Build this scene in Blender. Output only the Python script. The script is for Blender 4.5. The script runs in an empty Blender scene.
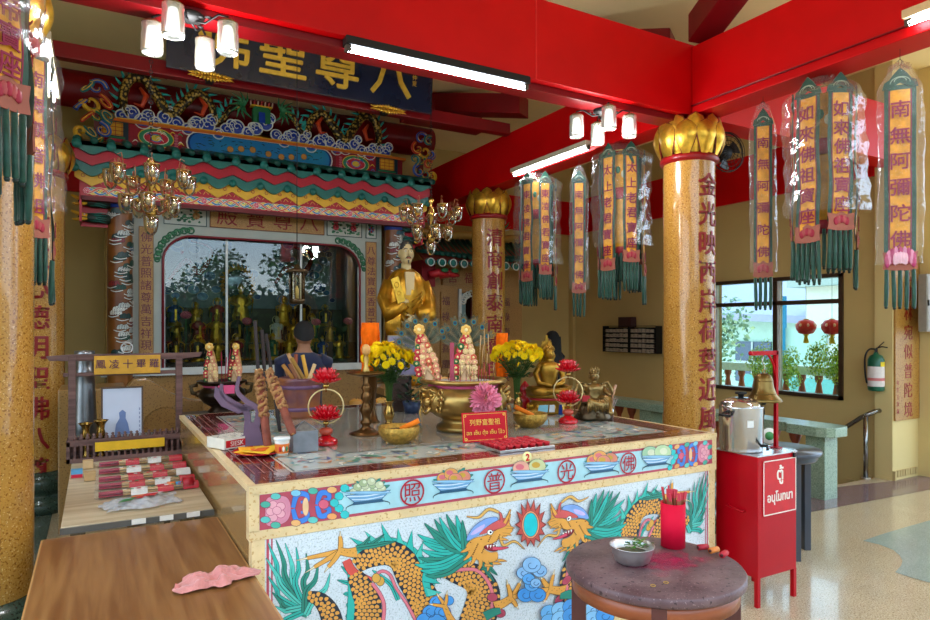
EXPO = 0.40; WSTR = 3.6; SUNE = 1.4; TUBE_E = 45; BULB_E = 2; LAMP_W = 26
import bpy, math, random
from mathutils import Vector, Matrix
PI = math.pi; TAU = 2*PI
S = bpy.context.scene
COL = S.collection
random.seed(7)

# ------------------------------------------------------------------ camera frame
FPX = 655.0; HX = 465.0; HY = 328.0; EYE = 1.6
YAW = math.atan(370/655)
FWX, FWY = math.sin(YAW), math.cos(YAW)
RTX, RTY = math.cos(YAW), -math.sin(YAW)

def at(px, py, Y=None, X=None, z=None, d=None):
    """the point of the place seen at a photograph pixel, on a given plane"""
    u = (px-HX)/FPX; v = (HY-py)/FPX
    dx = FWX+u*RTX; dy = FWY+u*RTY
    if Y is not None: d = Y/dy
    elif X is not None: d = X/dx
    elif z is not None: d = (z-EYE)/v
    return Vector((d*dx, d*dy, EYE+v*d))

# ------------------------------------------------------------------ materials
_M = {}
def lin(c):
    if isinstance(c, str):
        c = [int(c[i:i+2], 16)/255 for i in (0, 2, 4)]
    return tuple(((x/12.92) if x <= .04045 else ((x+.055)/1.055)**2.4) for x in c) + (1,)

def M(name, col=None, rough=.5, metal=0, var=.12, scale=8, bump=0, bscale=None, spec=.5, emit=None, estr=0,
      trans=0, alpha=1, coat=0, sheen=0, col2=None, speck=None, ior=1.45, sub=0):
    if name in _M: return _M[name]
    m = bpy.data.materials.new(name); m.use_nodes = True
    nt = m.node_tree; N = nt.nodes; L = nt.links
    b = N['Principled BSDF']
    b.inputs['Roughness'].default_value = rough
    b.inputs['Metallic'].default_value = metal
    b.inputs['Specular IOR Level'].default_value = spec
    b.inputs['Transmission Weight'].default_value = trans
    b.inputs['Alpha'].default_value = alpha
    b.inputs['Coat Weight'].default_value = coat
    b.inputs['IOR'].default_value = ior
    if sheen: b.inputs['Sheen Weight'].default_value = sheen
    c = lin(col)
    tc = N.new('ShaderNodeTexCoord')
    no = N.new('ShaderNodeTexNoise'); no.inputs['Scale'].default_value = scale; no.inputs['Detail'].default_value = 4
    L.new(tc.outputs['Object'], no.inputs['Vector'])
    rp = N.new('ShaderNodeValToRGB')
    rp.color_ramp.elements[0].position = .3; rp.color_ramp.elements[1].position = .7
    if col2 is None:
        rp.color_ramp.elements[0].color = tuple(max(0, x*(1-var)) for x in c[:3])+(1,)
        rp.color_ramp.elements[1].color = tuple(min(1, x*(1+var)) for x in c[:3])+(1,)
    else:
        rp.color_ramp.elements[0].color = c; rp.color_ramp.elements[1].color = lin(col2)
    L.new(no.outputs['Fac'], rp.inputs['Fac'])
    out = rp.outputs['Color']
    if speck:                                   # (colour, scale, threshold) terrazzo-like flecks
        for (sc_, ss, th) in (speck if isinstance(speck, list) else [speck]):
            n2 = N.new('ShaderNodeTexNoise'); n2.inputs['Scale'].default_value = ss; n2.inputs['Detail'].default_value = 2
            L.new(tc.outputs['Object'], n2.inputs['Vector'])
            r2 = N.new('ShaderNodeValToRGB')
            r2.color_ramp.elements[0].position = th; r2.color_ramp.elements[1].position = min(1, th+.06)
            L.new(n2.outputs['Fac'], r2.inputs['Fac'])
            mx = N.new('ShaderNodeMix'); mx.data_type = 'RGBA'
            L.new(r2.outputs['Color'], mx.inputs[0]); L.new(out, mx.inputs[6]); mx.inputs[7].default_value = lin(sc_)
            out = mx.outputs[2]
    L.new(out, b.inputs['Base Color'])
    if bump:
        n3 = N.new('ShaderNodeTexNoise'); n3.inputs['Scale'].default_value = bscale or scale*4; n3.inputs['Detail'].default_value = 3
        L.new(tc.outputs['Object'], n3.inputs['Vector'])
        bp = N.new('ShaderNodeBump'); bp.inputs['Strength'].default_value = bump; bp.inputs['Distance'].default_value = .01
        L.new(n3.outputs['Fac'], bp.inputs['Height']); L.new(bp.outputs['Normal'], b.inputs['Normal'])
    if emit:
        b.inputs['Emission Color'].default_value = lin(emit); b.inputs['Emission Strength'].default_value = estr
    _M[name] = m
    return m

def wood(name, c1, c2, rough=.35, axis=1, scale=3.0):
    if name in _M: return _M[name]
    m = M(name, c1, rough)
    nt = m.node_tree; N = nt.nodes; L = nt.links; b = N['Principled BSDF']
    tc = [n for n in N if n.type == 'TEX_COORD'][0]
    mp = N.new('ShaderNodeMapping'); s = [14, 14, 14]; s[axis] = .9
    mp.inputs['Scale'].default_value = s
    L.new(tc.outputs['Object'], mp.inputs['Vector'])
    n = N.new('ShaderNodeTexNoise'); n.inputs['Scale'].default_value = scale; n.inputs['Detail'].default_value = 6; n.inputs['Distortion'].default_value = .35
    L.new(mp.outputs['Vector'], n.inputs['Vector'])
    r = N.new('ShaderNodeValToRGB')
    r.color_ramp.elements[0].position = .35; r.color_ramp.elements[1].position = .68
    r.color_ramp.elements[0].color = lin(c1); r.color_ramp.elements[1].color = lin(c2)
    L.new(n.outputs['Fac'], r.inputs['Fac']); L.new(r.outputs['Color'], b.inputs['Base Color'])
    return m

def P(hexc, rough=.5):                          # plain painted / glazed colour, cached by value
    return M('paint '+hexc+(' %.2f' % rough), hexc, rough, var=.08, scale=20)

GOLD = M('old gold leaf', 'C9962A', .32, .85, var=.35, scale=14, bump=.25)
GOLD2 = M('bright gilt', 'D9A93A', .28, .8, var=.25, scale=25, bump=.15)
BRASS = M('tarnished brass', 'AC8A4C', .33, .9, var=.35, scale=9, bump=.1)
BRASSB = M('polished brass', 'B08A45', .22, .95, var=.2, scale=9)
BRONZE = M('dark bronze', '54442F', .38, .85, var=.4, scale=12, bump=.15)
STEEL = M('brushed steel', 'CFCFCC', .34, .9, var=.12, scale=30)
IRON = M('black iron', '1B1A1A', .45, .4)
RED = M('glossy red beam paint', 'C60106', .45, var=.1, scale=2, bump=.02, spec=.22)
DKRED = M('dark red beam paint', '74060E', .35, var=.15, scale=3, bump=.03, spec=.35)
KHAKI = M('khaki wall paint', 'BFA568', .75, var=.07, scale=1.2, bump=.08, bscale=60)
CREAM = M('cream ceiling paint', 'F2DFA8', .8, var=.05, scale=1.5, bump=.05, bscale=50)
FLOOR = M('beige terrazzo floor', 'C0AE8E', .2, var=.08, scale=3, speck=[('8A7656', 110, .56), ('E8DEC6', 150, .6)], coat=.3)
FLOORB = M('blue terrazzo inlay', '96A8A0', .16, var=.06, scale=3, speck=[('6E8580', 170, .58), ('CAD8D2', 210, .63)], coat=.3)
FLOORP = M('purple granite strip', '7C6265', .2, var=.06, scale=3, speck=[('4A3A40', 150, .55), ('B49A9A', 190, .62)], coat=.3)
FLOORG = M('grey green terrazzo', '5E6A5C', .14, var=.1, scale=2, speck=[('3C483F', 140, .58), ('8A968A', 190, .64)], coat=.3)
COLM = M('gold speckled shanghai plaster', 'BA873A', .22, var=.08, scale=4, speck=[('8A5718', 95, .57), ('E2BC78', 120, .63)], coat=.5)
GREENT = M('dark green terrazzo', '38483A', .25, var=.12, scale=5, speck=[('1E2A20', 90, .55), ('6C8268', 130, .66)], coat=.4)
GREENL = M('pale green terrazzo', '8FA58C', .3, var=.1, scale=5, speck=[('5C7460', 120, .55), ('C3D2BC', 140, .62)], coat=.3)
REDTXT = M('dark red lettering', '8C1710', .45)
GOLDTXT = M('gold lettering', 'D9B23C', .4, .35, var=.15)
GREENS = M('green satin', '0F4636', .5, var=.25, scale=30, sheen=.3, bump=.15)
YELS = M('golden satin', 'DE9A14', .45, var=.22, scale=22, sheen=.3, bump=.3, bscale=30)
REDS = M('crimson satin', 'A5182C', .5, var=.2, scale=30, sheen=.3)
MAG = M('magenta thread', '8C1440', .55)

def film(name='clear plastic film', tint=(1, 1, 1), dens=.05):
    if name in _M: return _M[name]
    m = bpy.data.materials.new(name); m.use_nodes = True
    N = m.node_tree.nodes; L = m.node_tree.links
    for n in list(N): N.remove(n)
    o = N.new('ShaderNodeOutputMaterial'); t = N.new('ShaderNodeBsdfTransparent'); t.inputs[0].default_value = (*tint, 1)
    g = N.new('ShaderNodeBsdfGlossy'); g.inputs['Roughness'].default_value = .22; g.inputs[0].default_value = (.9, .9, .9, 1)
    di = N.new('ShaderNodeBsdfDiffuse'); di.inputs[0].default_value = (.8, .8, .78, 1)
    fr = N.new('ShaderNodeFresnel'); fr.inputs[0].default_value = 1.45
    tc = N.new('ShaderNodeTexCoord'); no = N.new('ShaderNodeTexNoise'); no.inputs['Scale'].default_value = 9; no.inputs['Detail'].default_value = 2
    bp = N.new('ShaderNodeBump'); bp.inputs['Strength'].default_value = .7; bp.inputs['Distance'].default_value = .04
    L.new(tc.outputs['Object'], no.inputs['Vector']); L.new(no.outputs['Fac'], bp.inputs['Height'])
    L.new(bp.outputs['Normal'], g.inputs['Normal']); L.new(bp.outputs['Normal'], fr.inputs['Normal'])
    m1 = N.new('ShaderNodeMixShader'); m1.inputs[0].default_value = dens
    m2 = N.new('ShaderNodeMixShader')
    L.new(t.outputs[0], m1.inputs[1]); L.new(di.outputs[0], m1.inputs[2])
    mm = N.new('ShaderNodeMath'); mm.operation = 'MULTIPLY'; mm.inputs[1].default_value = .2; L.new(fr.outputs[0], mm.inputs[0]); L.new(mm.outputs[0], m2.inputs[0]); L.new(m1.outputs[0], m2.inputs[1]); L.new(g.outputs[0], m2.inputs[2])
    L.new(m2.outputs[0], o.inputs[0])
    _M[name] = m
    return m
FILM = film()

def pane(name, tint, refl=1.0, rough=.01):
    """thin architectural glass: transparent with a Fresnel mirror reflection"""
    m = bpy.data.materials.new(name); m.use_nodes = True
    N = m.node_tree.nodes; L = m.node_tree.links
    for n in list(N): N.remove(n)
    o = N.new('ShaderNodeOutputMaterial'); t = N.new('ShaderNodeBsdfTransparent'); t.inputs[0].default_value = (*tint, 1)
    g = N.new('ShaderNodeBsdfGlossy'); g.inputs['Roughness'].default_value = rough
    fr = N.new('ShaderNodeFresnel'); fr.inputs[0].default_value = 1.5
    tc = N.new('ShaderNodeTexCoord'); no = N.new('ShaderNodeTexNoise'); no.inputs['Scale'].default_value = 2
    mt = N.new('ShaderNodeMath'); mt.operation = 'MULTIPLY'; mt.inputs[1].default_value = refl; mt.use_clamp = True
    m2 = N.new('ShaderNodeMixShader')
    L.new(fr.outputs[0], mt.inputs[0]); L.new(mt.outputs[0], m2.inputs[0])
    L.new(t.outputs[0], m2.inputs[1]); L.new(g.outputs[0], m2.inputs[2]); L.new(m2.outputs[0], o.inputs[0])
    _M[name] = m
    return m

def scalemat(name, c1, c2, sc):
    m = M(name, c1, .4, .3); nt = m.node_tree; N = nt.nodes; L = nt.links; b = N['Principled BSDF']
    tc = [n for n in N if n.type == 'TEX_COORD'][0]
    v = N.new('ShaderNodeTexVoronoi'); v.inputs['Scale'].default_value = sc; L.new(tc.outputs['Object'], v.inputs['Vector'])
    r = N.new('ShaderNodeValToRGB'); r.color_ramp.elements[0].position = .32; r.color_ramp.elements[1].position = .55
    r.color_ramp.elements[0].color = lin(c1); r.color_ramp.elements[1].color = lin(c2)
    L.new(v.outputs['Distance'], r.inputs['Fac']); L.new(r.outputs['Color'], b.inputs['Base Color'])
    return m

# ------------------------------------------------------------------ mesh builder
class MB:
    def __init__(s):
        s.v = []; s.f = []; s.mi = []; s.sm = []; s.mats = []; s.T = Matrix()
    def add(s, vs, fs, m, smooth=False):
        if m not in s.mats: s.mats.append(m)
        k = s.mats.index(m); n = len(s.v)
        T = s.T
        s.v += [T @ Vector(p) for p in vs]
        for f in fs: s.f.append([n+i for i in f]); s.mi.append(k); s.sm.append(smooth)
        return s
    def box(s, x0, x1, y0, y1, z0, z1, m):
        v = [(x0,y0,z0),(x1,y0,z0),(x1,y1,z0),(x0,y1,z0),(x0,y0,z1),(x1,y0,z1),(x1,y1,z1),(x0,y1,z1)]
        return s.add(v, [(0,3,2,1),(4,5,6,7),(0,1,5,4),(1,2,6,5),(2,3,7,6),(3,0,4,7)], m)
    def cbox(s, c, sx, sy, sz, m):
        return s.box(c[0]-sx/2, c[0]+sx/2, c[1]-sy/2, c[1]+sy/2, c[2]-sz/2, c[2]+sz/2, m)
    def lathe(s, prof, m, n=24, c=(0,0,0), sy=1.0, smooth=True, axis='z', ang=None, wob=None):
        vs = []; fs = []; k = len(prof); A = ang or TAU
        cols = n if ang is None else n+1
        for j in range(cols):
            a = A*j/n
            for i, (r, z) in enumerate(prof):
                rr = r*(wob(a, i/(k-1), z) if wob else 1)
                x, y = rr*math.cos(a), rr*math.sin(a)*sy
                if axis == 'z': p = (x, y, z)
                elif axis == 'y': p = (x, z, y)
                else: p = (z, x, y)
                vs.append((p[0]+c[0], p[1]+c[1], p[2]+c[2]))
        for j in range(n):
            j2 = (j+1) % n if ang is None else j+1
            for i in range(k-1):
                a, b, c_, d = j*k+i, j2*k+i, j2*k+i+1, j*k+i+1
                if prof[i][0] < 1e-6: fs.append((a, c_, d))
                elif prof[i+1][0] < 1e-6: fs.append((a, b, d))
                else: fs.append((a, b, c_, d))
        return s.add(vs, fs, m, smooth)
    def ball(s, c, r, m, n=12, smooth=True):
        if not hasattr(r, '__len__'): r = (r, r, r)
        k = max(4, n//2); vs = [(c[0], c[1], c[2]-r[2])]; fs = []
        for i in range(1, k):
            t = -PI/2+PI*i/k
            for j in range(n):
                a = TAU*j/n
                vs.append((c[0]+r[0]*math.cos(t)*math.cos(a), c[1]+r[1]*math.cos(t)*math.sin(a), c[2]+r[2]*math.sin(t)))
        vs.append((c[0], c[1], c[2]+r[2])); top = len(vs)-1
        for j in range(n):
            j2 = (j+1) % n
            fs.append((0, 1+j2, 1+j)); fs.append((top, top-n+j, top-n+j2))
            for i in range(k-2): fs.append((1+i*n+j, 1+i*n+j2, 1+(i+1)*n+j2, 1+(i+1)*n+j))
        return s.add(vs, fs, m, smooth)
    def tube(s, pts, r, m, n=8, smooth=True, flat=1.0, up=None):
        pts = [Vector(p) for p in pts]; k = len(pts); vs = []; fs = []
        rr = r if hasattr(r, '__len__') else [r]*k
        t0 = (pts[1]-pts[0]).normalized()
        u = Vector(up) if up else (Vector((0,0,1)) if abs(t0.z) < .9 else Vector((1,0,0)))
        for i in range(k):
            t = (pts[min(i+1,k-1)]-pts[max(i-1,0)]).normalized()
            u = (u-t*u.dot(t)).normalized(); w = t.cross(u)
            for j in range(n):
                a = TAU*j/n
                vs.append(pts[i]+(w*math.cos(a)+u*math.sin(a)*flat)*rr[i])
        for i in range(k-1):
            for j in range(n):
                j2 = (j+1) % n
                fs.append((i*n+j, i*n+j2, (i+1)*n+j2, (i+1)*n+j))
        fs.append(tuple(range(n-1, -1, -1))); fs.append(tuple((k-1)*n+j for j in range(n)))
        return s.add(vs, fs, m, smooth)
    def cyl(s, a, b, r, m, n=16): return s.tube([a, b], r, m, n)
    def prism(s, poly, d0, d1, m, ax='y', smooth=False):
        """poly in the plane across axis ax, extruded d0..d1 ('y': (x,z); 'z': (x,y); 'x': (y,z))"""
        f = {'y': lambda p, d: (p[0], d, p[1]), 'z': lambda p, d: (p[0], p[1], d), 'x': lambda p, d: (d, p[0], p[1])}[ax]
        n = len(poly)
        vs = [f(p, d0) for p in poly]+[f(p, d1) for p in poly]
        fs = [tuple(range(n)), tuple(range(2*n-1, n-1, -1))]
        for i in range(n):
            j = (i+1) % n
            fs.append((i, i+n, j+n, j))
        return s.add(vs, fs, m, smooth)
    def torus(s, R_, r, m, c=(0,0,0), ax='z', n=28, k=8):
        pts = []
        vs = []; fs = []
        for i in range(n):
            a = TAU*i/n
            for j in range(k):
                b = TAU*j/k
                q = (R_+r*math.cos(b)); x, y, z = q*math.cos(a), q*math.sin(a), r*math.sin(b)
                p = {'z': (x,y,z), 'y': (x,z,y), 'x': (z,x,y)}[ax]
                vs.append((p[0]+c[0], p[1]+c[1], p[2]+c[2]))
        for i in range(n):
            for j in range(k):
                i2 = (i+1) % n; j2 = (j+1) % k
                fs.append((i*k+j, i2*k+j, i2*k+j2, i*k+j2))
        return s.add(vs, fs, m, True)
    def surf(s, fn, nu, nv, m, smooth=True):
        vs = [fn(i/nu, j/nv) for i in range(nu+1) for j in range(nv+1)]
        fs = [(i*(nv+1)+j, (i+1)*(nv+1)+j, (i+1)*(nv+1)+j+1, i*(nv+1)+j+1) for i in range(nu) for j in range(nv)]
        return s.add(vs, fs, m, smooth)
    def text(s, body, h, m, T, depth=.004, bend=None, squash=1.0, bold=0):
        """lettering, centred on T's origin, in T's xy plane, raised along z"""
        V, F = glyphs(body)
        for k_, (ox, oy) in enumerate([(bold, bold*.4), (-bold, -bold*.4), (-bold*.4, bold), (bold*.4, -bold)] if bold else [(0, 0)]):
            vs = []
            for (x, y, z) in V:
                p = Vector(((x+ox)*h*squash, (y+oy)*h, z*depth+k_*.0002))
                vs.append(bend(p) if bend else T @ p)
            s.add(vs, F, m)
        return s
    def build(s, name, parent=None, loc=None, bevel=0, sub=0, solid=0, seg=2):
        me = bpy.data.meshes.new(name)
        me.from_pydata([tuple(v) for v in s.v], [], s.f)
        for m in s.mats: me.materials.append(m)
        me.polygons.foreach_set('material_index', s.mi); me.polygons.foreach_set('use_smooth', s.sm)
        me.update()
        o = bpy.data.objects.new(name, me); COL.objects.link(o)
        if parent: o.parent = parent
        if loc is not None: o.location = loc
        if solid:
            q = o.modifiers.new('Solidify', 'SOLIDIFY'); q.thickness = solid; q.offset = 0
        if bevel:
            q = o.modifiers.new('Bevel', 'BEVEL'); q.width = bevel; q.segments = seg; q.limit_method = 'ANGLE'; q.angle_limit = .7
        if sub:
            q = o.modifiers.new('Subsurf', 'SUBSURF'); q.levels = sub; q.render_levels = sub
        return o

_G = {}
def glyphs(body):
    if body in _G: return _G[body]
    c = bpy.data.curves.new('lettering', 'FONT'); c.body = body; c.resolution_u = 2; c.extrude = .5; c.offset = 0; c.resolution_u = 3
    o = bpy.data.objects.new('lettering', c); COL.objects.link(o)
    dg = bpy.context.evaluated_depsgraph_get()
    me = bpy.data.meshes.new_from_object(o.evaluated_get(dg))
    V = [tuple(v.co) for v in me.vertices]; F = [tuple(p.vertices) for p in me.polygons]
    bpy.data.objects.remove(o); bpy.data.curves.remove(c); bpy.data.meshes.remove(me)
    xs = [v[0] for v in V]; ys = [v[1] for v in V]
    cx, cy = (min(xs)+max(xs))/2, (min(ys)+max(ys))/2; hh = max(ys)-min(ys)
    if len(body) == 1 and ord(body) > 0x2E80: hh = .92
    V = [((x-cx)/hh, (y-cy)/hh, z+.5) for (x, y, z) in V]
    _G[body] = (V, F)
    return _G[body]

def face(x, y, z, ang=0):
    """plane frame whose xy plane stands upright; ang=0 looks towards -Y, turns about Z"""
    return Matrix.Translation((x, y, z)) @ Matrix.Rotation(ang, 4, 'Z') @ Matrix(((1,0,0,0),(0,0,-1,0),(0,1,0,0),(0,0,0,1)))

def frame(o, label, cat, group=None):
    o['label'] = label; o['category'] = cat
    if group: o['group'] = group
    return o
def thing(name, label, cat, loc=(0,0,0), rz=0, group=None, rot=None):
    o = bpy.data.objects.new(name, None); COL.objects.link(o)
    o.empty_display_size = .1
    o.location = loc; o.rotation_euler = rot or (0, 0, rz)
    return frame(o, label, cat, group)
def tag(o, label, cat, group=None, kind=None):
    frame(o, label, cat, group)
    if kind: o['kind'] = kind
    return o
def struct(o):
    o['kind'] = 'structure'; return o
def dup(src, loc=None, rz=None, label=None, group=None, scale=None, rot=None):
    """copy a thing, its parts and their sub-parts"""
    def rec(o, par):
        c = o.copy(); COL.objects.link(c); c.parent = par
        for ch in kids.get(o.name, []): rec(ch, c)
        return c
    kids = {}
    for o in COL.objects:
        if o.parent: kids.setdefault(o.parent.name, []).append(o)
    r = rec(src, None)
    if loc is not None: r.location = loc
    if rz is not None: r.rotation_euler = (0, 0, rz)
    if rot is not None: r.rotation_euler = rot
    if scale is not None: r.scale = (scale,)*3 if not hasattr(scale, '__len__') else scale
    if label: r['label'] = label
    if group: r['group'] = group
    return r
# ================================================================== camera, light
cam = bpy.data.cameras.new('camera'); co = bpy.data.objects.new('camera', cam); COL.objects.link(co)
co.location = (0, 0, EYE); co.rotation_euler = (PI/2, 0, -YAW)
cam.sensor_width = 36; cam.lens = FPX/930*36; cam.shift_y = (HY-310)/930; cam.clip_start = .02; cam.clip_end = 300
S.camera = co
S.view_settings.view_transform = 'Standard'; S.view_settings.look = 'None'; S.view_settings.gamma = 1
S.view_settings.use_curve_mapping = False; S.view_settings.exposure = EXPO
S.cycles.use_denoising = True
S.cycles.max_bounces = 10; S.cycles.transparent_max_bounces = 16; S.cycles.glossy_bounces = 4; S.cycles.diffuse_bounces = 6
S.cycles.sample_clamp_indirect = 6; S.cycles.caustics_reflective = False; S.cycles.caustics_refractive = False

w = bpy.data.worlds.new('daylight'); S.world = w; w.use_nodes = True
N = w.node_tree.nodes; L = w.node_tree.links
bg = N['Background']
tc = N.new('ShaderNodeTexCoord'); sx = N.new('ShaderNodeSeparateXYZ'); L.new(tc.outputs['Generated'], sx.inputs[0])
rp = N.new('ShaderNodeValToRGB'); e = rp.color_ramp.elements
e[0].position = .0; e[0].color = (.62, .58, .5, 1)
e[1].position = .56; e[1].color = (.62, .80, 1.0, 1)
k = e.new(.5); k.color = (.95, .98, 1.0, 1)
mr = N.new('ShaderNodeMapRange'); mr.inputs[1].default_value = -1; mr.inputs[2].default_value = 1
L.new(sx.outputs['Z'], mr.inputs[0]); L.new(mr.outputs[0], rp.inputs['Fac']); L.new(rp.outputs['Color'], bg.inputs['Color'])
bg.inputs['Strength'].default_value = WSTR

sl = bpy.data.lights.new('sun', 'SUN'); sl.energy = SUNE; sl.angle = .02; sl.color = (1, .95, .86)
so = bpy.data.objects.new('sun', sl); COL.objects.link(so); so.rotation_euler = (math.radians(28), math.radians(-12), 0)

# ================================================================== room shell
CZ = 4.4
mb = MB()                                         # floor with the stairwell opening left out
def flat(poly, z, m, mb_=None):
    (mb_ or mb).add([(p[0], p[1], z) for p in poly], [tuple(range(len(poly)))], m)
mb.box(-8, 6.12, -6, 9.3, -.14, 0, FLOOR); mb.box(6.12, 14, -6, 3.95, -.14, 0, FLOOR)
g = lambda x, y: at(x, y, z=0)
blue = [g(863,541)]+[g(*q) for q in [(880,535),(905,527.5),(930,520.5),(1050,500),(1200,560),(1060,620),(930,583),(912,578),(895,572.5),(901,566),(902.5,561),(900,556),(893,550),(880,545)]]
flat(blue, .002, FLOORB)
flat([(4.9, 3.5), (9, 3.28), (9, 3.76), (7.25, 3.76), (6.12, 3.95), (4.9, 3.8)], .0025, FLOORP)
flat([(-8, -6), (-.32, -6), (-.32, 9.3), (-8, 9.3)], .003, FLOORG)
f = struct(mb.build('floor'))

mb = MB(); mb.box(-3, 9.5, -1.6, 9.4, CZ, CZ+.2, CREAM); struct(mb.build('ceiling'))

mb = MB(); mb.box(-3, 7.5, 9.12, 9.35, -2.2, CZ, KHAKI); mb.box(-3, 7.3, 9.08, 9.12, 3.23, 3.8, RED)
for x in (-.95, .47, 5.85): mb.box(x, x+.16, 9.04, 9.12, 0, 3.23, KHAKI)
struct(mb.build('wall_back'))
mb = MB(); mb.box(-3.2, -3, 4.0, 9.35, 0, CZ, KHAKI); struct(mb.build('wall_left'))
mb = MB(); mb.box(-3, 7.3, 9.05, 9.12, 0, .12, M('brown skirting', '5B3222', .4)); struct(mb.build('baseboard_back'))

# right wall (x = 7.3) with a window opening, running down beside the stairs
WY0, WY1, WZ0, WZ1 = 4.30, 6.10, .79, 2.22
mb = MB(); X0, X1 = 7.3, 7.5
mb.box(X0, X1, 3.95, WY0, -2.2, CZ, KHAKI); mb.box(X0, X1, WY1, 9.35, -2.2, CZ, KHAKI)
mb.box(X0, X1, WY0, WY1, -2.2, WZ0, KHAKI); mb.box(X0, X1, WY0, WY1, WZ1, CZ, KHAKI)
mb.box(7.26, 7.3, 3.95, 9.12, 3.23, 3.8, RED)
mb.box(7.24, 7.3, 9.0, 9.12, 0, 3.23, KHAKI)
for i in range(18):                               # zigzag trim of the skirting following the stairs
    y = 4.0+i*.17; z = -.02-i*.085
    mb.box(7.285, 7.3, y, y+.1, z-.02, z+.03, M('worn plaster edge', 'B79F68', .8))
struct(mb.build('wall_right'))
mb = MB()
mb.box(7.27, 14, 3.77, 3.95, -.1, CZ, CREAM if False else M('sunlit cream wall paint', 'D2BC80', .7, var=.05, scale=1.3, bump=.08, bscale=60))  # the wall's own even cream colour
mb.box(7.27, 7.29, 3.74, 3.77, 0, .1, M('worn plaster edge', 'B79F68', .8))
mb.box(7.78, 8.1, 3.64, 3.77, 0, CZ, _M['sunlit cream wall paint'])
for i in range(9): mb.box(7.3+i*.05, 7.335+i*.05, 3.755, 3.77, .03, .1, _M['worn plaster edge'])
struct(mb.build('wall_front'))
# stairwell sides and steps
mb = MB()
mb.box(6.0, 6.12, 3.9, 9.1, -2.2, -.14, KHAKI); mb.box(6.12, 7.3, 3.83, 3.95, -2.2, -.14, KHAKI)
for i in range(12): mb.box(6.12, 7.3, 3.95+.28*i, 4.23+.28*i, -2.2, -.17*(i+1), FLOORP)
struct(mb.build('trim_6'))

# window
WF = M('bronze anodised window frame', '4C3A2B', .35, .5); WG = pane('window glass', (.86, .95, .95), .8)
win = thing('window_1', 'x', 'window', (7.3, 0, 0)); del win['label']; del win['category']; struct(win)
mb = MB(); t = .045
mb.box(-.03, .1, WY0, WY1, WZ0, WZ0+t, WF); mb.box(-.03, .1, WY0, WY1, WZ1-t, WZ1, WF)
mb.box(-.03, .1, WY0, WY0+t, WZ0, WZ1, WF); mb.box(-.03, .1, WY1-t, WY1, WZ0, WZ1, WF)
mb.box(-.02, .08, WY0, WY1, 1.88, 1.93, WF); ym = 5.12; mb.box(-.02, .08, ym, ym+.05, WZ0, WZ1, WF)
mb.build('window_frame', win)
mb = MB(); WHF = M('white sash edge', 'D7DEDC', .4)
for (a, b) in ((WY0+t, ym), (ym+.05, WY1-t)):
    for (c, d) in ((WZ0+t, 1.88), (1.93, WZ1-t)):
        mb.box(.0, .05, b-.035, b, c, d, WHF); mb.box(0, .05, a, a+.012, c, d, WHF)
mb.build('sash', win)
for (a, b) in ((WY0+t, ym), (ym+.05, WY1-t)):
    for (c, d) in ((WZ0+t, 1.88), (1.93, WZ1-t)):
        mb = MB(); mb.box(.02, .026, a, b, c, d, WG); mb.build('pane', win)

# ------------------------------------------------------------------ beams
def beam(n, fn):
    mb = MB(); fn(mb); struct(mb.build('trim_%d' % n, bevel=.008))
def b1(mb):                                        # great cross beam over the altar, with a ledge strip
    mb.box(-.62, 7.3, 3.66, 3.90, 3.30, 3.86, RED)
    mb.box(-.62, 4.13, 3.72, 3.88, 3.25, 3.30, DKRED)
    mb.box(2.62, 2.63, 3.655, 3.66, 3.3, 3.86, P('D8201C'))
beam(1, b1)
def b2(mb):                                        # long beam over the right row of columns
    mb.box(4.14, 4.40, -1.6, 3.655, 3.30, 3.84, RED); mb.box(4.14, 4.40, 3.905, 9.08, 3.30, 3.84, RED)
    mb.box(4.12, 4.14, -1.6, 3.65, 3.36, 3.37, DKRED)
beam(2, b2)
beam(3, lambda mb: mb.box(-.58, -.33, -1.6, 3.655, 3.30, 3.84, RED) or mb.box(-.58, -.33, 3.905, 9.08, 3.30, 3.84, RED))
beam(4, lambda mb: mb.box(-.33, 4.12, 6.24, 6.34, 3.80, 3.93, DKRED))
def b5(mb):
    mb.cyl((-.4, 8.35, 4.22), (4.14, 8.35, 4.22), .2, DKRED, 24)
    mb.box(3.1, 4.14, 6.9, 7.05, 4.0, 4.3, DKRED)
beam(5, b5)
def b7(mb):                                        # hip rafters and purlins under the ceiling
    for (a, b) in (((4.2, 3.62, 3.86), (3.98, 2.5, 4.38)), ((4.3, 4.0, 3.9), (2.9, 6.2, 4.38)), ((4.14, 6.0, 3.95), (3.0, 8.0, 4.38))):
        a = Vector(a); b = Vector(b); u = (b-a).normalized(); s_ = u.cross(Vector((0,0,1))).normalized()*.12; h = Vector((0,0,.22))
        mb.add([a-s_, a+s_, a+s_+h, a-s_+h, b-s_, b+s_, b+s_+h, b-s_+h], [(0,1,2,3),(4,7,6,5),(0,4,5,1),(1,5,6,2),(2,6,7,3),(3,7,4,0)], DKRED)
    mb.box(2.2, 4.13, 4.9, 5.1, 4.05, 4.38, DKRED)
beam(7, b7)

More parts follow.
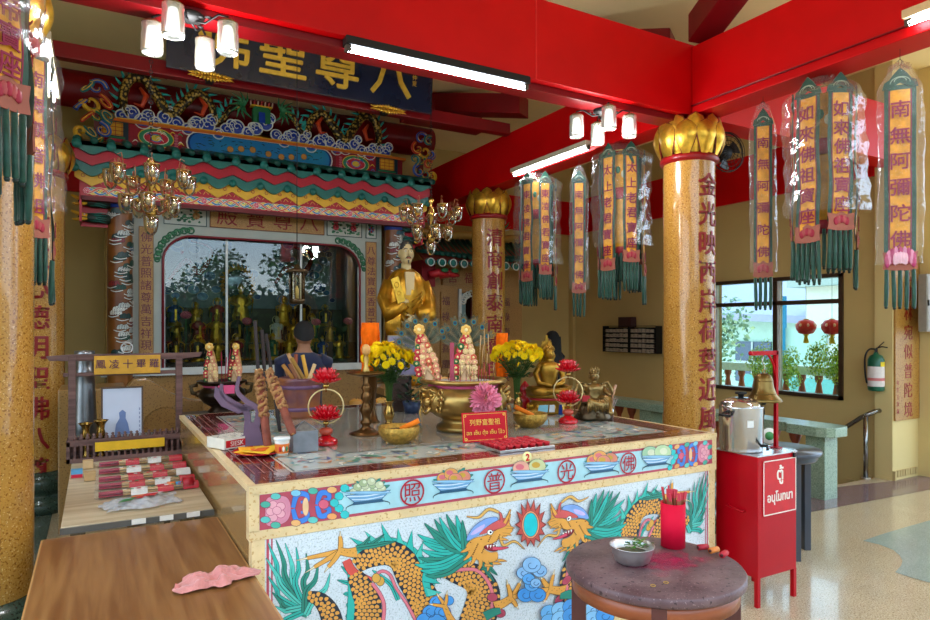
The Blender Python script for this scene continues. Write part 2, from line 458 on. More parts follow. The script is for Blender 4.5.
# ------------------------------------------------------------------ columns
def lotus(mb, r, z0, h, m, rim):
    for ring, (rr, hh, off, n) in enumerate(((r*1.02, h*1.0, .5, 10), (r*1.10, h*.82, 0, 10))):
        for i in range(n):
            a0 = TAU*(i+off)/n; wd = TAU/n*1.04
            def pt(u, v, grow=1, out=0):
                wv = math.sin(min(1, .22+v*1.0)*PI/2)*(1 if v < .5 else math.sqrt(max(0, 1-((v-.5)/.5)**2.4)))
                a = a0+(u-.5)*wd*wv*grow
                bul = rr*(1+.20*math.sin(v*PI*.8)+.07*math.cos((u-.5)*PI)*math.sin(v*PI))+out
                return (bul*math.cos(a), bul*math.sin(a), z0+hh*v*(1 if grow == 1 else 1.03))
            mb.surf(lambda u, v: pt(u, v, 1.12, -.006), 8, 10, rim)
            mb.surf(lambda u, v: pt(u, v), 8, 10, m)
    mb.lathe([(0, z0), (r, z0), (r*1.12, z0+h*.5), (r*1.1, z0+h*.8), (0, z0+h*.8)], rim, 24)
def column(x, y, label, text=None, phi=-93, ztop=2.96, th=.175, z_first=2.72, step=.245, sz=.17):
    c = thing('column', label, 'column', (x, y, 0), group='round columns')
    mb = MB(); mb.lathe([(.205, .3), (.205, ztop)], COLM, 48); mb.build('shaft', c)
    mb = MB(); mb.lathe([(0,0),(.31,0),(.335,.05),(.31,.11),(.245,.13),(.235,.16),(.27,.19),(.30,.25),(.27,.31),(.22,.345),(.205,.35),(0,.35)], GREENT, 40); mb.build('base', c)
    mb = MB(); mb.lathe([(.2, ztop-.03), (.225, ztop-.02), (.235, ztop+.0), (.225, ztop+.03), (.2, ztop+.035)], P('8E0F14', .3), 40); mb.build('collar', c)
    mb = MB(); lotus(mb, .205, ztop+.02, 3.28-ztop, GOLD2, P('7D0D12', .4)); mb.build('lotus_capital', c)
    if text:
        mb = MB(); p0 = math.radians(phi)
        for i, ch in enumerate(text):
            zz = z_first-i*step
            mb.text(ch, sz, REDTXT, None, .003, bold=.022, bend=lambda p: Vector(((.2085+p.z)*math.cos(p0+p.x/.205), (.2085+p.z)*math.sin(p0+p.x/.205), zz+p.y)))
        mb.build('inscription', c)
    return c
column(4.25, 3.78, 'gold speckled column behind the right end of the tiled altar, lettering down its right side', '金光映西岸荷葉近風蕾', phi=-92, z_first=2.74, step=.232, sz=.185)
column(4.25, 6.93, 'gold speckled column with red lettering, further back beside the golden monk statue', '清商創泰南嶽命僊傳', phi=-98, z_first=2.70, step=.262, sz=.21)
column(-.46, 3.78, 'nearest gold speckled column, cut off by the left edge of the photo')
column(-.44, 6.93, 'gold speckled column on green base, partly behind the nearest left column', '感應道心德明聖佛八尊', phi=-92, z_first=2.74, step=.262, sz=.2)
# ================================================================== the tiled altar
AX0, AX1, AY0, AY1, AZ = .534, 3.18, 2.64, 5.05, .98
def crom(pts, n=8, closed=False):
    P_ = [Vector(p) for p in pts]; k = len(P_); out = []
    rng = range(k) if closed else range(k-1)
    for i in rng:
        if closed: a, b, c, d = P_[(i-1) % k], P_[i], P_[(i+1) % k], P_[(i+2) % k]
        else: a, b, c, d = P_[max(i-1, 0)], P_[i], P_[i+1], P_[min(i+2, k-1)]
        for j in range(n):
            t = j/n
            out.append(.5*((2*b)+(c-a)*t+(2*a-5*b+4*c-d)*t*t+(3*b-a-3*c+d)*t**3))
    if not closed: out.append(P_[-1])
    return out

class Art:
    """flat glazed mosaic picture: coloured shapes set in a plane, each laid a hair above the last"""
    def __init__(s, mb, fn, step=.00002): s.mb = mb; s.fn = fn; s.k = 0; s.step = step; s.mir = None
    def poly(s, pts, col, up=1):
        s.k += up
        vs = []
        for p in pts:
            q = s.fn(p[0], p[1], s.k*s.step)
            if s.mir is not None: q = (2*s.mir-q[0], q[1], q[2])
            vs.append(q)
        s.mb.add(vs, [tuple(range(len(vs)))], P(col, .3) if isinstance(col, str) else col)
    def line(s, pts, w, col, n=6, out=None, ow=.45, closed=False, taper=None, smooth=True):
        c = crom(pts, n, closed) if smooth else [Vector(p) for p in pts]
        k = len(c)
        def W(i, e):
            t = i/(k-1)
            if hasattr(w, '__len__'):
                x = t*(len(w)-1); a = int(min(x, len(w)-2)); ww = w[a]+(w[a+1]-w[a])*(x-a)
            else: ww = w
            return ww/2+e
        def strip(e, colr):
            s.k += 1
            L_, R_ = [], []
            for i in range(k):
                if closed: d = c[(i+1) % k]-c[i-1]
                else: d = c[min(i+1, k-1)]-c[max(i-1, 0)]
                if d.length == 0: d = Vector((1, 0))
                d.normalize(); nn = Vector((-d.y, d.x))*W(i, e)
                L_.append(c[i]+nn); R_.append(c[i]-nn)
            vs = []
            for p in L_+R_:
                q = s.fn(p[0], p[1], s.k*s.step)
                if s.mir is not None: q = (2*s.mir-q[0], q[1], q[2])
                vs.append(q)
            rng = range(k if closed else k-1)
            s.mb.add(vs, [(i, (i+1) % k, k+(i+1) % k, k+i) for i in rng], P(colr, .3))
        if out: strip(ow, out)
        strip(0, col)
    def disc(s, c, rx, ry, col, out=None, n=20, a0=0, ow=.5):
        if out: s.poly([(c[0]+(rx+ow)*math.cos(TAU*i/n+a0), c[1]+(ry+ow)*math.sin(TAU*i/n+a0)) for i in range(n)], out)
        s.poly([(c[0]+rx*math.cos(TAU*i/n+a0), c[1]+ry*math.sin(TAU*i/n+a0)) for i in range(n)], col)
    def blob(s, pts, col, out=None, ow=.5, n=5):
        c = crom(pts, n, True)
        if out:
            m = sum(c, Vector((0, 0)))/len(c)
            s.poly([p+(p-m).normalized()*ow for p in c], out)
        s.poly(c, col)
    def scales(s, pts, w, col='E3A24A', gap='232C3A', sz=4.7, belly=None):
        """snake body: navy ground, rows of fan scales, teal fringe on one side"""
        s.line(pts, w, gap, out='1B2530', ow=.5)
        c = crom(pts, 10); L_ = [0]
        for i in range(1, len(c)): L_.append(L_[-1]+(c[i]-c[i-1]).length)
        tot = L_[-1]; nrow = int(tot/(sz*.78)); s.k += 1
        for r in range(nrow):
            l = tot*(r+.5)/nrow
            i = max(j for j in range(len(L_)) if L_[j] <= l); i = min(i, len(c)-2)
            t = (l-L_[i])/max(1e-6, L_[i+1]-L_[i]); p = c[i].lerp(c[i+1], t); d = (c[i+1]-c[i]).normalized(); nn = Vector((-d.y, d.x))
            tt = l/tot; x = tt*(len(w)-1) if hasattr(w, '__len__') else 0; a = int(min(x, len(w)-2)) if hasattr(w, '__len__') else 0
            ww = (w[a]+(w[a+1]-w[a])*(x-a)) if hasattr(w, '__len__') else w
            k = max(1, int(ww/sz)); off = .5 if r % 2 else 0
            for j in range(k):
                q = (j+.5+off-.25)/k-.5
                if abs(q) > .47: continue
                o = p+nn*(q*ww)
                pl = [o+nn*(math.cos(b)*sz*.5)+d*(-math.sin(b)*sz*.55) for b in [i2*PI/6 for i2 in range(7)]]+[o-nn*sz*.3+d*sz*.22, o+nn*sz*.3+d*sz*.22]
                vs = []
                for z_ in pl:
                    g_ = s.fn(z_[0], z_[1], s.k*s.step)
                    if s.mir is not None: g_ = (2*s.mir-g_[0], g_[1], g_[2])
                    vs.append(g_)
                s.mb.add(vs, [tuple(range(9))], P(col, .3))

altar = thing('tiled_altar', 'long altar table faced with white mosaic tiles showing two dragons and a pearl', 'altar', ((AX0+AX1)/2, AY0, 0))
def WB(o):
    mb = MB(); mb.T = Matrix.Translation(-Vector(o.location)); return mb
SIDE = M('polished brown side tiles', 'A07C4A', .22, var=.14, scale=2.2, speck=[('8A683C', 60, .6)], coat=.4)
CRM = M('cream edge tiles', 'E4C996', .3, var=.1, scale=12, speck=[('C99F62', 90, .6)])
TILEW = M('white mosaic tiles', 'D6E0E6', .22, var=.05, scale=40, speck=[('B4C2C4', 130, .55), ('E8EEEE', 170, .6)], coat=.3)
mb = WB(altar)
mb.box(AX0, AX1, AY0+.03, AY1, 0, .80, SIDE); mb.box(AX0-.009, AX1+.009, AY0+.004, AY1, .80, .954, SIDE)
mb.build('body', altar, bevel=.004)
mb = WB(altar)                                     # cream tile framing of the front
def bar(x0, x1, z0, z1, y=.0, m=CRM): mb.box(x0, x1, AY0-.006+y, AY0+.05, z0, z1, m)
bar(AX0-.011, AX1+.011, .945, .956); bar(AX0-.012, AX1+.012, .765, .806, -.0); bar(AX0-.012, AX0+.028, .80, .95); bar(AX1-.028, AX1+.012, .80, .95)
bar(AX0-.002, AX0+.05, .079, .766, .002); bar(AX1-.05, AX1+.002, .079, .766, .002); bar(AX0-.003, AX1+.003, 0, .08, .001)
mb.build('front_frame', altar, bevel=.002)

# ---- fruit frieze
def fz(px, py, e): q = at(px, py, Y=AY0); return (q.x, AY0-.008-e, q.z)
XC = (AX0+AX1)/2
mb = WB(altar); A = Art(mb, fz)
def wpx(X, z):                                     # pixel of a point on the altar front
    d = FWX*X+FWY*AY0; r = RTX*X+RTY*AY0
    return (HX+FPX*r/d, HY-FPX*(z-EYE)/d)
mb.box(AX0+.028, AX1-.028, AY0-.008, AY0+.03, .806, .945, TILEW)
Z0, Z1 = .806, .945
def rc(X0, z0, X1, z1, col, n=1):
    A.poly([wpx(X0, z0), wpx(X1, z0), wpx(X1, z1), wpx(X0, z1)], col)
rc(AX0+.028, Z0, AX1-.028, Z1, 'B4485A')
e_ = .012; r_ = .055
pts = []
for sgn, cx in ((-1, AX0+.385), (1, AX1-.385)):
    for i in range(9):
        a = PI/2+PI*i/8 if sgn < 0 else -PI/2+PI*i/8
        pts.append(wpx(cx+.05*math.cos(a), (Z0+Z1)/2+.0575*math.sin(a)))
A.poly(pts, 'A9D6DE')
def knot(X, z, r, col, out='3A2A50'):              # curling leaf scroll
    for sg in (-1, 1):
        A.line([wpx(X-r*.5, z+sg*r*.05), wpx(X-r*.2, z+sg*r), wpx(X+r*.5, z+sg*r*.95), wpx(X+r*.6, z+sg*r*.45), wpx(X+r*.1, z+sg*r*.4)], [4, 5.5, 5, 4, 2.4], col, out=out, ow=.35)
for mir in (None, XC):
    A.mir = mir
    x = AX0+.03
    A.blob([wpx(x+.03, .82), wpx(x+.02, .875), wpx(x+.03, .93), wpx(x+.10, .925), wpx(x+.12, .875), wpx(x+.10, .825)], 'D88AA0', 'A03050')
    for i, (dx, dz) in enumerate(((.05, .85), (.04, .875), (.05, .90), (.08, .86), (.08, .89), (.065, .875))):
        A.disc(wpx(x+dx, dz), 4.2, 3.8, 'E8A8B4', 'B05070')
    knot(x+.155, .875, .052, '3F82D8')
    A.line([wpx(x+.18, .85), wpx(x+.18, .90)], 5, 'E8B088'); A.disc(wpx(x+.18, .875), 3, 9, 'E8C090', 'B05050')
    knot(x+.25, .875, .045, '3F82D8'); A.disc(wpx(x+.255, .875), 5, 4.5, 'D9607A', '7A2040')
    for (dx, dz, c_) in ((.06, .932, '5FC0B8'), (.14, .935, '7FC8E0'), (.21, .935, '4CB09A'), (.29, .93, 'E9B070'), (.06, .818, '4CB09A'), (.14, .815, 'E9B070'), (.21, .817, '5FC0B8'), (.29, .82, 'E8A060'), (.02, .905, '4CB09A'), (.02, .845, '5FC0B8')):
        A.disc(wpx(x+dx, dz), 5, 3.2, c_, '6A3A50', n=9, a0=dx*20)
    for (dx, dz) in ((.32, .90), (.32, .85), (.345, .93), (.345, .82), (.30, .875)):
        A.disc(wpx(x+dx, dz), 4.4, 4, '35C4C4', '2A7A80', n=7, a0=dz*40)
A.mir = None
for k, (px, py, kind) in enumerate(((367, 493.5, 0), (452, 482.5, 1), (528, 472.5, 2), (600, 464, 1), (655, 457.5, 3))):
    s_ = .62+.0023*(0) if k == 0 else 1
    wd = (23, 21, 19.5, 18, 15)[k]; hg = (10.5, 10.3, 9.6, 9, 8.4)[k]
    def q(u, v): return (px+u*wd, py-v*hg-u*wd*.12)
    for u, sg in ((-1, -1), (1, 1)):
        A.line([q(.55*u, -.75), q(.9*u, -1.0), q(.95*u, -1.25)], [1.3, .8, .5], '1F3A44')
    fr = ('C4CBA4', 'DFA05A', 'E3A890', '9CC4A0')[kind]; fr2 = ('A8B88C', 'D98870', 'C9CE9A', 'B8D2A4')[kind]
    for i, (u, v) in enumerate(((-.95, .55), (.95, .6), (-.7, 1.05), (.75, 1.0), (-.2, 1.25), (.35, 1.2), (-.5, 1.35), (.55, 1.35))):
        A.line([q(u*.5, .4), q(u*.8, v*.8), q(u, v)], [3, 3.4, .3], '3F8F80', out='1F4A4A', ow=.25)
    if kind in (0,):
        spots = [(-.6, .35), (-.3, .4), (0, .38), (.3, .4), (.6, .35), (-.45, .8), (-.12, .85), (.2, .85), (.5, .75), (-.2, 1.1), (.15, 1.15)]; rr = 4.2
    elif kind == 1: spots = [(-.45, .55), (.5, .5), (-.1, .9), (.1, .35)]; rr = 6.8
    else: spots = [(-.42, .6), (.4, .6)]; rr = 8.4
    for i, (u, v) in enumerate(spots):
        A.disc(q(u, v), rr, rr*.86, fr if i % 2 == 0 else fr2, '4A5A5A', n=14, ow=.35)
        if kind in (1, 2): A.disc(q(u-.07, v+.15), rr*.5, rr*.35, 'D9707A' if i % 2 == 0 else 'C8A040')
        if kind in (0, 3): A.disc(q(u+.05, v+.1), rr*.45, rr*.4, 'D8DEC0')
    A.poly([q(-1, .15), q(1, .15), q(.62, -.62), q(.7, -.9), q(-.7, -.9), q(-.62, -.62)], '2E5A78')
    A.poly([q(-.96, .1), q(.96, .1), q(.58, -.6), q(-.58, -.6)], '6FA4CC'); A.line([q(-.9, .0), q(0, -.16), q(.9, .0)], 1.2, 'CFE2F0'); A.line([q(-.7, -.35), q(0, -.48), q(.7, -.35)], .9, 'CFE2F0')
    A.disc(q(0, .14), wd, 1.3, '8FC0DE', '2E5A78', ow=.3)
for i, (px, py, ch) in enumerate(((411, 488.5, '照'), (493, 479, '普'), (565, 469.5, '光'), (626.5, 461, '佛'))):
    c_ = fz(px, py, A.step*(A.k+3)); R_ = .0585
    A.k += 1; n = 30; cy_ = AY0-.008-A.k*A.step
    mb.add([(c_[0]+r*math.cos(TAU*j/n), cy_, (Z0+Z1)/2+r*math.sin(TAU*j/n)) for r in (R_, R_-.008) for j in range(n)],
           [(j, (j+1) % n, n+(j+1) % n, n+j) for j in range(n)], P('B02034', .3))
    T = mb.T @ face(c_[0], cy_, (Z0+Z1)/2)
    mb2 = MB(); mb2.T = Matrix()
    V, F = glyphs(ch)
    for (x, y, z) in V: pass
    mb.add([(c_[0]+x*.082, cy_-z*.0012, (Z0+Z1)/2+y*.082) for (x, y, z) in V], F, P('B02034', .3))
mb.build('fruit_frieze', altar)

# ---- dragon mural
mb = WB(altar)
mb.box(AX0+.05, AX1-.05, AY0+.0, AY0+.04, .08, .765, TILEW)
fm = lambda px, py, e: (at(px, py, Y=AY0).x, AY0-.0005-e, at(px, py, Y=AY0).z)
A = Art(mb, fm)
for (z0, z1, x0, x1) in ((.08, .765, AX0+.056, AX0+.066), (.08, .765, AX0+.074, AX0+.08), (.08, .765, AX1-.066, AX1-.056), (.08, .765, AX1-.08, AX1-.074), (.088, .1, AX0+.05, AX1-.05)):
    rc(x0, z0, x1, z1, 'B8485C')
TE, TE2, TEO = '2FB5A8', '2A8A78', '17433F'
OR, ORO = 'E3A24A', '5A3A1C'
def strand(pts, w=4.2, c=TE):
    A.line(pts, [w, w*1.05, w*.8, .25], c, out=TEO, ow=.4, n=5)
    A.line(pts[:-1] if len(pts) > 3 else pts, [.5, .8, .3], TEO, n=5)
def fins(pts, h, side=1, n=9, lean=.5):
    """spiky teal crest along a back"""
    c = crom(pts, 10); k = len(c)
    base = [c[i] for i in range(k)]
    d = [(c[min(i+1, k-1)]-c[max(i-1, 0)]).normalized() for i in range(k)]
    nr = [Vector((-x.y, x.x))*side for x in d]
    A.line([base[i]+nr[i]*h*.12 for i in range(0, k, 4)], h*.62, TE, out=TEO, ow=.4)
    for j in range(n):
        i = int((k-1)*(j+.5)/n); a = base[i]-d[i]*h*.42; b = base[i]+d[i]*h*.42
        tip = base[i]+nr[i]*h*(1.25+.3*(j % 2))-d[i]*h*lean; 
        for (e, cc) in ((.5, TEO), (0, TE if j % 2 else '4CC4B4')):
            A.poly([a-d[i]*e, (a+tip)/2+nr[i]*h*.12-d[i]*(e+.6), tip+(tip-base[i]).normalized()*e, (b+tip)/2-nr[i]*h*.1+d[i]*e, b+d[i]*e], cc)
def claw(root, wrist, toes, w=6):
    for t_ in toes:
        A.line([wrist, ((wrist[0]+t_[0])/2+.6, (wrist[1]+t_[1])/2), t_], [w*.66, w*.6, w*.42], OR, out=ORO, ow=.45)
        A.line([t_, (t_[0]*1.35-wrist[0]*.35, t_[1]*1.35-wrist[1]*.35)], [1.6, .2], 'F4E6C0', out=ORO, ow=.3, smooth=False)
    A.line([root, ((root[0]+wrist[0])/2, (root[1]+wrist[1])/2+1), wrist], [w*1.5, w*1.15, w*.95], OR, out=ORO, ow=.45)
    n_ = 6
    for i in range(n_):
        t_ = (i+.5)/n_
        A.disc((root[0]+(wrist[0]-root[0])*t_, root[1]+(wrist[1]-root[1])*t_+(1 if i % 2 else -1)), .45, .45, '7A4A20', n=6)
def dragon():
    # tail with its flame of strands, lower left
    for i, tip in enumerate(((268, 543), (276, 540), (285, 543), (296, 547), (306, 553), (266, 558), (268, 576), (272, 592), (275, 606), (276, 622), (318, 563), (330, 573))):
        root = (304+(i % 5)*1.6, 606+(i % 4)*3)
        mid = ((root[0]+tip[0])/2-7+(i % 3)*2, (root[1]+tip[1])/2+4)
        strand([root, mid, ((mid[0]+tip[0])/2+3, (mid[1]+tip[1])/2+3), tip], 5.2, (TE, TE2, '55C8BA')[i % 3])
    # crest of the rear body, then bodies
    for i, tip in enumerate(((341, 566), (337, 580), (343, 594), (350, 604), (347, 618))):
        strand([(352+i, 575+i*11), (348, 572+i*11), tip], 4.5)
    A.line([(349, 560), (352, 585), (352, 605), (350, 630)], [4, 8, 9, 9], TE, out=TEO)
    A.scales([(308, 596), (320, 600), (330, 614), (338, 645), (352, 668), (366, 650), (368, 628)], [9, 15, 20, 22, 24, 26, 26])
    A.line([(346, 560), (352, 571), (362, 576), (374, 580)], [8, 9, 6, 2], 'D9534A', out='6A2020')
    A.scales([(354, 574), (363, 590), (368, 606), (366, 640)], [14, 24, 26, 28])
    A.line([(372, 583), (381, 596), (384, 610), (380, 640)], 3.2, 'E07A88', out='7A3040')
    strand([(398, 600), (391, 585), (379, 575), (372, 570)], 4)
    fins([(356, 557), (372, 545), (392, 543), (410, 551), (424, 566), (434, 588)], 12, -1, 9, .9)
    A.scales([(356, 566), (370, 557), (388, 553), (402, 560), (411, 578), (424, 600), (434, 634), (450, 664), (468, 648), (476, 628)], [13, 20, 24, 26, 28, 30, 32, 32, 33, 34])
    A.line([(374, 576), (382, 571), (390, 575), (396, 588), (408, 606), (422, 634)], 2.6, 'E07A88', out='7A3040')
    for c_ in ((380, 581), (376, 578)): A.disc(c_, 4, 4.6, 'D9A44A', '1F4A4A')
    # clawed foreleg reaching left
    claw((357, 552), (340, 551), [(307, 558), (314, 567), (328, 567), (340, 536)], 7)
    for i, tip in enumerate(((384, 534), (370, 536), (396, 541))): strand([(356, 548), ((356+tip[0])/2, 545), tip], 4.5, TE2)
    # second loop of body joining the neck
    fins([(428, 596), (424, 578), (430, 566), (444, 560)], 11, 1, 4, .4)
    A.scales([(438, 562), (455, 571), (474, 578), (483, 592), (480, 612), (470, 640)], [18, 22, 28, 32, 34, 36])
    A.line([(456, 570), (476, 570), (489, 584), (492, 604), (484, 640)], 3, 'E07A88', out='7A3040')
    for c_ in ((498, 604), (492, 597), (500, 613)): A.disc(c_, 5, 4, 'B84860', '4A2030')
    # mane
    for i, tip in enumerate(((417, 534), (424, 523), (422, 541), (446, 514), (456, 515), (434, 519), (421, 549), (418, 557), (414, 564), (428, 528), (439, 517), (462, 520), (420, 570), (425, 575))):
        root = (470-(i % 3)*2, 543+i*1.1)
        strand([root, ((root[0]*.55+tip[0]*.45), (root[1]*.55+tip[1]*.45)+6), ((root[0]*.2+tip[0]*.8), (root[1]*.2+tip[1]*.8)+4), tip], 6.2, (TE, TE2)[i % 2])
    for i, tip in enumerate(((494, 582), (488, 574), (497, 575), (480, 569))):
        strand([(486, 556), (484+i*2, 566), tip], 4.6, TE2)
    # head
    A.blob([(466, 545), (474, 538), (486, 535), (497, 529), (504, 521), (510, 514), (509, 523), (512, 530), (506, 536), (500, 538), (492, 543), (484, 548), (490, 552), (497, 552), (496, 560), (486, 562), (474, 558), (468, 552)], OR, ORO)
    for i in range(26):
        A.disc((470+(i*7.3) % 30, 542+(i*4.1) % 15-((i*7.3) % 30)*.3), .8, .7, '6A3A1A', n=6)
    for (a_, b_) in (((470, 553), (463, 560)), ((474, 557), (469, 566)), ((480, 560), (478, 570)), ((468, 548), (460, 552)), ((486, 561), (487, 571))):
        A.line([a_, ((a_[0]+b_[0])/2+1, (a_[1]+b_[1])/2), b_], [4, 3, .3], OR, out=ORO, ow=.35)
    A.blob([(466, 540), (472, 528), (484, 519), (496, 517), (496, 524), (488, 530), (476, 536)], '7FA6E0', '2A3A6A')
    A.blob([(470, 534), (476, 528), (484, 524), (482, 529), (474, 534)], 'C8B8E8')
    A.blob([(479, 534), (486, 527), (496, 521), (503, 518), (508, 520), (504, 526), (496, 529), (488, 532)], 'D05A5A', '6A2020')
    A.line([(504, 523), (507, 517), (510, 509)], [3, 2.4, .3], OR, out=ORO); A.line([(501, 521), (500, 514), (497, 511)], [3, 2, .3], 'D05A5A', out=ORO)
    A.disc((489.5, 532), 2.6, 2.4, 'F2F2EE', '2A2A2A'); A.disc((490, 532), 1.1, 1.1, '1E2A40')
    A.blob([(484, 546), (492, 544), (498, 548), (494, 551), (486, 549)], '8A2030', '3A1010')
    for i in range(4): A.poly([(486+i*3, 545), (488+i*3, 544.4), (487+i*3, 548)], 'F4F4EC')
    A.line([(492, 548), (500, 548), (508, 547)], [3, 2.6, .3], 'E0506A', out='5A2030')
    A.line([(498, 512), (488, 509), (478, 517), (466, 516)], [2.2, 2.6, 2.2, .4], 'E0B060', out=ORO)      # whiskers
    A.line([(500, 536), (503, 545), (514, 541), (524, 549)], [2.6, 2.4, 1.8, .3], 'E0B060', out=ORO)
    for i, (dx, dy) in enumerate(((508, 534), (511, 527), (505, 539), (498, 563), (490, 565), (503, 560))):
        A.line([(dx-6, dy), (dx-1, dy), (dx+3, dy+1)], [2.6, 2, .3], OR, out=ORO, ow=.3)
    # right arm and claw raised to the cloud
    claw((494, 606), (510, 598), [(519, 583), (524, 592), (507, 584), (516, 606)], 6.6)
    A.line([(484, 616), (492, 612), (500, 610)], [9, 8, 5], TE2, out=TEO)
    # blue cloud under the chest
    for (x, y, r) in ((436, 602, 7), (430, 612, 8), (442, 612, 8), (424, 620, 8), (448, 600, 5), (436, 622, 9)): A.disc((x, y), r, r*.9, '4A9BE0', '1E3A6A')
    for (x, y, r) in ((436, 602, 4), (430, 612, 4.5), (442, 612, 4)): A.line([(x+r*math.cos(a), y+r*math.sin(a)) for a in [i*.9 for i in range(6)]], [.8, .5], '1E3A6A')
    claw((452, 622), (444, 606), [(438, 596), (446, 594), (432, 604)], 5)
    for (x, y, r) in ((545, 604, 0),): pass
for mir in (None, XC):
    A.mir = mir
    dragon()
A.mir = None
fl = []
for i in range(28):                                 # flaming pearl
    a = TAU*i/28; r = 1.0 if i % 2 else 1.42
    fl.append((529+12.5*r*math.cos(a)*(.9), 524+17.5*r*math.sin(a)*(.93)-(4 if (i % 2 == 0 and a > PI) else 0)))
A.poly(fl, '7A2A28'); A.poly([(529+(x-529)*.9, 524+(y-524)*.9) for x, y in fl], 'C0524A'); A.disc((529, 524), 8.6, 13.6, 'E79A70', '7A2A28'); A.disc((529, 524), 6.8, 11.6, '14C4CC', '1A5A60')
for (x, y, r, c_) in ((524, 594, 8, '3F94DE'), (536, 594, 8, '3F94DE'), (530, 584, 7, '5AA8E8'), (522, 572, 7, '8CC0EC'), (538, 570, 7, '8CC0EC'), (530, 564, 9, '8CC0EC'), (527, 578, 6, '5AA8E8'), (534, 582, 5, '8CC0EC')):
    A.disc((x, y), r, r*.85, c_, '1E3A6A')
    A.line([(x+r*.62*(1-i*.12)*math.cos(i*.9), y+r*.55*(1-i*.12)*math.sin(i*.9)) for i in range(6)], [.9, .6], '2A5A9A')
for i in range(12):                                  # sea spray clouds at the foot
    x = 548+(i % 6)*11; y = 612+(i//6)*9-(i % 3)*3
    A.disc((x, y), 9, 8, ('6AB4EA', '8CC8F0', '4A9BE0')[i % 3], '1E3A6A'); A.line([(x+5*(1-j*.12)*math.cos(j*.9), y+4.5*(1-j*.12)*math.sin(j*.9)) for j in range(6)], [.9, .6], '2A5A9A')
mb.build('dragon_mural', altar)

# ---- altar top: red granite border, mosaic panels, grey marble field
mb = WB(altar)
GRAN = M('red granite border', '6E2E2C', .12, var=.18, scale=9, speck=[('4A1C1C', 60, .55), ('A86A60', 90, .64)], coat=.6)
MARB = M('grey marble field', 'A8A294', .1, var=.12, scale=2.2, coat=.6)
mb.box(AX0-.013, AX1+.013, AY0-.008, AY1+.001, .9545, .98, CRM); mb.box(AX0+.02, AX1-.02, AY0+.03, AY1-.02, .98, .981, GRAN)
def topf(x, y, e): return (x, y, .981+.0002+e)
A = Art(mb, topf, .000005)
def rect(x0, x1, y0, y1, c): A.poly([(x0, y0), (x1, y0), (x1, y1), (x0, y1)], c)
rect(AX0+.20, AX1-.20, AY0+.17, AY1-.2, P('C9C0AC', .15)); rect(AX0+.21, AX1-.21, AY0+.18, AY1-.21, P('4E6E74', .15))
rect(AX0+.22, AX1-.22, AY0+.19, AY1-.22, P('B4B8AE', .15))
for k, (x0, x1, y0, y1) in enumerate(((AX0+.23, AX1-.23, AY0+.20, AY0+.46), (AX0+.23, AX0+.52, AY0+.47, AY1-.3), (AX1-.52, AX1-.23, AY0+.47, AY1-.3))):
    rnd = random.Random(k+3)
    n_ = int((x1-x0)*(y1-y0)*330)
    for i in range(n_):
        x = rnd.uniform(x0+.03, x1-.03); y = rnd.uniform(y0+.03, y1-.03); c = rnd.choice(['2E6E70', '5A8F96', 'B87A4A', '8C3A40', '3A5A8A', 'C9A060', '4F8A6A', '22384A', 'D8D2C0'])
        a = rnd.uniform(0, TAU); l = rnd.uniform(.02, .06)
        A.line([(x, y), (x+l*math.cos(a), y+l*math.sin(a)), (x+l*1.5*math.cos(a+.8), y+l*1.5*math.sin(a+.8))], [.004, .022, .003], c, n=4)
rect(AX0+.52, AX1-.52, AY0+.46, AY1-.25, MARB)
for (x0, x1, y0, y1, hz) in ((AX0+.05, AX1-.05, AY0+.06, AY0+.14, 1), (AX0+.05, AX0+.16, AY0+.2, AY1-.1, 0), (AX1-.16, AX1-.05, AY0+.2, AY1-.1, 0)):
    if hz:
        for i in range(16):
            x = x0+.02+i*(x1-x0-.04)/16
            A.line([(x, y0+.06), (x, y0+.01), (x+.1, y0+.01), (x+.1, y0+.05), (x+.04, y0+.05), (x+.04, y0+.03)], .005, 'A07068', smooth=False)
    else:
        for i in range(3): rect(x0+i*.04, x0+i*.04+.006, y0, y1, 'A07068')
        for i in range(12):
            y = y0+.02+i*(y1-y0-.04)/12
            A.line([(x0+.02, y), (x0+.1, y), (x0+.1, y+.1)], .005, 'A07068', smooth=False)
mb.build('tabletop', altar)
mb = MB(); T = face(0, 0, 0)
c_ = at(527, 457, Y=AY0-.012)
mb.lathe([(0, -.006), (.025, -.006), (.026, -.002), (.026, .002)], P('EFE6A0', .5), 24, axis='y')
mb.text('2', .032, P('C8101C'), face(-.001, -.0065, 0), .001, bold=.05)
bd = mb.build('number_badge', loc=(c_.x, c_.y, c_.z)); tag(bd, 'small round pale yellow badge with a red 2 on the altar front edge', 'badge')
# ================================================================== things standing on the altar
def top(px, py, z=.9832): return at(px, py, z=z)
def on(px, py, d, z=.9832):
    p = at(px, py, d=d); return Vector((p.x, p.y, z))
REDG = M('ruby red glass', 'C20818', .18, var=.15, scale=12, sub=.3, coat=.4)
REDL = M('red lacquer', 'A81018', .2, coat=.3)
CONE = M('orange candle wax', 'F07A18', .6, spec=.2)
PURW = M('mauve painted wood', '6E5468', .5, var=.2)

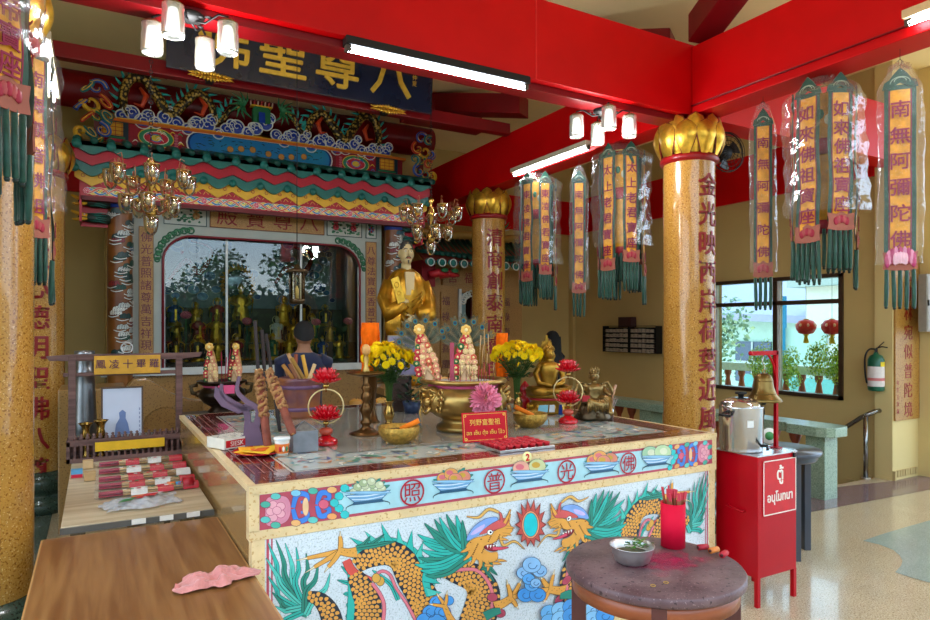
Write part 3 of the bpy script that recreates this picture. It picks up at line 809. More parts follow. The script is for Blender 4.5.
def lotus_lamp(label, loc, s=1.0, rz=0):
    t = thing('lotus_lamp', label, 'lamp', loc, rz, 'red glass lotus lamps'); t.scale = (s,)*3
    mb = MB(); mb.lathe([(0,0),(.062,0),(.064,.012),(.056,.028),(.03,.042),(.022,.05),(0,.05)], REDG, 32); mb.build('base', t)
    mb = MB()
    for i in range(12):
        a = TAU*i/12
        mb.ball((.05*math.cos(a), .05*math.sin(a), .018), (.014,.014,.012), REDL, 8)
    mb.build('base_petals', t)
    mb = MB(); mb.lathe([(0,.048),(.024,.052),(.036,.066),(.036,.078),(.024,.09),(0,.092)], M('coral knop', 'C0523A', .3), 24); mb.build('knop', t)
    mb = MB(); mb.torus(.093, .0042, M('pale gilt ring', 'D9C48A', .3, .7), (0,0,.205), 'y', 48, 8); mb.build('ring', t)
    mb = MB(); mb.cyl((0,0,.088), (0,0,.13), .005, BRASSB); mb.cyl((0,0,.285), (0,0,.33), .005, BRASSB); mb.lathe([(0,.1),(.012,.105),(.018,.118),(.008,.13),(0,.13)], BRASSB, 16); mb.lathe([(0,.3),(.012,.305),(.02,.32),(.01,.33),(0,.33)], BRASSB, 16); mb.build('stem', t)
    for nm, z0, r0 in (('lower_lotus', .13, .072), ('upper_lotus', .33, .068)):
        mb = MB()
        for ring, (n, rr, h, ph, lift) in enumerate(((12, r0, .02, 0, .0), (12, r0*.86, .042, .5, .012), (10, r0*.62, .06, .2, .02), (7, r0*.36, .066, 0, .026))):
            for i in range(n):
                a = TAU*(i+ph)/n
                def pet(u, v, a=a, rr=rr, h=h, lift=lift):
                    w_ = .019*math.sin(min(1, .15+v)*PI*.86)**.8
                    rad = .012+rr*v; z = z0+lift*.5+h*(v**1.8)+.008*(abs(u-.5)*2)**2
                    x, y = rad, (u-.5)*2*w_
                    return (x*math.cos(a)-y*math.sin(a), x*math.sin(a)+y*math.cos(a), z)
                mb.surf(pet, 4, 6, REDG)
        mb.lathe([(0, z0), (.02, z0), (.026, z0+.02), (.012, z0+.04), (0, z0+.04)], REDL, 16)
        mb.build(nm, t, solid=.0012)
    return t
lotus_lamp('red glass lotus lamp with pale ring beside the grey metal box', on(326, 447, 3.47), .98, YAW*-1+.25)
lotus_lamp('red glass lotus lamp with pale ring between gold Buddha and bronze statue', on(568, 427, 4.25), 1.0, -.75)

# flowers
def bloom_mesh(m):
    mb = MB(); MY2 = M('chrysanthemum heart', 'E6B80C', .7)
    for ring, (n, l, tl) in enumerate(((16, .024, .1), (14, .021, .45), (10, .015, .9))):
        for i in range(n):
            a = TAU*(i+.3*ring)/n
            x = math.cos(a); y = math.sin(a); w_ = .0035
            mb.add([(-y*w_*.5, x*w_*.5, 0), (y*w_*.5, -x*w_*.5, 0), (x*l*.6+y*w_, y*l*.6-x*w_, l*.5*math.sin(tl)), (x*l, y*l, l*math.sin(tl)), (x*l*.6-y*w_, y*l*.6+x*w_, l*.5*math.sin(tl))], [(0, 1, 2, 3, 4)], m)
    mb.ball((0, 0, .004), (.005, .005, .004), MY2, 8)
    return mb
YEL = M('yellow petals', 'F7D40C', .7, var=.08, scale=30, spec=.2)
LEAF = M('bouquet leaf green', '2F5420', .55, var=.35, scale=20)
STEM = M('flower stem green', '4A6A2C', .5)
_bl = {}
def bouquet(label, loc, w_, h, n, seed, cat='flowers', zb=.12):
    rnd = random.Random(seed)
    t = thing('chrysanthemum_bouquet', label, cat, loc, 0, 'yellow chrysanthemum bouquets')
    st = MB(); lf = MB(); pos = []
    for i in range(n):
        a = i*2.39996; q = math.sqrt((i+.5)/n); q2 = min(1, q*1.15)
        x = q2*w_*math.cos(a); y = q2*w_*math.sin(a)
        z = h*(.60+.44*math.sqrt(max(0, 1-q*q)))+rnd.uniform(-.015, .015)
        pos.append((x, y, z, q))
        b = Vector((x*.08, y*.08, -.06))
        st.tube([b, (x*.15, y*.15, h*.3), (x*.65, y*.65, h*.62), (x, y, z-.004)], .0016, STEM, 4)
    for i in range(n*4):
        x, y, z, q = rnd.choice(pos); t_ = rnd.uniform(.2, .85)
        c = Vector((x*(.15+.8*t_), y*(.15+.8*t_), h*.2+z*.75*t_)); a = rnd.uniform(0, TAU); l = rnd.uniform(.02, .045); d = Vector((math.cos(a), math.sin(a), rnd.uniform(-.3, .5)))*l; s_ = Vector((-math.sin(a), math.cos(a), .2))*l*.28
        lf.add([c, c+d*.4+s_, c+d*.7+s_*.8, c+d, c+d*.7-s_*.8, c+d*.4-s_], [(0,1,2,3,4,5)], LEAF)
    st.build('stems', t); lf.build('leaves', t)
    proto = bloom_mesh(YEL)
    me = None
    for (x, y, z, q) in pos:
        if me is None:
            o = proto.build('blossom', t); me = o.data
        else:
            o = bpy.data.objects.new('blossom', me); COL.objects.link(o); o.parent = t
        o.location = (x, y, z); o.rotation_euler = (-y/w_*1.25, x/w_*1.25, rnd.uniform(0, 6)); s_ = rnd.uniform(1.0, 1.35); o.scale = (s_, s_, s_)
    return t
def vase(label, loc, s=1):
    mb = MB(); mb.lathe([(0,0),(.042,0),(.043,.006),(.026,.016),(.018,.03),(.03,.055),(.036,.08),(.026,.115),(.018,.135),(.026,.152),(.034,.16),(.031,.158),(.016,.135),(.016,.1),(0,.1)], BRASSB, 32)
    o = mb.build('flower_vase', loc=loc); o.scale = (s,)*3
    return tag(o, label, 'vase', 'brass flower vases')
v1 = on(389, 427, 4.12); vase('slim brass vase holding yellow chrysanthemums, left of the big incense urn', v1)
bouquet('yellow chrysanthemum bouquet left of the big incense urn', v1+Vector((0,0,.16)), .155, .34, 98, 1)
v2 = on(518, 414, 4.72); vase('slim brass vase holding yellow chrysanthemums, right of the big incense urn', v2, .95)
bouquet('yellow chrysanthemum bouquet right of the urn, in front of the gold Buddha', v2+Vector((-.01,0,.15)), .175, .34, 98, 2)

def bowl(label, loc, cang, s=1):
    t = thing('incense_bowl', label, 'bowl', loc, 0, 'carved gold bowls'); t.scale = (s,)*3
    mb = MB(); gm = M('carved gilt bowl', 'B08A3C', .38, .75, var=.35, scale=60, bump=.6, bscale=90)
    mb.lathe([(0,.0),(.055,0),(.058,.006),(.085,.02),(.108,.05),(.112,.085),(.108,.092),(.100,.09),(.098,.06),(.08,.05),(0,.05)], gm, 40); mb.build('bowl_body', t)
    mb = MB(); mb.lathe([(0,.066),(.09,.068),(.1,.06)], M('incense ash', '3B2E24', .95, var=.4, scale=50, bump=.6), 24); mb.build('ash', t)
    return t
def candle(label, loc, d, L_=.11, r=.014):
    d = Vector(d).normalized(); p = Vector((0,0,0))
    mb = MB(); mb.tube([p, p+d*L_], r, CONE, 20); mb.tube([p+d*L_*.985, p+d*(L_*1.002)], [r*.7, r*.7], M('pale candle end', 'E9B06A', .6), 16)
    return tag(mb.build('candle', loc=loc), label, 'candle', 'thick orange candles')
b1_ = on(399, 449, 3.52); bowl('carved gold bowl in front of the left vase on the altar', b1_, 0)
candle('thick orange candle leaning in the left gold bowl', b1_+Vector((.0,-.02,.075)), (.75,-.45,.42))
b2_ = on(530, 431, 4.08); bowl('carved gold bowl right of the red sign on the altar', b2_, 0, .97)
candle('thick orange candle leaning in the right gold bowl', b2_+Vector((.0,-.03,.075)), (-.85,.1,.42), .14)

# great incense urn
uc = on(463, 430, 3.98)
urn = thing('incense_urn', 'big round brass incense urn with pink ribbon, middle of the altar', 'urn', uc, -YAW)
mb = MB()
mb.lathe([(0,0),(.155,0),(.165,.012),(.16,.03),(.13,.05),(.125,.07),(.17,.09),(.225,.13),(.245,.18),(.238,.225),(.205,.262),(.20,.275),(.225,.285),(.262,.29),(.266,.305),(.258,.312),(.235,.312),(.2,.29),(.19,.26)], BRASS, 56)
mb.build('urn_body', urn)
mb = MB(); mb.lathe([(0,.298),(.1,.304),(.2,.296),(.235,.29)], M('pale incense ash', 'A9A298', .95, var=.15, scale=40, bump=.5), 32); mb.build('ash', urn)
mb = MB(); mb.lathe([(.203,.262),(.212,.266),(.212,.284),(.203,.287)], M('pink ribbon satin', 'D8527E', .45), 48); mb.build('ribbon', urn)
for a in (math.radians(-140), math.radians(-10)):
    mb = MB()                                        # lion mask
    mb.T = Matrix.Rotation(a, 4, 'Z') @ Matrix.Translation((.232, 0, .2)) @ Matrix.Scale(1.45, 4)
    mb.ball((0,0,0), (.03,.055,.055), BRASS, 14); mb.ball((.026,0,-.008), (.018,.026,.018), BRASS, 10)
    for sy in (-1, 1):
        mb.ball((.026, sy*.024, .018), (.01,.012,.012), BRASSB, 8); mb.tube([(.018, sy*.012, .036), (.03, sy*.03, .04), (.016, sy*.05, .03)], [.006,.008,.003], BRASS, 6)
        for k in range(4): mb.torus(.013, .005, BRASS, (.008, sy*(.05+.004*k), -.035+k*.022), 'x', 12, 6)
        mb.tube([(.03, sy*.02, -.02), (.036, sy*.036, .0), (.02, sy*.05, .025)], .003, BRASSB, 6)
    mb.tube([(.03,-.024,-.03), (.036,-.012,-.05), (.038,0,-.056), (.036,.012,-.05), (.03,.024,-.03)], .006, BRASS, 6)
    mb.build('lion_mask', urn)
# pink net pompom on the urn's front
mb = MB(); rnd = random.Random(5); PINK = M('pink net', 'EE94AC', .8, var=.15, scale=30)
for i in range(420):
    d = Vector((rnd.gauss(0,1), rnd.gauss(0,1), rnd.gauss(0,1))).normalized(); s_ = d.orthogonal().normalized(); L_ = rnd.uniform(.06,.098)
    s2 = d.cross(s_)
    mb.add([d*.02, d*L_*.6+s_*.007, d*L_+s_*.006+s2*.005, d*L_*1.03-s_*.002, d*L_+s2*-.005-s_*.006, d*L_*.6-s_*.007], [(0,1,2,3,4,5)], PINK)
pp = on(485, 398, 3.72); pp.z = at(485, 398, d=3.68).z
o = mb.build('ribbon_pompom', loc=at(485, 399, d=3.69)); tag(o, 'fluffy pink net pompom hung on the front of the big urn', 'pompom')

# incense sticks in the urn
STK = M('magenta incense stick', 'A8203E', .7); STK2 = M('tan incense paste', 'B08A5A', .8)
src = None; rnd = random.Random(11)
for i, (px, hh, ln) in enumerate(((440,.07,0),(448,.06,.1),(455,.07,-.05),(460,.09,.05),(466,.07,0),(471,.11,-.08),(478,.26,.03),(481,.2,.12),(486,.15,.0),(490,.27,-.06),(493,.1,.1),(474,.06,.05),(484,.3,.04))):
    p = at(px, 380, d=3.86+rnd.uniform(-.08,.08)); p.z = uc.z+.285
    if src is None:
        mb = MB(); mb.cyl((0,0,0),(0,0,.4),.0022,STK,6); mb.cyl((0,0,.4),(0,0,1),.003,STK2,6)
        src = mb.build('incense_stick', loc=p); o = src
    else: o = dup(src, p)
    o.scale = (1,1,hh+.03); o.rotation_euler = (rnd.uniform(-.1,.1), ln, 0)
    tag(o, 'thin incense stick standing in the ash of the big brass urn', 'incense stick', 'incense sticks in the big urn')
mb = MB(); mb.box(-.013,.013,-.002,.002,0,.24, M('pink paper slip', 'B04A5E', .8)); p = on(452, 376, 3.9); p.z = uc.z+.29
tag(mb.build('paper_slip', loc=p), 'tall pink paper slip standing in the urn between the two flower mountains', 'slip')

# flower mountains with peacock feathers
def mountain(label, loc, h, w_, seed, lean, feather=True, group='flower mountains with peacock feathers'):
    rnd = random.Random(seed)
    t = thing('flower_mountain', label, 'ornament', loc, 0, group, rot=(0, lean, -YAW))
    mb = MB(); BK = M('gilt paper backing', 'C09A54', .6, .2, var=.3, scale=30)
    mb.prism([(-w_*.8,0),(w_*.8,0),(w_*.95,h*.35),(w_*.5,h*.8),(0,h),(-w_*.5,h*.8),(-w_*.95,h*.35)], -.008, .008, BK); mb.build('backing', t)
    cols = [P('D96A4A',.6), P('E8B088',.6), P('C8343C',.6), P('F0D09A',.6), P('E39A78',.6)]
    fm_ = {}
    k = 0
    for row in range(10):
        z = h*(.06+.88*row/9)+.004*(row%2); ww = w_*(1.0 if row < 4 else 1-.14*(row-3))
        n = max(1, round(ww*2/.034))
        for j in range(n):
            x = -ww+ww*2*(j+.5)/n if n > 1 else 0
            edge = (j == 0 or j == n-1)
            c = (cols[2] if row % 3 else P('2E6A3A',.6)) if edge and j == 0 and row < 9 else rnd.choice(cols[:2]+cols[3:])
            if row == 9: c = P('E9B95C',.5)
            key = c.name
            if key not in fm_:
                mb = MB()
                for q in range(7):
                    a = TAU*q/7; mb.ball((.009*math.cos(a), -.0, .009*math.sin(a)), (.0075,.004,.0075), c, 6)
                mb.ball((0,-.004,0), .006, P('F2DE9A',.6), 6)
                o = mb.build('paper_flower', t); fm_[key] = o.data
            else:
                o = bpy.data.objects.new('paper_flower', fm_[key]); COL.objects.link(o); o.parent = t
            o.location = (x, -.014-rnd.uniform(0,.008), z); o.rotation_euler = (0, rnd.uniform(0,3), 0); s_ = rnd.uniform(1.15,1.5)*(1.5 if row == 9 else 1); o.scale = (s_,)*3
            k += 1
    mb = MB(); mb.prism([(-.02,0),(.02,0),(.02,.07),(0,.1),(-.02,.07)], -.03, -.022, P('D9B48A',.6)); mb.tube([(-w_*.5,-.03,.01),(0,-.034,.08),(w_*.5,-.03,.01)], .004, P('C89A6A')); mb.build('front_charm', t)
    if feather:
        FE = M('peacock feather barbs', '4E5440', .6, var=.5, scale=40); QU = P('8A7A5A'); EY1 = M('feather eye teal', '0F6A70', .35, .3); EY2 = M('feather eye bronze', '7A5A22', .4, .3); EY3 = P('101C4A', .3)
        for i, a in enumerate((-1.25,-.85,-.45,-.1,.3,.7,1.15)):
            mb = MB(); L_ = .17+.03*math.cos(a); b = Vector((0,.012,h*.62)); d = Vector((math.sin(a),0,math.cos(a)*.9+.15)).normalized(); s_ = Vector((d.z,0,-d.x))
            mb.tube([b, b+d*L_], [.0016,.0008], QU, 5)
            for j in range(26):
                f_ = .25+.75*j/26; c0 = b+d*L_*f_; ww = .034*math.sin(min(1,f_*1.05)*PI*.9)+.008
                for sg in (-1,1):
                    e_ = c0+s_*sg*ww+d*.022; n_ = d*.0014
                    mb.add([c0-n_, c0+n_, (c0+e_)/2+d*.004+n_, e_, (c0+e_)/2+d*.002-n_], [(0,1,2,3,4)], FE)
            c0 = b+d*L_*.84
            for (r, m_, off) in ((.019,EY2,-.002),(.013,EY1,-.0035),(.007,EY3,-.005)):
                mb.add([(c0.x+r*math.cos(q*TAU/14), c0.y+off, c0.z+r*1.15*math.sin(q*TAU/14)) for q in range(14)], [tuple(range(14))], m_)
            mb.build('peacock_feather', t)
    return t
p = at(430, 378, d=4.0); p.z = uc.z+.29
mountain('paper flower mountain with peacock feathers, left of the pink paper slip', p, .34, .075, 3, -.2)
p = at(465, 378, d=4.02); p.z = uc.z+.29
mountain('paper flower mountain with peacock feathers, right of the pink paper slip', p, .33, .075, 4, .02)

# red sign on the altar
sp = on(486, 440, 3.56)
sg = thing('red_sign', 'red acrylic sign with gold Chinese and Thai writing, standing before the big urn', 'sign', sp, -.12, rot=(math.radians(-9), 0, -.12))
mb = MB(); mb.box(-.135,.135,-.003,.003,0,.16, M('red acrylic', 'C20A1E', .4, spec=.25)); mb.box(-.06,.06,.003,.06,0,.004,_M['red acrylic']); mb.build('panel', sg, bevel=.001)
mb = MB(); GT = P('E6C24A', .4)
for (x0,x1,z0,z1) in ((-.125,.125,.149,.151),(-.125,.125,.009,.011),(-.126,-.124,.009,.151),(.124,.126,.009,.151)): mb.box(x0,x1,-.0042,-.003,z0,z1,GT)
for sx_ in (-1,1):
    for sz_ in (.018,.142): mb.torus(.006,.0014,GT,(sx_*.117,-.0036,sz_),'y',12,5); mb.cbox((sx_*.112,-.0036,sz_),.006,.001,.006,GT)
mb.build('gold_border', sg)
mb = MB()
for i, ch in enumerate('列野富聖祖'): mb.text(ch, .033, GT, face(-.075+i*.037, -.0042, .105), .001)
mb.text('ฮก เซ็น ตุ้ง เซ็น โจ้ว', .033, GT, face(0, -.0042, .048), .001)
mb.build('lettering', sg)

# tray of red cups
p0 = top(501, 453); p1 = top(548, 446); p2 = top(479, 445.5)
tx = Vector(((p0.x+p1.x)/2, (p0.y+p2.y)/2, .981)); TW, TD = (p1.x-p0.x), (p2.y-p0.y)
TW = abs(TW)+.0; TD = abs(TD)
tray = thing('serving_tray', 'dark rectangular metal tray of small red cups on the front edge of the altar', 'tray', tx, 0)
mb = MB(); mb.box(-TW/2,TW/2,-TD/2,TD/2,0,.004,STEEL)
for (a,b,c,d) in ((-TW/2-.008,TW/2+.008,-TD/2-.008,-TD/2),(-TW/2-.008,TW/2+.008,TD/2,TD/2+.008),(-TW/2-.008,-TW/2,-TD/2,TD/2),(TW/2,TW/2+.008,-TD/2,TD/2)): mb.box(a,b,c,d,.002,.014,STEEL)
mb.build('tray_plate', tray, bevel=.001)
src = None; nx, ny = 7, 5
CUPM = P('C0202C', .3)
for j in range(ny):
    for i in range(nx):
        loc = tx+Vector((-TW/2+TW*(i+.5)/nx, -TD/2+TD*(j+.5)/ny, .004))
        if src is None:
            src = thing('tea_cup', 'x', 'cup', loc, 0, 'small red cups on the tray')
            r = min(TW/nx, TD/ny)*.42
            mb = MB(); mb.lathe([(0,0),(r*.7,0),(r*.95,.022),(r,.026),(r*.9,.025),(r*.62,.004),(0,.004)], CUPM, 16); mb.build('cup_body', src)
            mb = MB(); mb.lathe([(0,.017),(r*.83,.017)], M('dark red tea', '4A0A0C', .05), 16); mb.build('tea', src)
            o = src
        else: o = dup(src, loc)
        row = ('front', 'second', 'middle', 'fourth', 'rear')[j]; cc = ('leftmost', 'second', 'third', 'fourth', 'fifth', 'sixth', 'rightmost')[i]
        o['label'] = 'small red cup on the metal tray, %s from the left in the %s row' % (cc, row) if i not in (0, 6) else 'small red cup on the metal tray, %s in the %s row' % (cc, row)

# brass pedestal candlestick with an egg-topped orange candle
cs = on(366, 433, 3.80)
t = thing('pedestal_candlestick', 'tall turned brass candlestick with a wide drip plate, left of the yellow flowers', 'candlestick', cs)
mb = MB(); mb.lathe([(0,0),(.092,0),(.095,.008),(.06,.02),(.03,.035),(.022,.05),(.034,.065),(.034,.075),(.02,.09),(.028,.12),(.04,.14),(.028,.165),(.018,.19),(.032,.21),(.026,.235),(.018,.25),(.03,.27),(.022,.285),(.014,.3),(.014,.345)], M('dark turned brass', '6A4A28', .28, .85, var=.3, scale=9), 36); mb.build('stem', t)
mb = MB(); mb.lathe([(0,.335),(.05,.338),(.105,.35),(.112,.36),(.107,.358),(.05,.345),(0,.343)], _M['dark turned brass'], 40); mb.build('drip_plate', t)
mb = MB(); mb.lathe([(0,.345),(.02,.346),(.022,.37),(.012,.4),(.016,.44),(.012,.46),(.02,.47)], BRASS, 24); mb.ball((0,0,.49), (.026,.026,.034), P('D8A05A',.4), 16); mb.build('finial', t)
def cloth_wrap(label, loc, r, h, seed=1, grp='orange wrapped candles'):
    mb = MB(); OC = M('bright orange crepe', 'F06A08', .8, var=.15, scale=25, spec=.15)
    rnd = random.Random(seed)
    mb.lathe([(r*.9,0),(r,.02),(r*.92,h*.4),(r*1.04,h*.8),(r*.96,h),(r*.8,h*.98)], OC, 40, wob=lambda a,t_,z: 1+.10*math.sin(a*9+z*20)+.05*math.sin(a*17))
    for i in range(14):
        a = i*.45+1; z = h*rnd.uniform(.3,.9); mb.tube([(r*math.cos(a),r*math.sin(a),z),(r*1.12*math.cos(a+.1),r*1.12*math.sin(a+.1),z-.03),(r*1.05*math.cos(a+.2),r*1.05*math.sin(a+.2),z-.08)],.004,OC,5)
    return tag(mb.build('wrapped_candle', loc=loc), label, 'candle', grp)
p = at(369, 375, d=4.25)
mb = MB(); mb.lathe([(0,0),(.07,0),(.05,.02),(.03,.1),(.05,p.z-.981-.01),(.06,p.z-.981-.001),(0,p.z-.981-.001)], M('dark turned brass',''), 24)
tag(mb.build('candle_pedestal', loc=(p.x+.02, p.y+.03, .981)), 'brass pedestal under the orange wrapped candle, behind the tall candlestick', 'pedestal')
cloth_wrap('bright orange crepe-wrapped candle behind the egg finial of the brass candlestick', (p.x+.02, p.y+.03, p.z), .055, .34, 1)
# right pair: small brass column candlestick + orange wrap + red jar
cs = on(502, 408, 5.0)
mb = MB(); mb.lathe([(0,0),(.035,0),(.03,.02),(.016,.04),(.026,.08),(.016,.12),(.028,.16),(.016,.2),(.03,.24),(.02,.25),(0,.25)], _M['dark turned brass'], 24)
tag(mb.build('small_candlestick', loc=(cs.x,cs.y,.981)), 'short turned brass candlestick just right of the big urn', 'candlestick')
cloth_wrap('bright orange crepe-wrapped candle on the right, beside the second yellow bouquet', (cs.x,cs.y,1.231), .042, .33, 2)
cs = on(525, 404, 4.95)
mb = MB(); mb.lathe([(0,0),(.04,0),(.03,.015),(.05,.04),(.055,.075),(.04,.1),(.02,.11),(.04,.14),(.042,.17),(.02,.2),(0,.22)], REDL, 24)
tag(mb.build('gourd_ornament', loc=cs), 'red lacquer gourd ornament behind the right vase', 'ornament')

# noodle carton with plastic bag
p = on(230, 452, 3.42)
t = thing('card_carton', 'open card carton with red lettering at the left end of the altar', 'box', p, .45)
mb = MB(); W2, D2, H2 = .085, .075, .055; CB = P('E4DCCB', .7)
mb.box(-W2,W2,-D2,D2,0,.003,CB); mb.box(-W2,W2,-D2,-D2+.003,0,H2,CB); mb.box(-W2,W2,D2-.003,D2,0,H2,CB); mb.box(-W2,-W2+.003,-D2,D2,0,H2,CB); mb.box(W2-.003,W2,-D2,D2,0,H2,CB); mb.build('tray', t)
mb = MB(); mb.box(-W2+.008,W2-.03,-D2-.001,-D2,.008,.044,P('C8141C')); mb.text('SIESK', .024, P('F4EBD8'), face(-.012,-D2-.001,.026), .001)
mb.prism([(W2-.025,.006),(W2-.005,.026),(W2-.025,.046)], -D2-.001, -D2, P('3E8A4A')); mb.box(W2,W2+.001,-D2+.02,D2-.02,.008,.044,P('C8141C')); mb.build('printed_label', t)
rnd = random.Random(8); mb = MB()
mb.surf(lambda u,v: ((u-.5)*.15, (v-.5)*.13, .02+.055*math.sin(u*PI)*math.sin(v*PI)+.012*math.sin(u*23+v*9)*math.sin(v*17+u*4)), 22, 22, FILM)
tag(mb.build('plastic_bag', loc=p+Vector((0,0,.018))), 'crumpled clear plastic bag in the card carton at the left end of the altar', 'bag'); bpy.data.objects['plastic_bag'].rotation_euler=(0,0,.45)

# red plate with joss paper
p = on(259, 458, 3.22)
mb = MB(); mb.lathe([(0,.002),(.09,.002),(.12,.012),(.124,.018),(.12,.015),(.09,.006),(0,.006)], P('B81420', .25), 40)
tag(mb.build('plate', loc=p), 'flat red plate under yellow joss paper at the front left of the altar', 'plate')
for i, (rz, dx, dy, c, lb) in enumerate(((.5, 0,0,'F0B418','bottom sheet, turned to the left, of yellow joss paper on the red plate'), (-.1,.01,.01,'F4A814','middle sheet of yellow joss paper on the red plate'), (1.0,.005,-.01,'F2C22A','top sheet of yellow joss paper on the red plate, marked orange'))):
    mb = MB(); h_ = .014+i*.004
    mb.surf(lambda u,v: ((u-.5)*.2, (v-.5)*.15, .012*math.sin(u*3+i)*(v-.5)+.012*abs(u-.5)), 10, 10, P(c,.6))
    mb.surf(lambda u,v: ((u-.5)*.09, (v-.5)*.06, .012*math.sin((.275+u*.45)*3+i)*(v-.5)*.4+.012*abs(u-.5)*.45+.002), 6, 6, P('E2641A',.6))
    tag(mb.build('joss_paper', loc=p+Vector((dx,dy,.008+i*.005)), solid=.0006), lb, 'paper', 'joss paper on the red plate'); bpy.data.objects[mb and 'joss_paper' if i==0 else 'joss_paper.%03d'%i].rotation_euler = (0,0,rz)

# paper cup
p = on(282, 456, 3.18)
t = thing('snack_cup', 'small printed tub with a white lid, leaning ground for a fat joss stick', 'tub', p)
t['label'] = 'small printed tub with white lid left of the grey metal box'
mb = MB(); mb.lathe([(0,0),(.028,0),(.036,.078),(0,.078)], P('D9D2C4',.5), 28); mb.build('cup_wall', t)
mb = MB(); mb.lathe([(.0295,.012),(.0350,.058)], P('D8702A',.5), 28); mb.build('print', t)
mb = MB()
for i, c in enumerate(('C81E1E','F0E8D8','3E7A4A')): mb.ball((.034*math.cos(-2.1+i*.5), .034*math.sin(-2.1+i*.5), .034), (.006,.006,.014), P(c), 8)
mb.build('motif', t)
mb = MB(); mb.lathe([(.036,.074),(.039,.076),(.039,.086),(.036,.088),(0,.087)], P('E6E6E2',.4), 28); mb.build('lid', t)

# grey metal box with wire pyramid
p = on(304, 456, 3.3)
t = thing('metal_box', 'square grey metal box with a low wire pyramid lid on the altar', 'box', p, -.12)
GM = M('galvanised sheet', '85868A', .4, .6, var=.15, scale=20)
mb = MB(); mb.box(-.062,.062,-.055,.055,0,.105,GM); mb.build('box_body', t, bevel=.002)
mb = MB(); ap = (0,0,.15)
for sx_ in (-1,1):
    for sy_ in (-1,1): mb.cyl((sx_*.058,sy_*.05,.106), ap, .0022, GM, 6)
mb.add([(-.058,-.05,.106),(.058,-.05,.106),(0,0,.145),(.058,.05,.106),(-.058,.05,.106)], [(0,1,2),(1,3,2),(3,4,2),(4,0,2)], M('tarnished mesh', '6E6C66', .5, .5, var=.3, scale=60)); mb.build('lid', t)

# purple curled stand
p = on(246, 448, 3.42); sc = 3.42/655
def curve_slab(pts, w_, th, m, mb, y=0):
    c = crom(pts, 8); k = len(c); Lp, Rp = [], []
    for i in range(k):
        d = (c[min(i+1,k-1)]-c[max(i-1,0)]).normalized(); n_ = Vector((-d.y,d.x)); t_ = i/(k-1)
        ww = (w_(t_) if callable(w_) else w_)/2
        Lp.append(c[i]+n_*ww); Rp.append(c[i]-n_*ww)
    for i in range(k-1):
        mb.prism([tuple(Lp[i]), tuple(Lp[i+1]), tuple(Rp[i+1]), tuple(Rp[i])], y-th/2, y+th/2, m)
t = thing('incense_cradle', 'mauve wooden cradle with curled arms holding the fat dragon joss sticks', 'stand', (p.x,p.y,.9832), -.3)
mb = MB()
q = lambda x, y: ((x-246)*sc, (448-y)*sc)
mb.prism([q(222,452),q(268,452),q(262,440),q(258,425),q(250,424),q(244,436),q(232,444)], -.012, .012, PURW)
mb.build('foot', t, bevel=.002)
for nm, pts in (('front_arm', [q(256,428),q(258,412),q(246,402),q(238,392),q(240,378),q(237,398),q(240,404),(.0,.25)][:5]), ('rear_arm', [q(246,440),q(246,415),q(232,404),q(223,396),q(222,386)])):
    mb = MB(); curve_slab(pts, lambda t_: .035-.02*t_, .02, PURW, mb, y=-.012 if nm == 'front_arm' else .03); mb.build(nm, t)
mb = MB(); mb.prism([q(216,388),q(222,392),q(228,402),q(240,408),q(252,404),q(252,412),q(238,416),q(222,408),q(215,398)], .02, .05, PURW); mb.build('crescent', t, bevel=.002)

# fat dragon joss sticks
JO = M('red brown joss stick', '7E3E2C', .7, var=.25, scale=16, bump=.4); JD = M('ochre dragon relief', '9E7040', .6, var=.3, scale=22); JE = P('C98A50', .6)
def joss(label, a, b, r, deco=True, m=None):
    a = Vector(a); b = Vector(b); d = b-a; L_ = d.length; rt = Vector((0,0,1)).rotation_difference(d.normalized()).to_euler()
    t = thing('dragon_joss_stick', label, 'joss stick', a, 0, 'fat dragon joss sticks', rot=rt)
    mb = MB(); mb.tube([(0,0,0),(0,0,.02),(0,0,L_)], [r*.8,r,r*.95], m or JO, 20); mb.tube([(0,0,-.001),(0,0,.001)], [r*.4,r*.4], JE, 12); mb.build('stick', t)
    if deco:
        mb = MB()
        for q_ in range(2):
            pts = []
            for i in range(90):
                f_ = .42+.58*i/89; an = i*.2+PI*q_+.5*math.sin(i*.35); pts.append((r*1.02*math.cos(an), r*1.02*math.sin(an), L_*f_))
            mb.tube(pts, [r*.42+.0025*math.sin(i*1.1) for i in range(90)], JD, 8)
        rj = random.Random(5)
        for i in range(80):
            f_ = .4+.6*i/80; an = rj.uniform(0, TAU); mb.ball((r*1.08*math.cos(an), r*1.08*math.sin(an), L_*f_), rj.uniform(.004, .008), JD, 5)
        mb.build('coiled_dragon', t)
        mb = MB(); mb.ball((0,0,L_+r*.4), (r*1.2,r*1.5,r*.8), JD, 10); mb.ball((0,-r*1.5,L_+r*.3), (r*.6,r*.7,r*.45), JD, 8)
        for s_ in (-1,1): mb.tube([(s_*r*.6,0,L_+r),(s_*r*1.1,r*.6,L_+r*1.7)], [.005,.001], JD, 6); mb.ball((s_*r*.7,-r*.9,L_+r*.8), r*.22, P('E8D8A0'), 6)
        mb.build('dragon_head', t)
    return t
joss('fat dragon joss stick standing left of its twin, over the joss paper', on(268, 450, 3.3)+Vector((0,0,.012)), at(259, 374, d=3.5), .021)
joss('fat slanting dragon joss stick whose foot rests by the grey metal box', at(293, 434, d=3.22), at(270, 374, d=3.45), .02)
dk = M('charred incense log', '2A2222', .8, var=.3, scale=14)
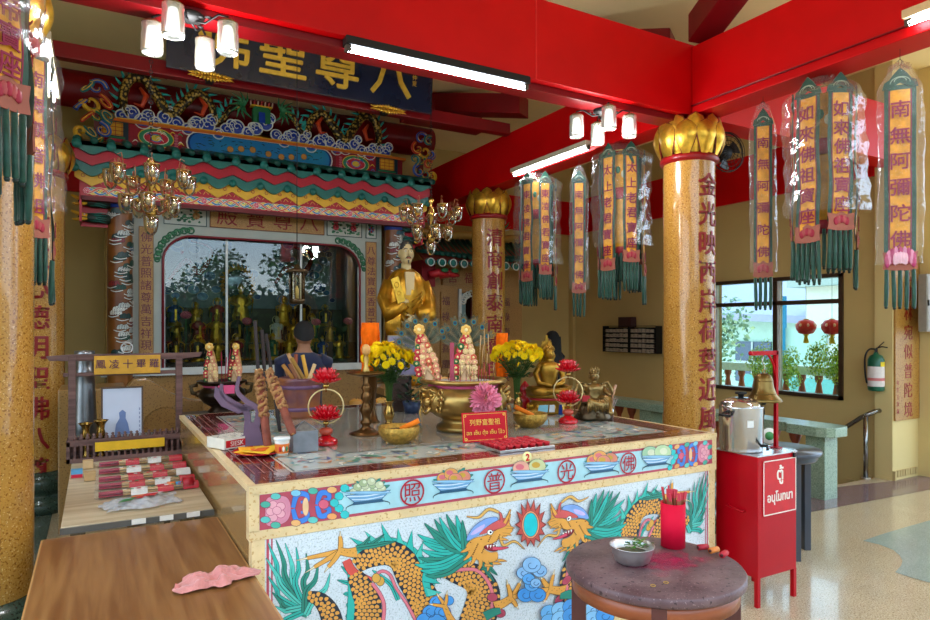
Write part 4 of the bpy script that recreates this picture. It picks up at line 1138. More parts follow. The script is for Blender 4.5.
for i, (a, b, lb) in enumerate((((262,400),(255,321),'tallest thin dark incense log behind the dragon joss sticks'), ((268,404),(262,330),'thin dark incense log in the middle of the bundle behind the dragon joss sticks'), ((280,410),(266,334),'thin dark incense log leaning right behind the dragon joss sticks'))):
    pa = at(a[0], a[1], d=3.85); pb = at(b[0], b[1], d=3.9+.05*i); pa.z = .99
    joss(lb, pa, pb, .011, False, dk)
for i, (a, b) in enumerate((((238,404),(246,380)),((232,402),(231,380)))):
    pass
# wooden pail behind the ring lamp
p = on(300, 412, 4.55)
t = thing('incense_pail', 'round purple and orange painted wooden pail in front of the standing man', 'pail', p)
PA = M('purple orange painted wood', '5A3246', .35, col2='A8642A', scale=5, coat=.3)
mb = MB(); mb.lathe([(0,0),(.125,0),(.13,.02),(.145,.25),(.15,.27),(.14,.275),(.13,.26),(.12,.2),(0,.2)], PA, 36); mb.build('pail_body', t)
mb = MB()
for z in (.05,.2): mb.lathe([(.133+z*.06,z),(.137+z*.06,z+.003),(.137+z*.06,z+.022),(.133+z*.06,z+.025)], P('6A4A6A',.35), 36)
mb.build('hoops', t)
rnd = random.Random(4)
for i in range(7):
    a = rnd.uniform(0,6); q_ = p+Vector((.08*math.cos(a), .08*math.sin(a), .205)); e_ = q_+Vector((rnd.uniform(-.14,.12), rnd.uniform(-.05,.05), rnd.uniform(.14,.24)))
    joss(('ochre','yellow','brown','tan','pale','rust','dark ochre')[i]+' knobbly joss stick poking out of the painted pail', q_, e_, .014, False, P(('B5803A','C89A3A','7A4A2A','B58A5A','C8A878','8C4A30','94702A')[i],.7))

# gold Buddha
def seated(mb, m, skin, s=1, ushn=True, robe_wob=.0):
    mb.lathe([(0,0),(.16,0),(.165,.02),(.14,.045),(.1,.05)], m, 28, sy=.72)
    for sg in (-1,1):
        mb.tube([(sg*.05,-.03,.055),(sg*.15,-.045,.05),(sg*.1,-.11,.045),(-sg*.06,-.125,.05)], [.04,.036,.03,.02], m, 12)
        mb.tube([(sg*.06,.0,.228),(sg*.1,-.0,.165),(sg*.09,-.05,.105),(sg*.01,-.1,.085)], [.026,.022,.018,.013], m, 12)
    mb.lathe([(.0,.03),(.07,.04),(.056,.1),(.068,.17),(.078,.215),(.06,.242),(.03,.256),(0,.26)], m, 24, sy=.68, wob=(lambda a,t_,z: 1+robe_wob*math.sin(a*11+z*50)))
    mb.tube([(0,0,.245),(0,0,.28)], [.026,.024], skin, 12)
    mb.ball((0,-.004,.31), (.036,.04,.046), skin, 18)
    mb.tube([(0,-.043,.318),(0,-.05,.304)], [.003,.0065], skin, 6)
    for sg in (-1,1):
        mb.ball((sg*.037,0,.303), (.005,.009,.02), skin, 8); mb.ball((sg*.014,-.041,.318), (.007,.003,.0025), P('2A1E14'), 6); mb.tube([(sg*.006,-.042,.326),(sg*.016,-.041,.329),(sg*.025,-.035,.326)], .0016, P('4A3418'), 5)
    mb.tube([(-.01,-.041,.29),(0,-.044,.288),(.01,-.041,.29)], .0022, P('8A3A22'), 5)
    mb.ball((0,.006,.33), (.038,.04,.034), m, 14)
    for i in range(40):
        a = i*2.4; t_ = .1+.85*i/40; r_ = math.sqrt(1-t_*t_); mb.ball((.039*r_*math.cos(a), .006+.041*r_*math.sin(a)*.98, .332+.034*t_), .006, m, 5)
    if ushn: mb.lathe([(.018,.36),(.014,.375),(.006,.39),(0,.41)], m, 12)
AG = M('antique gold', 'A67C2C', .36, .85, var=.35, scale=16, bump=.15)
bp_ = on(549, 416, 4.78)
t = thing('buddha_statue', 'golden seated Buddha with halo on a tiered base, right side of altar', 'statue', bp_, -.35); t.scale = (1.02,)*3
mb = MB(); mb.lathe([(0,0),(.17,0),(.175,.02),(.14,.04),(.15,.06),(.13,.085),(.145,.095),(.145,.105),(0,.105)], AG, 36, sy=.75)
for i in range(16):
    a = TAU*i/16; mb.ball((.15*math.cos(a), .112*math.sin(a), .05), (.016,.014,.02), GOLD2, 8)
mb.build('pedestal', t)
mb = MB(); mb.lathe([(.147,.095),(.15,.1),(.15,.112),(.14,.116)], P('B01822',.4), 32, sy=.75); mb.build('red_band', t)
mb = MB(); mb.prism([(-.12,.02),(-.05,.02),(-.045,.07),(-.11,.07)], -.135,-.128, P('8FD0E0',.3)); mb.prism([(-.04,.02),(.0,.02),(.0,.07),(-.035,.07)], -.137,-.13, P('DDEAF0',.3)); mb.prism([(.03,.0),(.06,.0),(.055,.07),(.035,.07)], -.134,-.127, P('1E3A8A',.3)); mb.build('glass_inlay', t)
mb = MB(); mb.T = Matrix.Translation((0,0,.112)); seated(mb, AG, AG, robe_wob=.04); mb.build('figure', t)
mb = MB(); mb.T = Matrix.Translation((0,.06,.40))
pl = [(.0+.062*math.cos(a)*(1+.08*math.cos(12*a)), (.12 if a<PI else .1)*math.sin(a)*(1+.05*math.cos(12*a))+.03*(1 if abs(a-PI/2)<.12 else 0)) for a in [TAU*i/60 for i in range(60)]]
mb.prism(pl, 0,.008, AG); mb.build('flame_halo', t)

# bronze deity
bz = on(594, 422, 4.42)
t = thing('bronze_deity_statue', 'dark bronze crowned deity seated on rocks near the altar\'s right edge', 'statue', bz, -.45); t.scale = (1.0,)*3
mb = MB(); rnd = random.Random(2)
mb.lathe([(0,0),(.12,0),(.125,.02),(.105,.05),(.1,.08),(.075,.12),(0,.13)], BRONZE, 24, sy=.75, wob=lambda a,t_,z: 1+.1*math.sin(a*5+z*40)+.06*math.sin(a*9))
for i in range(22): a = rnd.uniform(0,TAU); r_ = rnd.uniform(.06,.1); mb.ball((r_*math.cos(a), r_*.75*math.sin(a), rnd.uniform(.01,.08)), rnd.uniform(.012,.024), BRONZE, 8)
mb.build('rock_base', t)
mb = MB(); B2 = M('rubbed bronze', '8E7446', .32, .9, var=.4, scale=14, bump=.15)
mb.tube([(.03,-.01,.14),(.09,-.06,.14),(.085,-.08,.06),(.09,-.11,.05)], [.036,.03,.02,.014], B2, 12)
mb.tube([(-.03,-.01,.14),(-.09,-.05,.15),(-.02,-.09,.12),(.02,-.1,.1)], [.036,.03,.02,.012], B2, 12)
mb.lathe([(0,.1),(.075,.11),(.056,.15),(.062,.2),(.064,.225),(.03,.245),(0,.25)], B2, 24, sy=.75, wob=lambda a,t_,z: 1+.07*math.sin(a*8+z*60))
for k in range(9): mb.tube([(-.06+.015*k,-.06,.145),(-.062+.0155*k,-.095,.12),(-.064+.016*k,-.1,.06+.008*(k%3))], [.01,.013,.005], B2, 6)
for sg in (-1,1):
    mb.ball((sg*.06,0,.226), (.026,.024,.018), B2, 8); mb.tube([(sg*.05,.01,.24),(sg*.1,.02,.25),(sg*.13,.0,.19),(sg*.11,.0,.11),(sg*.14,-.01,.06)], [.006,.01,.012,.011,.003], B2, 6)
mb.tube([(.05,0,.225),(.085,-.02,.18),(.1,-.07,.17)], [.02,.017,.012], B2, 10); mb.tube([(-.05,0,.225),(-.09,.0,.18),(-.06,-.06,.15)], [.02,.017,.012], B2, 10)
for k in range(4): mb.tube([(.1,-.07,.172+.004*k),(.102+.006*k,-.085,.178+.008*k)], .003, B2, 5)
mb.tube([(0,0,.24),(0,0,.268)], .018, B2, 10); mb.ball((0,-.004,.292), (.032,.035,.038), B2, 16); mb.tube([(0,-.038,.298),(0,-.045,.286)], [.003,.006], B2, 6)
for sg in (-1,1): mb.ball((sg*.033,0,.288), (.005,.009,.014), B2, 6); mb.ball((sg*.012,-.037,.298), (.005,.003,.003), IRON, 6)
mb.tube([(-.009,-.037,.276),(0,-.039,.274),(.009,-.037,.276)], .002, IRON, 5)
mb.build('figure', t)
mb = MB(); mb.lathe([(.033,.306),(.037,.318),(.027,.33),(.014,.338),(0,.34)], B2, 16)
for i in range(5): a = -PI/2+(i-2)*.55; mb.tube([(.031*math.cos(a),.031*math.sin(a),.312),(.035*math.cos(a),.035*math.sin(a),.362-.006*abs(i-2))], [.009,.001], B2, 6)
mb.build('crown', t)
mb = MB(); mb.tube([(.1,-.075,.13),(.125,-.08,.24)], [.006,.009], P('B58A6A'), 8); mb.build('sceptre', t)
mb = MB(); mb.box(-.10,-.05,-.085,-.08,.13,.17,P('B01822',.5)); mb.build('red_tag', t)

# incense cup at the right edge
p = on(609, 418, 4.5)
mb = MB(); mb.lathe([(0,0),(.03,0),(.034,.08),(.03,.08),(.027,.01),(0,.01)], STEEL, 24)
tag(mb.build('incense_cup', loc=p), 'small steel cup of incense at the right edge of the altar beside the bronze deity', 'cup')
for i, (dx, h_, lx) in enumerate(((-.008,.19,-.02),(.0,.13,.45),(.008,.12,.6),(.012,.1,.35))):
    mb = MB(); mb.tube([(0,0,0),(lx*h_,0,h_)], .004 if i == 0 else .0018, P('7A4A34') if i == 0 else P('B8A0A0'), 6)
    tag(mb.build('incense_stick', loc=p+Vector((dx,0,.012))), ('thick brown incense stick standing upright in the small steel cup', 'thin pale incense stick leaning right in the small steel cup', 'thin pale incense stick leaning furthest right in the small steel cup', 'shortest thin pale incense stick in the small steel cup')[i], 'incense stick')
# small black glass bowl left of the left vase, framed picture
p = at(402, 376, d=4.85); ez = p.z-.9832
t = thing('framed_picture', 'upright picture with a pale mauve print, behind the left yellow bouquet', 'picture', p, -.1, rot=(0,0,-.15))
mb = MB(); mb.box(-.11,.11,-.006,.006,0,.30,P('8A8478',.4)); mb.build('frame', t, bevel=.002)
mb = MB(); mb.box(-.07,.07,-.01,.03,-ez+.002,0,P('3A2A22',.5)); mb.build('easel', t)
mb = MB(); mb.box(-.1,.1,-.0075,-.006,  .01,.29,M('pale mauve print','8E869E',.4,col2='6E6A8C',scale=9)); mb.build('print', t)
# ================================================================== the temple pavilion at the back
PY = 7.6; PC = 1.72
NAVY = P('1A3CA0', .35); TEAL = P('1E6E66', .35); TEALD = P('0F4A40', .4); VERM = P('B3142A', .4); YELO = P('E3B02A', .4); WHT = P('DADDD6', .45); ORNG = P('D8701E', .4)
BOARD = M('gold speckled name board', 'B4864A', .5, var=.08, scale=5, speck=[('8F642E', 90, .56), ('D2AC70', 120, .64)])
STONEW = M('white carved surround', 'A9B0A6', .5, var=.08, scale=4)
pav = thing('temple_pavilion', 'ornate painted temple pavilion with green tiled eaves and a glazed shrine opening', 'pavilion', (PC, PY, 0))
mb = WB(pav)                                       # carved wall round the glass
TAN = M('tan granite base', '9A7440', .3, var=.1, scale=5, speck=[('6E4E28', 80, .58)], coat=.3)
mb.box(.34, .61, PY, PY+.1, 1.14, 3.0, STONEW); mb.box(2.83, 3.10, PY, PY+.1, 1.14, 3.0, STONEW); mb.box(.61, 2.83, PY, PY+.1, 2.60, 3.0, STONEW)
for sg, x in ((1, .61), (-1, 2.83)):               # rounded upper corners of the opening
    pl = [(x, 2.60)]+[(x+sg*(.3-.3*math.cos(a)), 2.30+.3*math.sin(a)) for a in [PI/2*i/10 for i in range(11)]][::1]
    pl = [(x, 2.60), (x, 2.30)]+[(x+sg*.3*(1-math.cos(PI/2*i/10)), 2.30+.3*math.sin(PI/2*i/10)) for i in range(1, 11)]
    mb.prism(pl, PY, PY+.1, STONEW)
mb.build('surround', pav)
mb = WB(pav); mb.box(.1, 3.35, PY+.02, PY+1.45, 0, 1.14, TAN); mb.box(.05, 3.4, PY-.04, PY+.05, 1.10, 1.18, M('pale marble sill', 'C9CCC4', .15, coat=.5)); mb.box(.1, .2, PY+.3, PY+1.45, 1.14, 3.4, KHAKI); mb.box(3.25, 3.35, PY+.3, PY+1.45, 1.14, 3.4, KHAKI); mb.build('podium', pav)
for sg, x0 in ((1, .63), (-1, 2.81)):                # green scroll leaves over the corners
    mb = WB(pav)
    for k in range(16):
        t_ = k/15; a = PI/2*t_
        cx = x0+sg*(.27-.33*math.cos(a)); cz = 2.32+.33*math.sin(a)
        mb.torus(.022+.01*(k % 2), .009, P('2E6A4A'), (cx, PY-.005, cz), 'y', 12, 5); mb.ball((cx+sg*.01, PY-.01, cz+.02), (.022, .006, .012), P('3E8058'), 6)
    mb.build('corner_scroll', pav)
def panel(name, x0, x1, z0, z1, m, edge=WHT, y=PY):
    mb = WB(pav); mb.box(x0, x1, y-.012, y, z0, z1, m)
    for (a, b, c, d) in ((x0, x1, z1-.008, z1), (x0, x1, z0, z0+.008), (x0, x0+.008, z0, z1), (x1-.008, x1, z0, z1)): mb.box(a, b, y-.016, y-.011, c, d, edge)
    return mb
mb = panel('name_board', 1.09, 2.37, 2.70, 2.97, BOARD, P('6A3A22'))
for i, ch in enumerate('殿寶尊八'): mb.text(ch, .21, REDTXT, face(1.27+i*.305, PY-.013, 2.835), .006)
mb.build('name_board', pav)
def couplet(x0, x1, z0, z1, s_, y=PY, par=None):
    mb = panel('c', x0, x1, z0, z1, BOARD, P('8A6A4A'), y)
    st = (z1-z0-.08)/len(s_)
    for i, ch in enumerate(s_): mb.text(ch, min(.11, st*.82), P('6E3040'), face((x0+x1)/2, y-.013, z1-.06-st*(i+.4)), .004)
    return mb.build('couplet_board', pav)
couplet(.395, .535, 1.2, 2.66, '佛光普照諸尊萬吉祥現佛'); couplet(2.89, 3.03, 1.2, 2.66, '八尊法寶座香普天慈航度')
def flowerpanel(x0, x1, z0, z1, seed, cols):
    mb = panel('flower_panel', x0, x1, z0, z1, P('B9BEB2'), P('2A4A4A')); rnd = random.Random(seed); T0 = mb.T
    for i in range(int(60*(x1-x0)/.4)):
        x = rnd.uniform(x0+.04, x1-.04); z = rnd.uniform(z0+.04, z1-.04)
        mb.ball((x, PY-.014, z), (rnd.uniform(.01, .025), .004, rnd.uniform(.008, .016)), P(rnd.choice(['2E6A4A', '1F4E38', '4A8A60'])), 6)
    for i in range(4 if x1-x0 > .2 else 1):
        x = x0+(x1-x0)*(.25+.5*(i % 2)) if x1-x0 > .2 else (x0+x1)/2; z = z0+(z1-z0)*(.4 if i < 2 else .68)
        for q in range(8): a = TAU*q/8; mb.ball((x+.022*math.cos(a), PY-.018, z+.022*math.sin(a)), (.018, .005, .018), P(cols[q % 2]), 6)
    mb.build('flower_panel', pav)
flowerpanel(.63, 1.06, 2.70, 2.97, 1, ('A0703A', 'B88A50')); flowerpanel(2.40, 2.84, 2.70, 2.97, 2, ('A02432', 'C8404A')); flowerpanel(2.89, 3.03, 2.70, 2.97, 3, ('A02432', '3E6E9A'))
# glass doors
GL = pane('shrine glass', (.86, .92, .88), 1.5, .005)
mb = WB(pav)
for x in (.64, 1.277, 2.11, 2.82): mb.box(x-.012, x+.012, PY+.05, PY+.07, 1.18, 2.62 if .7 < x < 2.8 else 2.35, P('C8D0CC', .3))
mb.box(.61, 2.83, PY+.05, PY+.08, 2.60, 2.66, P('6E1820', .4)); mb.build('glazing_bars', pav)
for (a, b) in ((.62, 1.277), (1.277, 2.11), (2.11, 2.83)):
    mb = WB(pav); mb.box(a, b, PY+.055, PY+.06, 1.18, 2.62, GL); mb.build('glass_pane', pav)
mb = WB(pav); RM = P('7A1622', .35)                # red moulding lining the opening
pts = [(.625, PY-.01, 1.18), (.625, PY-.01, 2.30)]+[(.61+.3*(1-math.cos(PI/2*i/8))+.012, PY-.01, 2.29+.3*math.sin(PI/2*i/8)) for i in range(1, 9)]+[(2.83-.3*(1-math.cos(PI/2*i/8))-.012, PY-.01, 2.29+.3*math.sin(PI/2*i/8)) for i in range(8, 0, -1)]+[(2.815, PY-.01, 2.30), (2.815, PY-.01, 1.18)]
mb.tube(pts, .013, RM, 8, up=(0, 1, 0)); mb.build('opening_moulding', pav)
# painted round columns
for x in (.22, 3.22):
    mb = WB(pav); rnd = random.Random(int(x*10)); mb.lathe([(.115, 0), (.115, 2.82)], M('painted column brown', '6A3816', .3, col2='95602A', scale=3), 32, c=(x, PY-.12, 0))
    AC = Art(mb, lambda u_, z, e: (x+(.1155+e)*math.cos(u_/.115), PY-.12+(.1155+e)*math.sin(u_/.115), z), .00003)
    for i in range(44):
        z = 1.25+i*.036; u0 = (-PI/2+rnd.uniform(-1.2, 1.2))*.115; c = rnd.choice(['C8CCC4', '2A5A6A', 'D8DAD0', '1F3E3A', '3A6A8A', 'B8BEB8', '8A2A2A', '1F4A3A'])
        for q in range(4): AC.blob([(u0+q*.022-.02, z-.02), (u0+q*.022-.012, z+.016+.01*(q % 2)), (u0+q*.022+.012, z+.02), (u0+q*.022+.022, z-.012)], c, '14202A', ow=.003)
        AC.line([(u0-.05, z-.03), (u0, z-.045), (u0+.06, z-.03)], .008, 'D8DAD0', out='14202A', ow=.002)
    mb.build('painted_column', pav)
    mb = WB(pav); mb.lathe([(.118, 2.80), (.126, 2.81), (.126, 2.87), (.118, 2.88)], NAVY, 32, c=(x, PY-.12, 0)); mb.build('blue_collar', pav)
    mb = MB(); mb.T = Matrix.Translation(Vector((x, PY-.12, 0))-Vector(pav.location)); lotus(mb, .12, 2.86, .17, GOLD2, P('7D0D12')); mb.build('lotus_capital', pav)

# eaves: stacked scalloped bands
EX0, EX1 = -.17, 3.55
def wave(y0, y1, ztop, zb, amp, per, m, ph=0, sharp=False, bump_=False):
    mb = WB(pav); n = int((EX1-EX0)/per*12); top_ = []; bot = []
    for i in range(n+1):
        x = EX0+(EX1-EX0)*i/n; t_ = ((x-EX0)/per+ph) % 1
        w_ = (1-2*abs(t_-.5)*2) if sharp else math.cos(TAU*t_)
        bot.append((x, zb+amp*w_)); top_.append((x, ztop))
    k = n+1
    vs = [(p[0], y0, p[1]) for p in top_]+[(p[0], y0, p[1]) for p in bot]+[(p[0], y1, p[1]) for p in top_]+[(p[0], y1, p[1]) for p in bot]
    fs = []
    for i in range(n): fs += [(i, i+1, k+i+1, k+i), (2*k+i, 3*k+i, 3*k+i+1, 2*k+i+1), (k+i, k+i+1, 3*k+i+1, 3*k+i), (i, 2*k+i, 2*k+i+1, i+1)]
    fs += [(0, k, 3*k, 2*k), (n, 2*k+n, 3*k+n, k+n)]
    mb.add(vs, fs, m); return mb
PER = .286
mb = wave(7.12, 7.16, 3.36, 3.27, .028, PER, TEAL)
for i in range(13): mb.cyl((EX0+PER*(i+.0)+.02, 7.10, 3.33), (EX0+PER*i+.02, 7.14, 3.33), .042, TEAL, 14)
mb.build('tile_ends_upper', pav)
wave(7.165, 7.19, 3.32, 3.175, .03, PER, VERM, .5, True).build('red_zigzag_valance', pav)
mb = wave(7.195, 7.23, 3.24, 3.085, .034, PER, TEAL, .0)
for i in range(14): mb.cyl((EX0+PER*(i)+.0, 7.18, 3.12), (EX0+PER*i+.0, 7.21, 3.12), .038, TEAL, 12)
mb.build('tile_ends_lower', pav)
mb = wave(7.235, 7.25, 3.15, 3.0, .04, PER, YELO, .5, True)
for i in range(13):
    for j in range(3): mb.torus(.016, .003, VERM, (EX0+PER*(i+.25+.25*j), 7.233, 3.06+.018*(j % 2)), 'y', 10, 4)
mb.build('yellow_points', pav)
mb = WB(pav); mb.box(EX0+.05, EX1-.02, 7.255, 7.29, 2.87, 3.13, VERM)
A = Art(mb, lambda x, z, e: (x, 7.2545-e, z), .00003); rnd = random.Random(21)
for i in range(20):
    x = EX0+.1+i*(EX1-EX0-.2)/20; w_ = (EX1-EX0-.2)/20; cs_ = ('3E9A5A', '2A7ABE', 'E8C83A', 'D8604A', 'E8E2C8')
    for j, (ph, c) in enumerate(((0, cs_[0]), (.5, cs_[2]), (.25, cs_[1]), (.75, cs_[3]))):
        A.line([(x+w_*(t_*1.3), 2.92+.03*math.sin(t_*TAU+ph*TAU+i)) for t_ in (0, .2, .4, .6, .8, 1)], [.006, .018, .014, .004], c, out='EFE8C8', ow=.003, n=4)
    if i % 3 == 0:
        for q in range(6): a = TAU*q/6; A.disc((x+.015*math.cos(a), 2.92+.015*math.sin(a)), .013, .013, 'D83A5A', 'F2D8D8', n=8, ow=.002)
for i in range(48): A.line([(EX0+.1+i*.075, 2.985), (EX0+.12+i*.075, 3.015), (EX0+.15+i*.075, 2.99)], .005, 'E8C24A', n=3)
mb.build('painted_frieze', pav)
mb = WB(pav); mb.box(EX0+.05, EX1-.02, 7.25, 7.34, 2.83, 2.87, P('6A0E18')); mb.box(EX0+.05, EX1-.02, 7.3, 7.6, 2.97, 3.0, P('6A0E18')); mb.build('eave_rail', pav)
# roof slope with round tile ribs
mb = WB(pav)
RT = M('dark roof tile brown', '4A2E1E', .5, var=.25, scale=12)
ya, za, yb, zb = 7.12, 3.36, 7.86, 3.56
mb.add([(EX0, ya, za), (EX1, ya, za), (EX1, yb, zb), (EX0, yb, zb), (EX0, ya, za-.04), (EX1, ya, za-.04), (EX1, yb, zb-.04), (EX0, yb, zb-.04)], [(0,1,2,3),(4,7,6,5),(0,4,5,1),(1,5,6,2),(2,6,7,3),(3,7,4,0)], RT)
mb.build('roof_slab', pav)
mb = WB(pav)
for i in range(27):
    x = EX0+.02+i*.143; mb.cyl((x, ya-.01, za+.01), (x, yb, zb+.01), .034, TEALD if i % 1 == 0 else RT, 10)
mb.build('tile_ribs', pav)
# left and right side boards with dragon bracket ends
for sg, x in ((-1, EX0+.05), (1, EX1-.06)):
    mb = WB(pav); mb.box(x-.01, x+.01, 7.25, 7.62, 2.62, 3.05, VERM); mb.box(min(x, x-sg*.26), max(x, x-sg*.26), 7.45, 7.47, 2.60, 2.98, VERM); mb.build('side_board', pav)
    for zz in (2.68, 2.83):
        mb = WB(pav)
        mb.tube([(x-sg*.25, 7.42, zz), (x-sg*.1, 7.40, zz), (x+sg*.02, 7.38, zz)], [.045, .05, .035], P('10241C'), 10)
        mb.tube([(x-sg*.05, 7.37, zz+.01), (x+sg*.04, 7.35, zz+.035), (x+sg*.08, 7.34, zz+.05)], [.024, .018, .008], YELO, 8)
        mb.tube([(x-sg*.05, 7.37, zz-.01), (x+sg*.04, 7.35, zz-.03), (x+sg*.07, 7.34, zz-.028)], [.02, .014, .006], YELO, 8)
        for j in range(5): mb.tube([(x-sg*.08, 7.37, zz+.03-.015*j), (x-sg*.16, 7.355, zz+.045-.02*j), (x-sg*.22, 7.35, zz+.05-.025*j)], [.008, .007, .002], TEAL, 6)
        mb.ball((x-sg*.03, 7.34, zz+.022), .008, WHT, 6)
        mb.build('dragon_bracket', pav)

# ridge wall with painted panels
RY = 7.86
mb = WB(pav); mb.box(.08, 3.5, RY, RY+.12, 3.5, 3.80, P('7A1018')); mb.box(.04, 3.54, RY-.02, RY+.14, 3.79, 3.82, ORNG); mb.box(.1, 3.48, RY-.02, RY, 3.50, 3.53, P('C8909A'))
A = Art(mb, lambda x, z, e: (x, RY-.001-e, z), .00003); rnd = random.Random(5)
cap = [(x_+(.1*math.cos(a)), 3.665+.115*math.sin(a)) for x_, s0 in ((2.42, -PI/2), (1.02, PI/2)) for a in [s0+PI*i/8 for i in range(9)]]
A.poly([(1.72+(x-1.72)*1.05, 3.665+(z-3.665)*1.12) for x, z in cap], 'E8E4D8'); A.poly([(1.72+(x-1.72)*1.03, 3.665+(z-3.665)*1.05) for x, z in cap], '1A3A7A'); A.poly(cap, M('painted sky panel', '1E8CB0', .35, col2='1E62B8', scale=1.2))
for i in range(70):
    x = rnd.uniform(1.0, 2.42); z = rnd.uniform(3.58, 3.75); a = rnd.uniform(0, TAU)
    A.line([(x, z), (x+.03*math.cos(a), z+.012*math.sin(a)), (x+.06*math.cos(a+.3), z+.02*math.sin(a+.3))], [.003, .012, .002], rnd.choice(['12402E', '1F5A3A', '0E2E3A']), n=4)
for x in (1.35, 1.47, 1.6, 1.78, 1.93, 2.05, 2.2): A.disc((x, 3.655+.02*math.sin(x*9)), .034, .034, 'C88A3A', '5A4A1A', n=12, ow=.004)
for sg in (-1, 1):
    c0 = 1.72+sg*1.14
    A.poly([(c0-.26, 3.55), (c0+.26, 3.55), (c0+.26, 3.78), (c0-.26, 3.78)], 'A0182C')
    A.disc((c0, 3.665), .17, .10, '2E8A5A', 'E8C83A', ow=.01); A.disc((c0, 3.665), .12, .065, 'C82A3A', 'E8E2C8', ow=.008); A.disc((c0, 3.665), .05, .035, 'E8C83A', '2A6ABE', ow=.01)
    for q in range(14):
        x = c0+rnd.uniform(-.24, .24); z = rnd.uniform(3.57, 3.76); A.line([(x, z), (x+.03, z+.025), (x+.06, z)], [.004, .013, .004], rnd.choice(['E8C83A', '3E9A5A', 'E8E2C8', '2A7ABE', 'D85A6A']), n=4)
    for q in range(5): A.disc((c0-sg*.2, 3.60+.03*q), .022, .016, 'C8606E', '5A0E18', n=8, ow=.003)
    c1 = 1.72+sg*1.56
    A.poly([(c1-.15, 3.52), (c1+.15, 3.52), (c1+.15, 3.79), (c1-.15, 3.79)], '16303E')
    A.poly([(c1-.1, 3.64), (c1+.1, 3.64), (c1+.1, 3.78), (c1-.1, 3.78)], 'E0A82A')
    for j in range(4): A.line([(c1-.1, 3.65+.04*j), (c1+.1, 3.65+.04*j)], .006, 'A8281E', smooth=False); A.line([(c1-.09+.06*j, 3.64), (c1-.09+.06*j, 3.78)], .006, 'A8281E', smooth=False)
    A.line([(c1-.12, 3.62), (c1+.12, 3.62)], .02, '1F7A4A', smooth=False); A.line([(c1-.12, 3.59), (c1+.12, 3.59)], .03, 'B81828', smooth=False); A.line([(c1-.08, 3.55), (c1+.08, 3.55)], .03, 'E0A82A', smooth=False)
mb.build('ridge_wall', pav)
mb = WB(pav)                                        # white lace edging under the ridge panels
for i in range(86): mb.ball((.14+i*.039, RY-.03, 3.515), (.021, .012, .02), P('C9A8A8'), 6)
mb.build('lace_edging', pav)
# curling blue clouds along the ridge
mb = WB(pav)
def cloud(x, z, r, y=RY+.02):
    mb.ball((x, y, z), (r*1.15, .03, r), NAVY, 14); mb.torus(r, .008, WHT, (x, y-.02, z), 'y', 18, 5)
    mb.tube([(x+r*.6*(1-i*.1)*math.cos(i*.8), y-.035, z+r*.6*(1-i*.1)*math.sin(i*.8)) for i in range(8)], .006, WHT, 5)
x = .25; i = 0; rnd = random.Random(9)
while x < 3.3:
    z = 3.86+.05*math.sin(i*1.9)+.10*math.exp(-((x-1.7)/.18)**2); r = .062+.02*((i*7) % 3)/2
    cloud(x, z, r); 
    if i % 2 == 0: cloud(x+.05, z+.07, r*.75)
    x += r*1.5; i += 1
mb.build('ridge_clouds', pav)
mb = WB(pav); mb.box(.2, 3.35, RY-.01, RY+.1, 3.80, 3.835, YELO); mb.build('ridge_gilt_line', pav)
mb = WB(pav)                                        # little gate in the middle
mb.prism([(1.60, 4.0), (1.80, 4.0), (1.80, 4.16), (1.77, 4.19), (1.63, 4.19), (1.60, 4.16)], RY-.02, RY+.06, P('1F6A3E')); mb.prism([(1.665, 4.0), (1.735, 4.0), (1.735, 4.12), (1.665, 4.12)], RY-.03, RY-.015, NAVY); mb.box(1.58, 1.82, RY-.025, RY+.07, 4.185, 4.2, YELO)
for i in range(7): mb.tube([(1.58+i*.04, RY, 4.2), (1.575+i*.042, RY-.01, 4.24), (1.59+i*.04, RY, 4.27)], [.012, .01, .004], P(('C8A89A', 'C8404A')[i % 2]), 5)
mb.build('ridge_gate', pav)
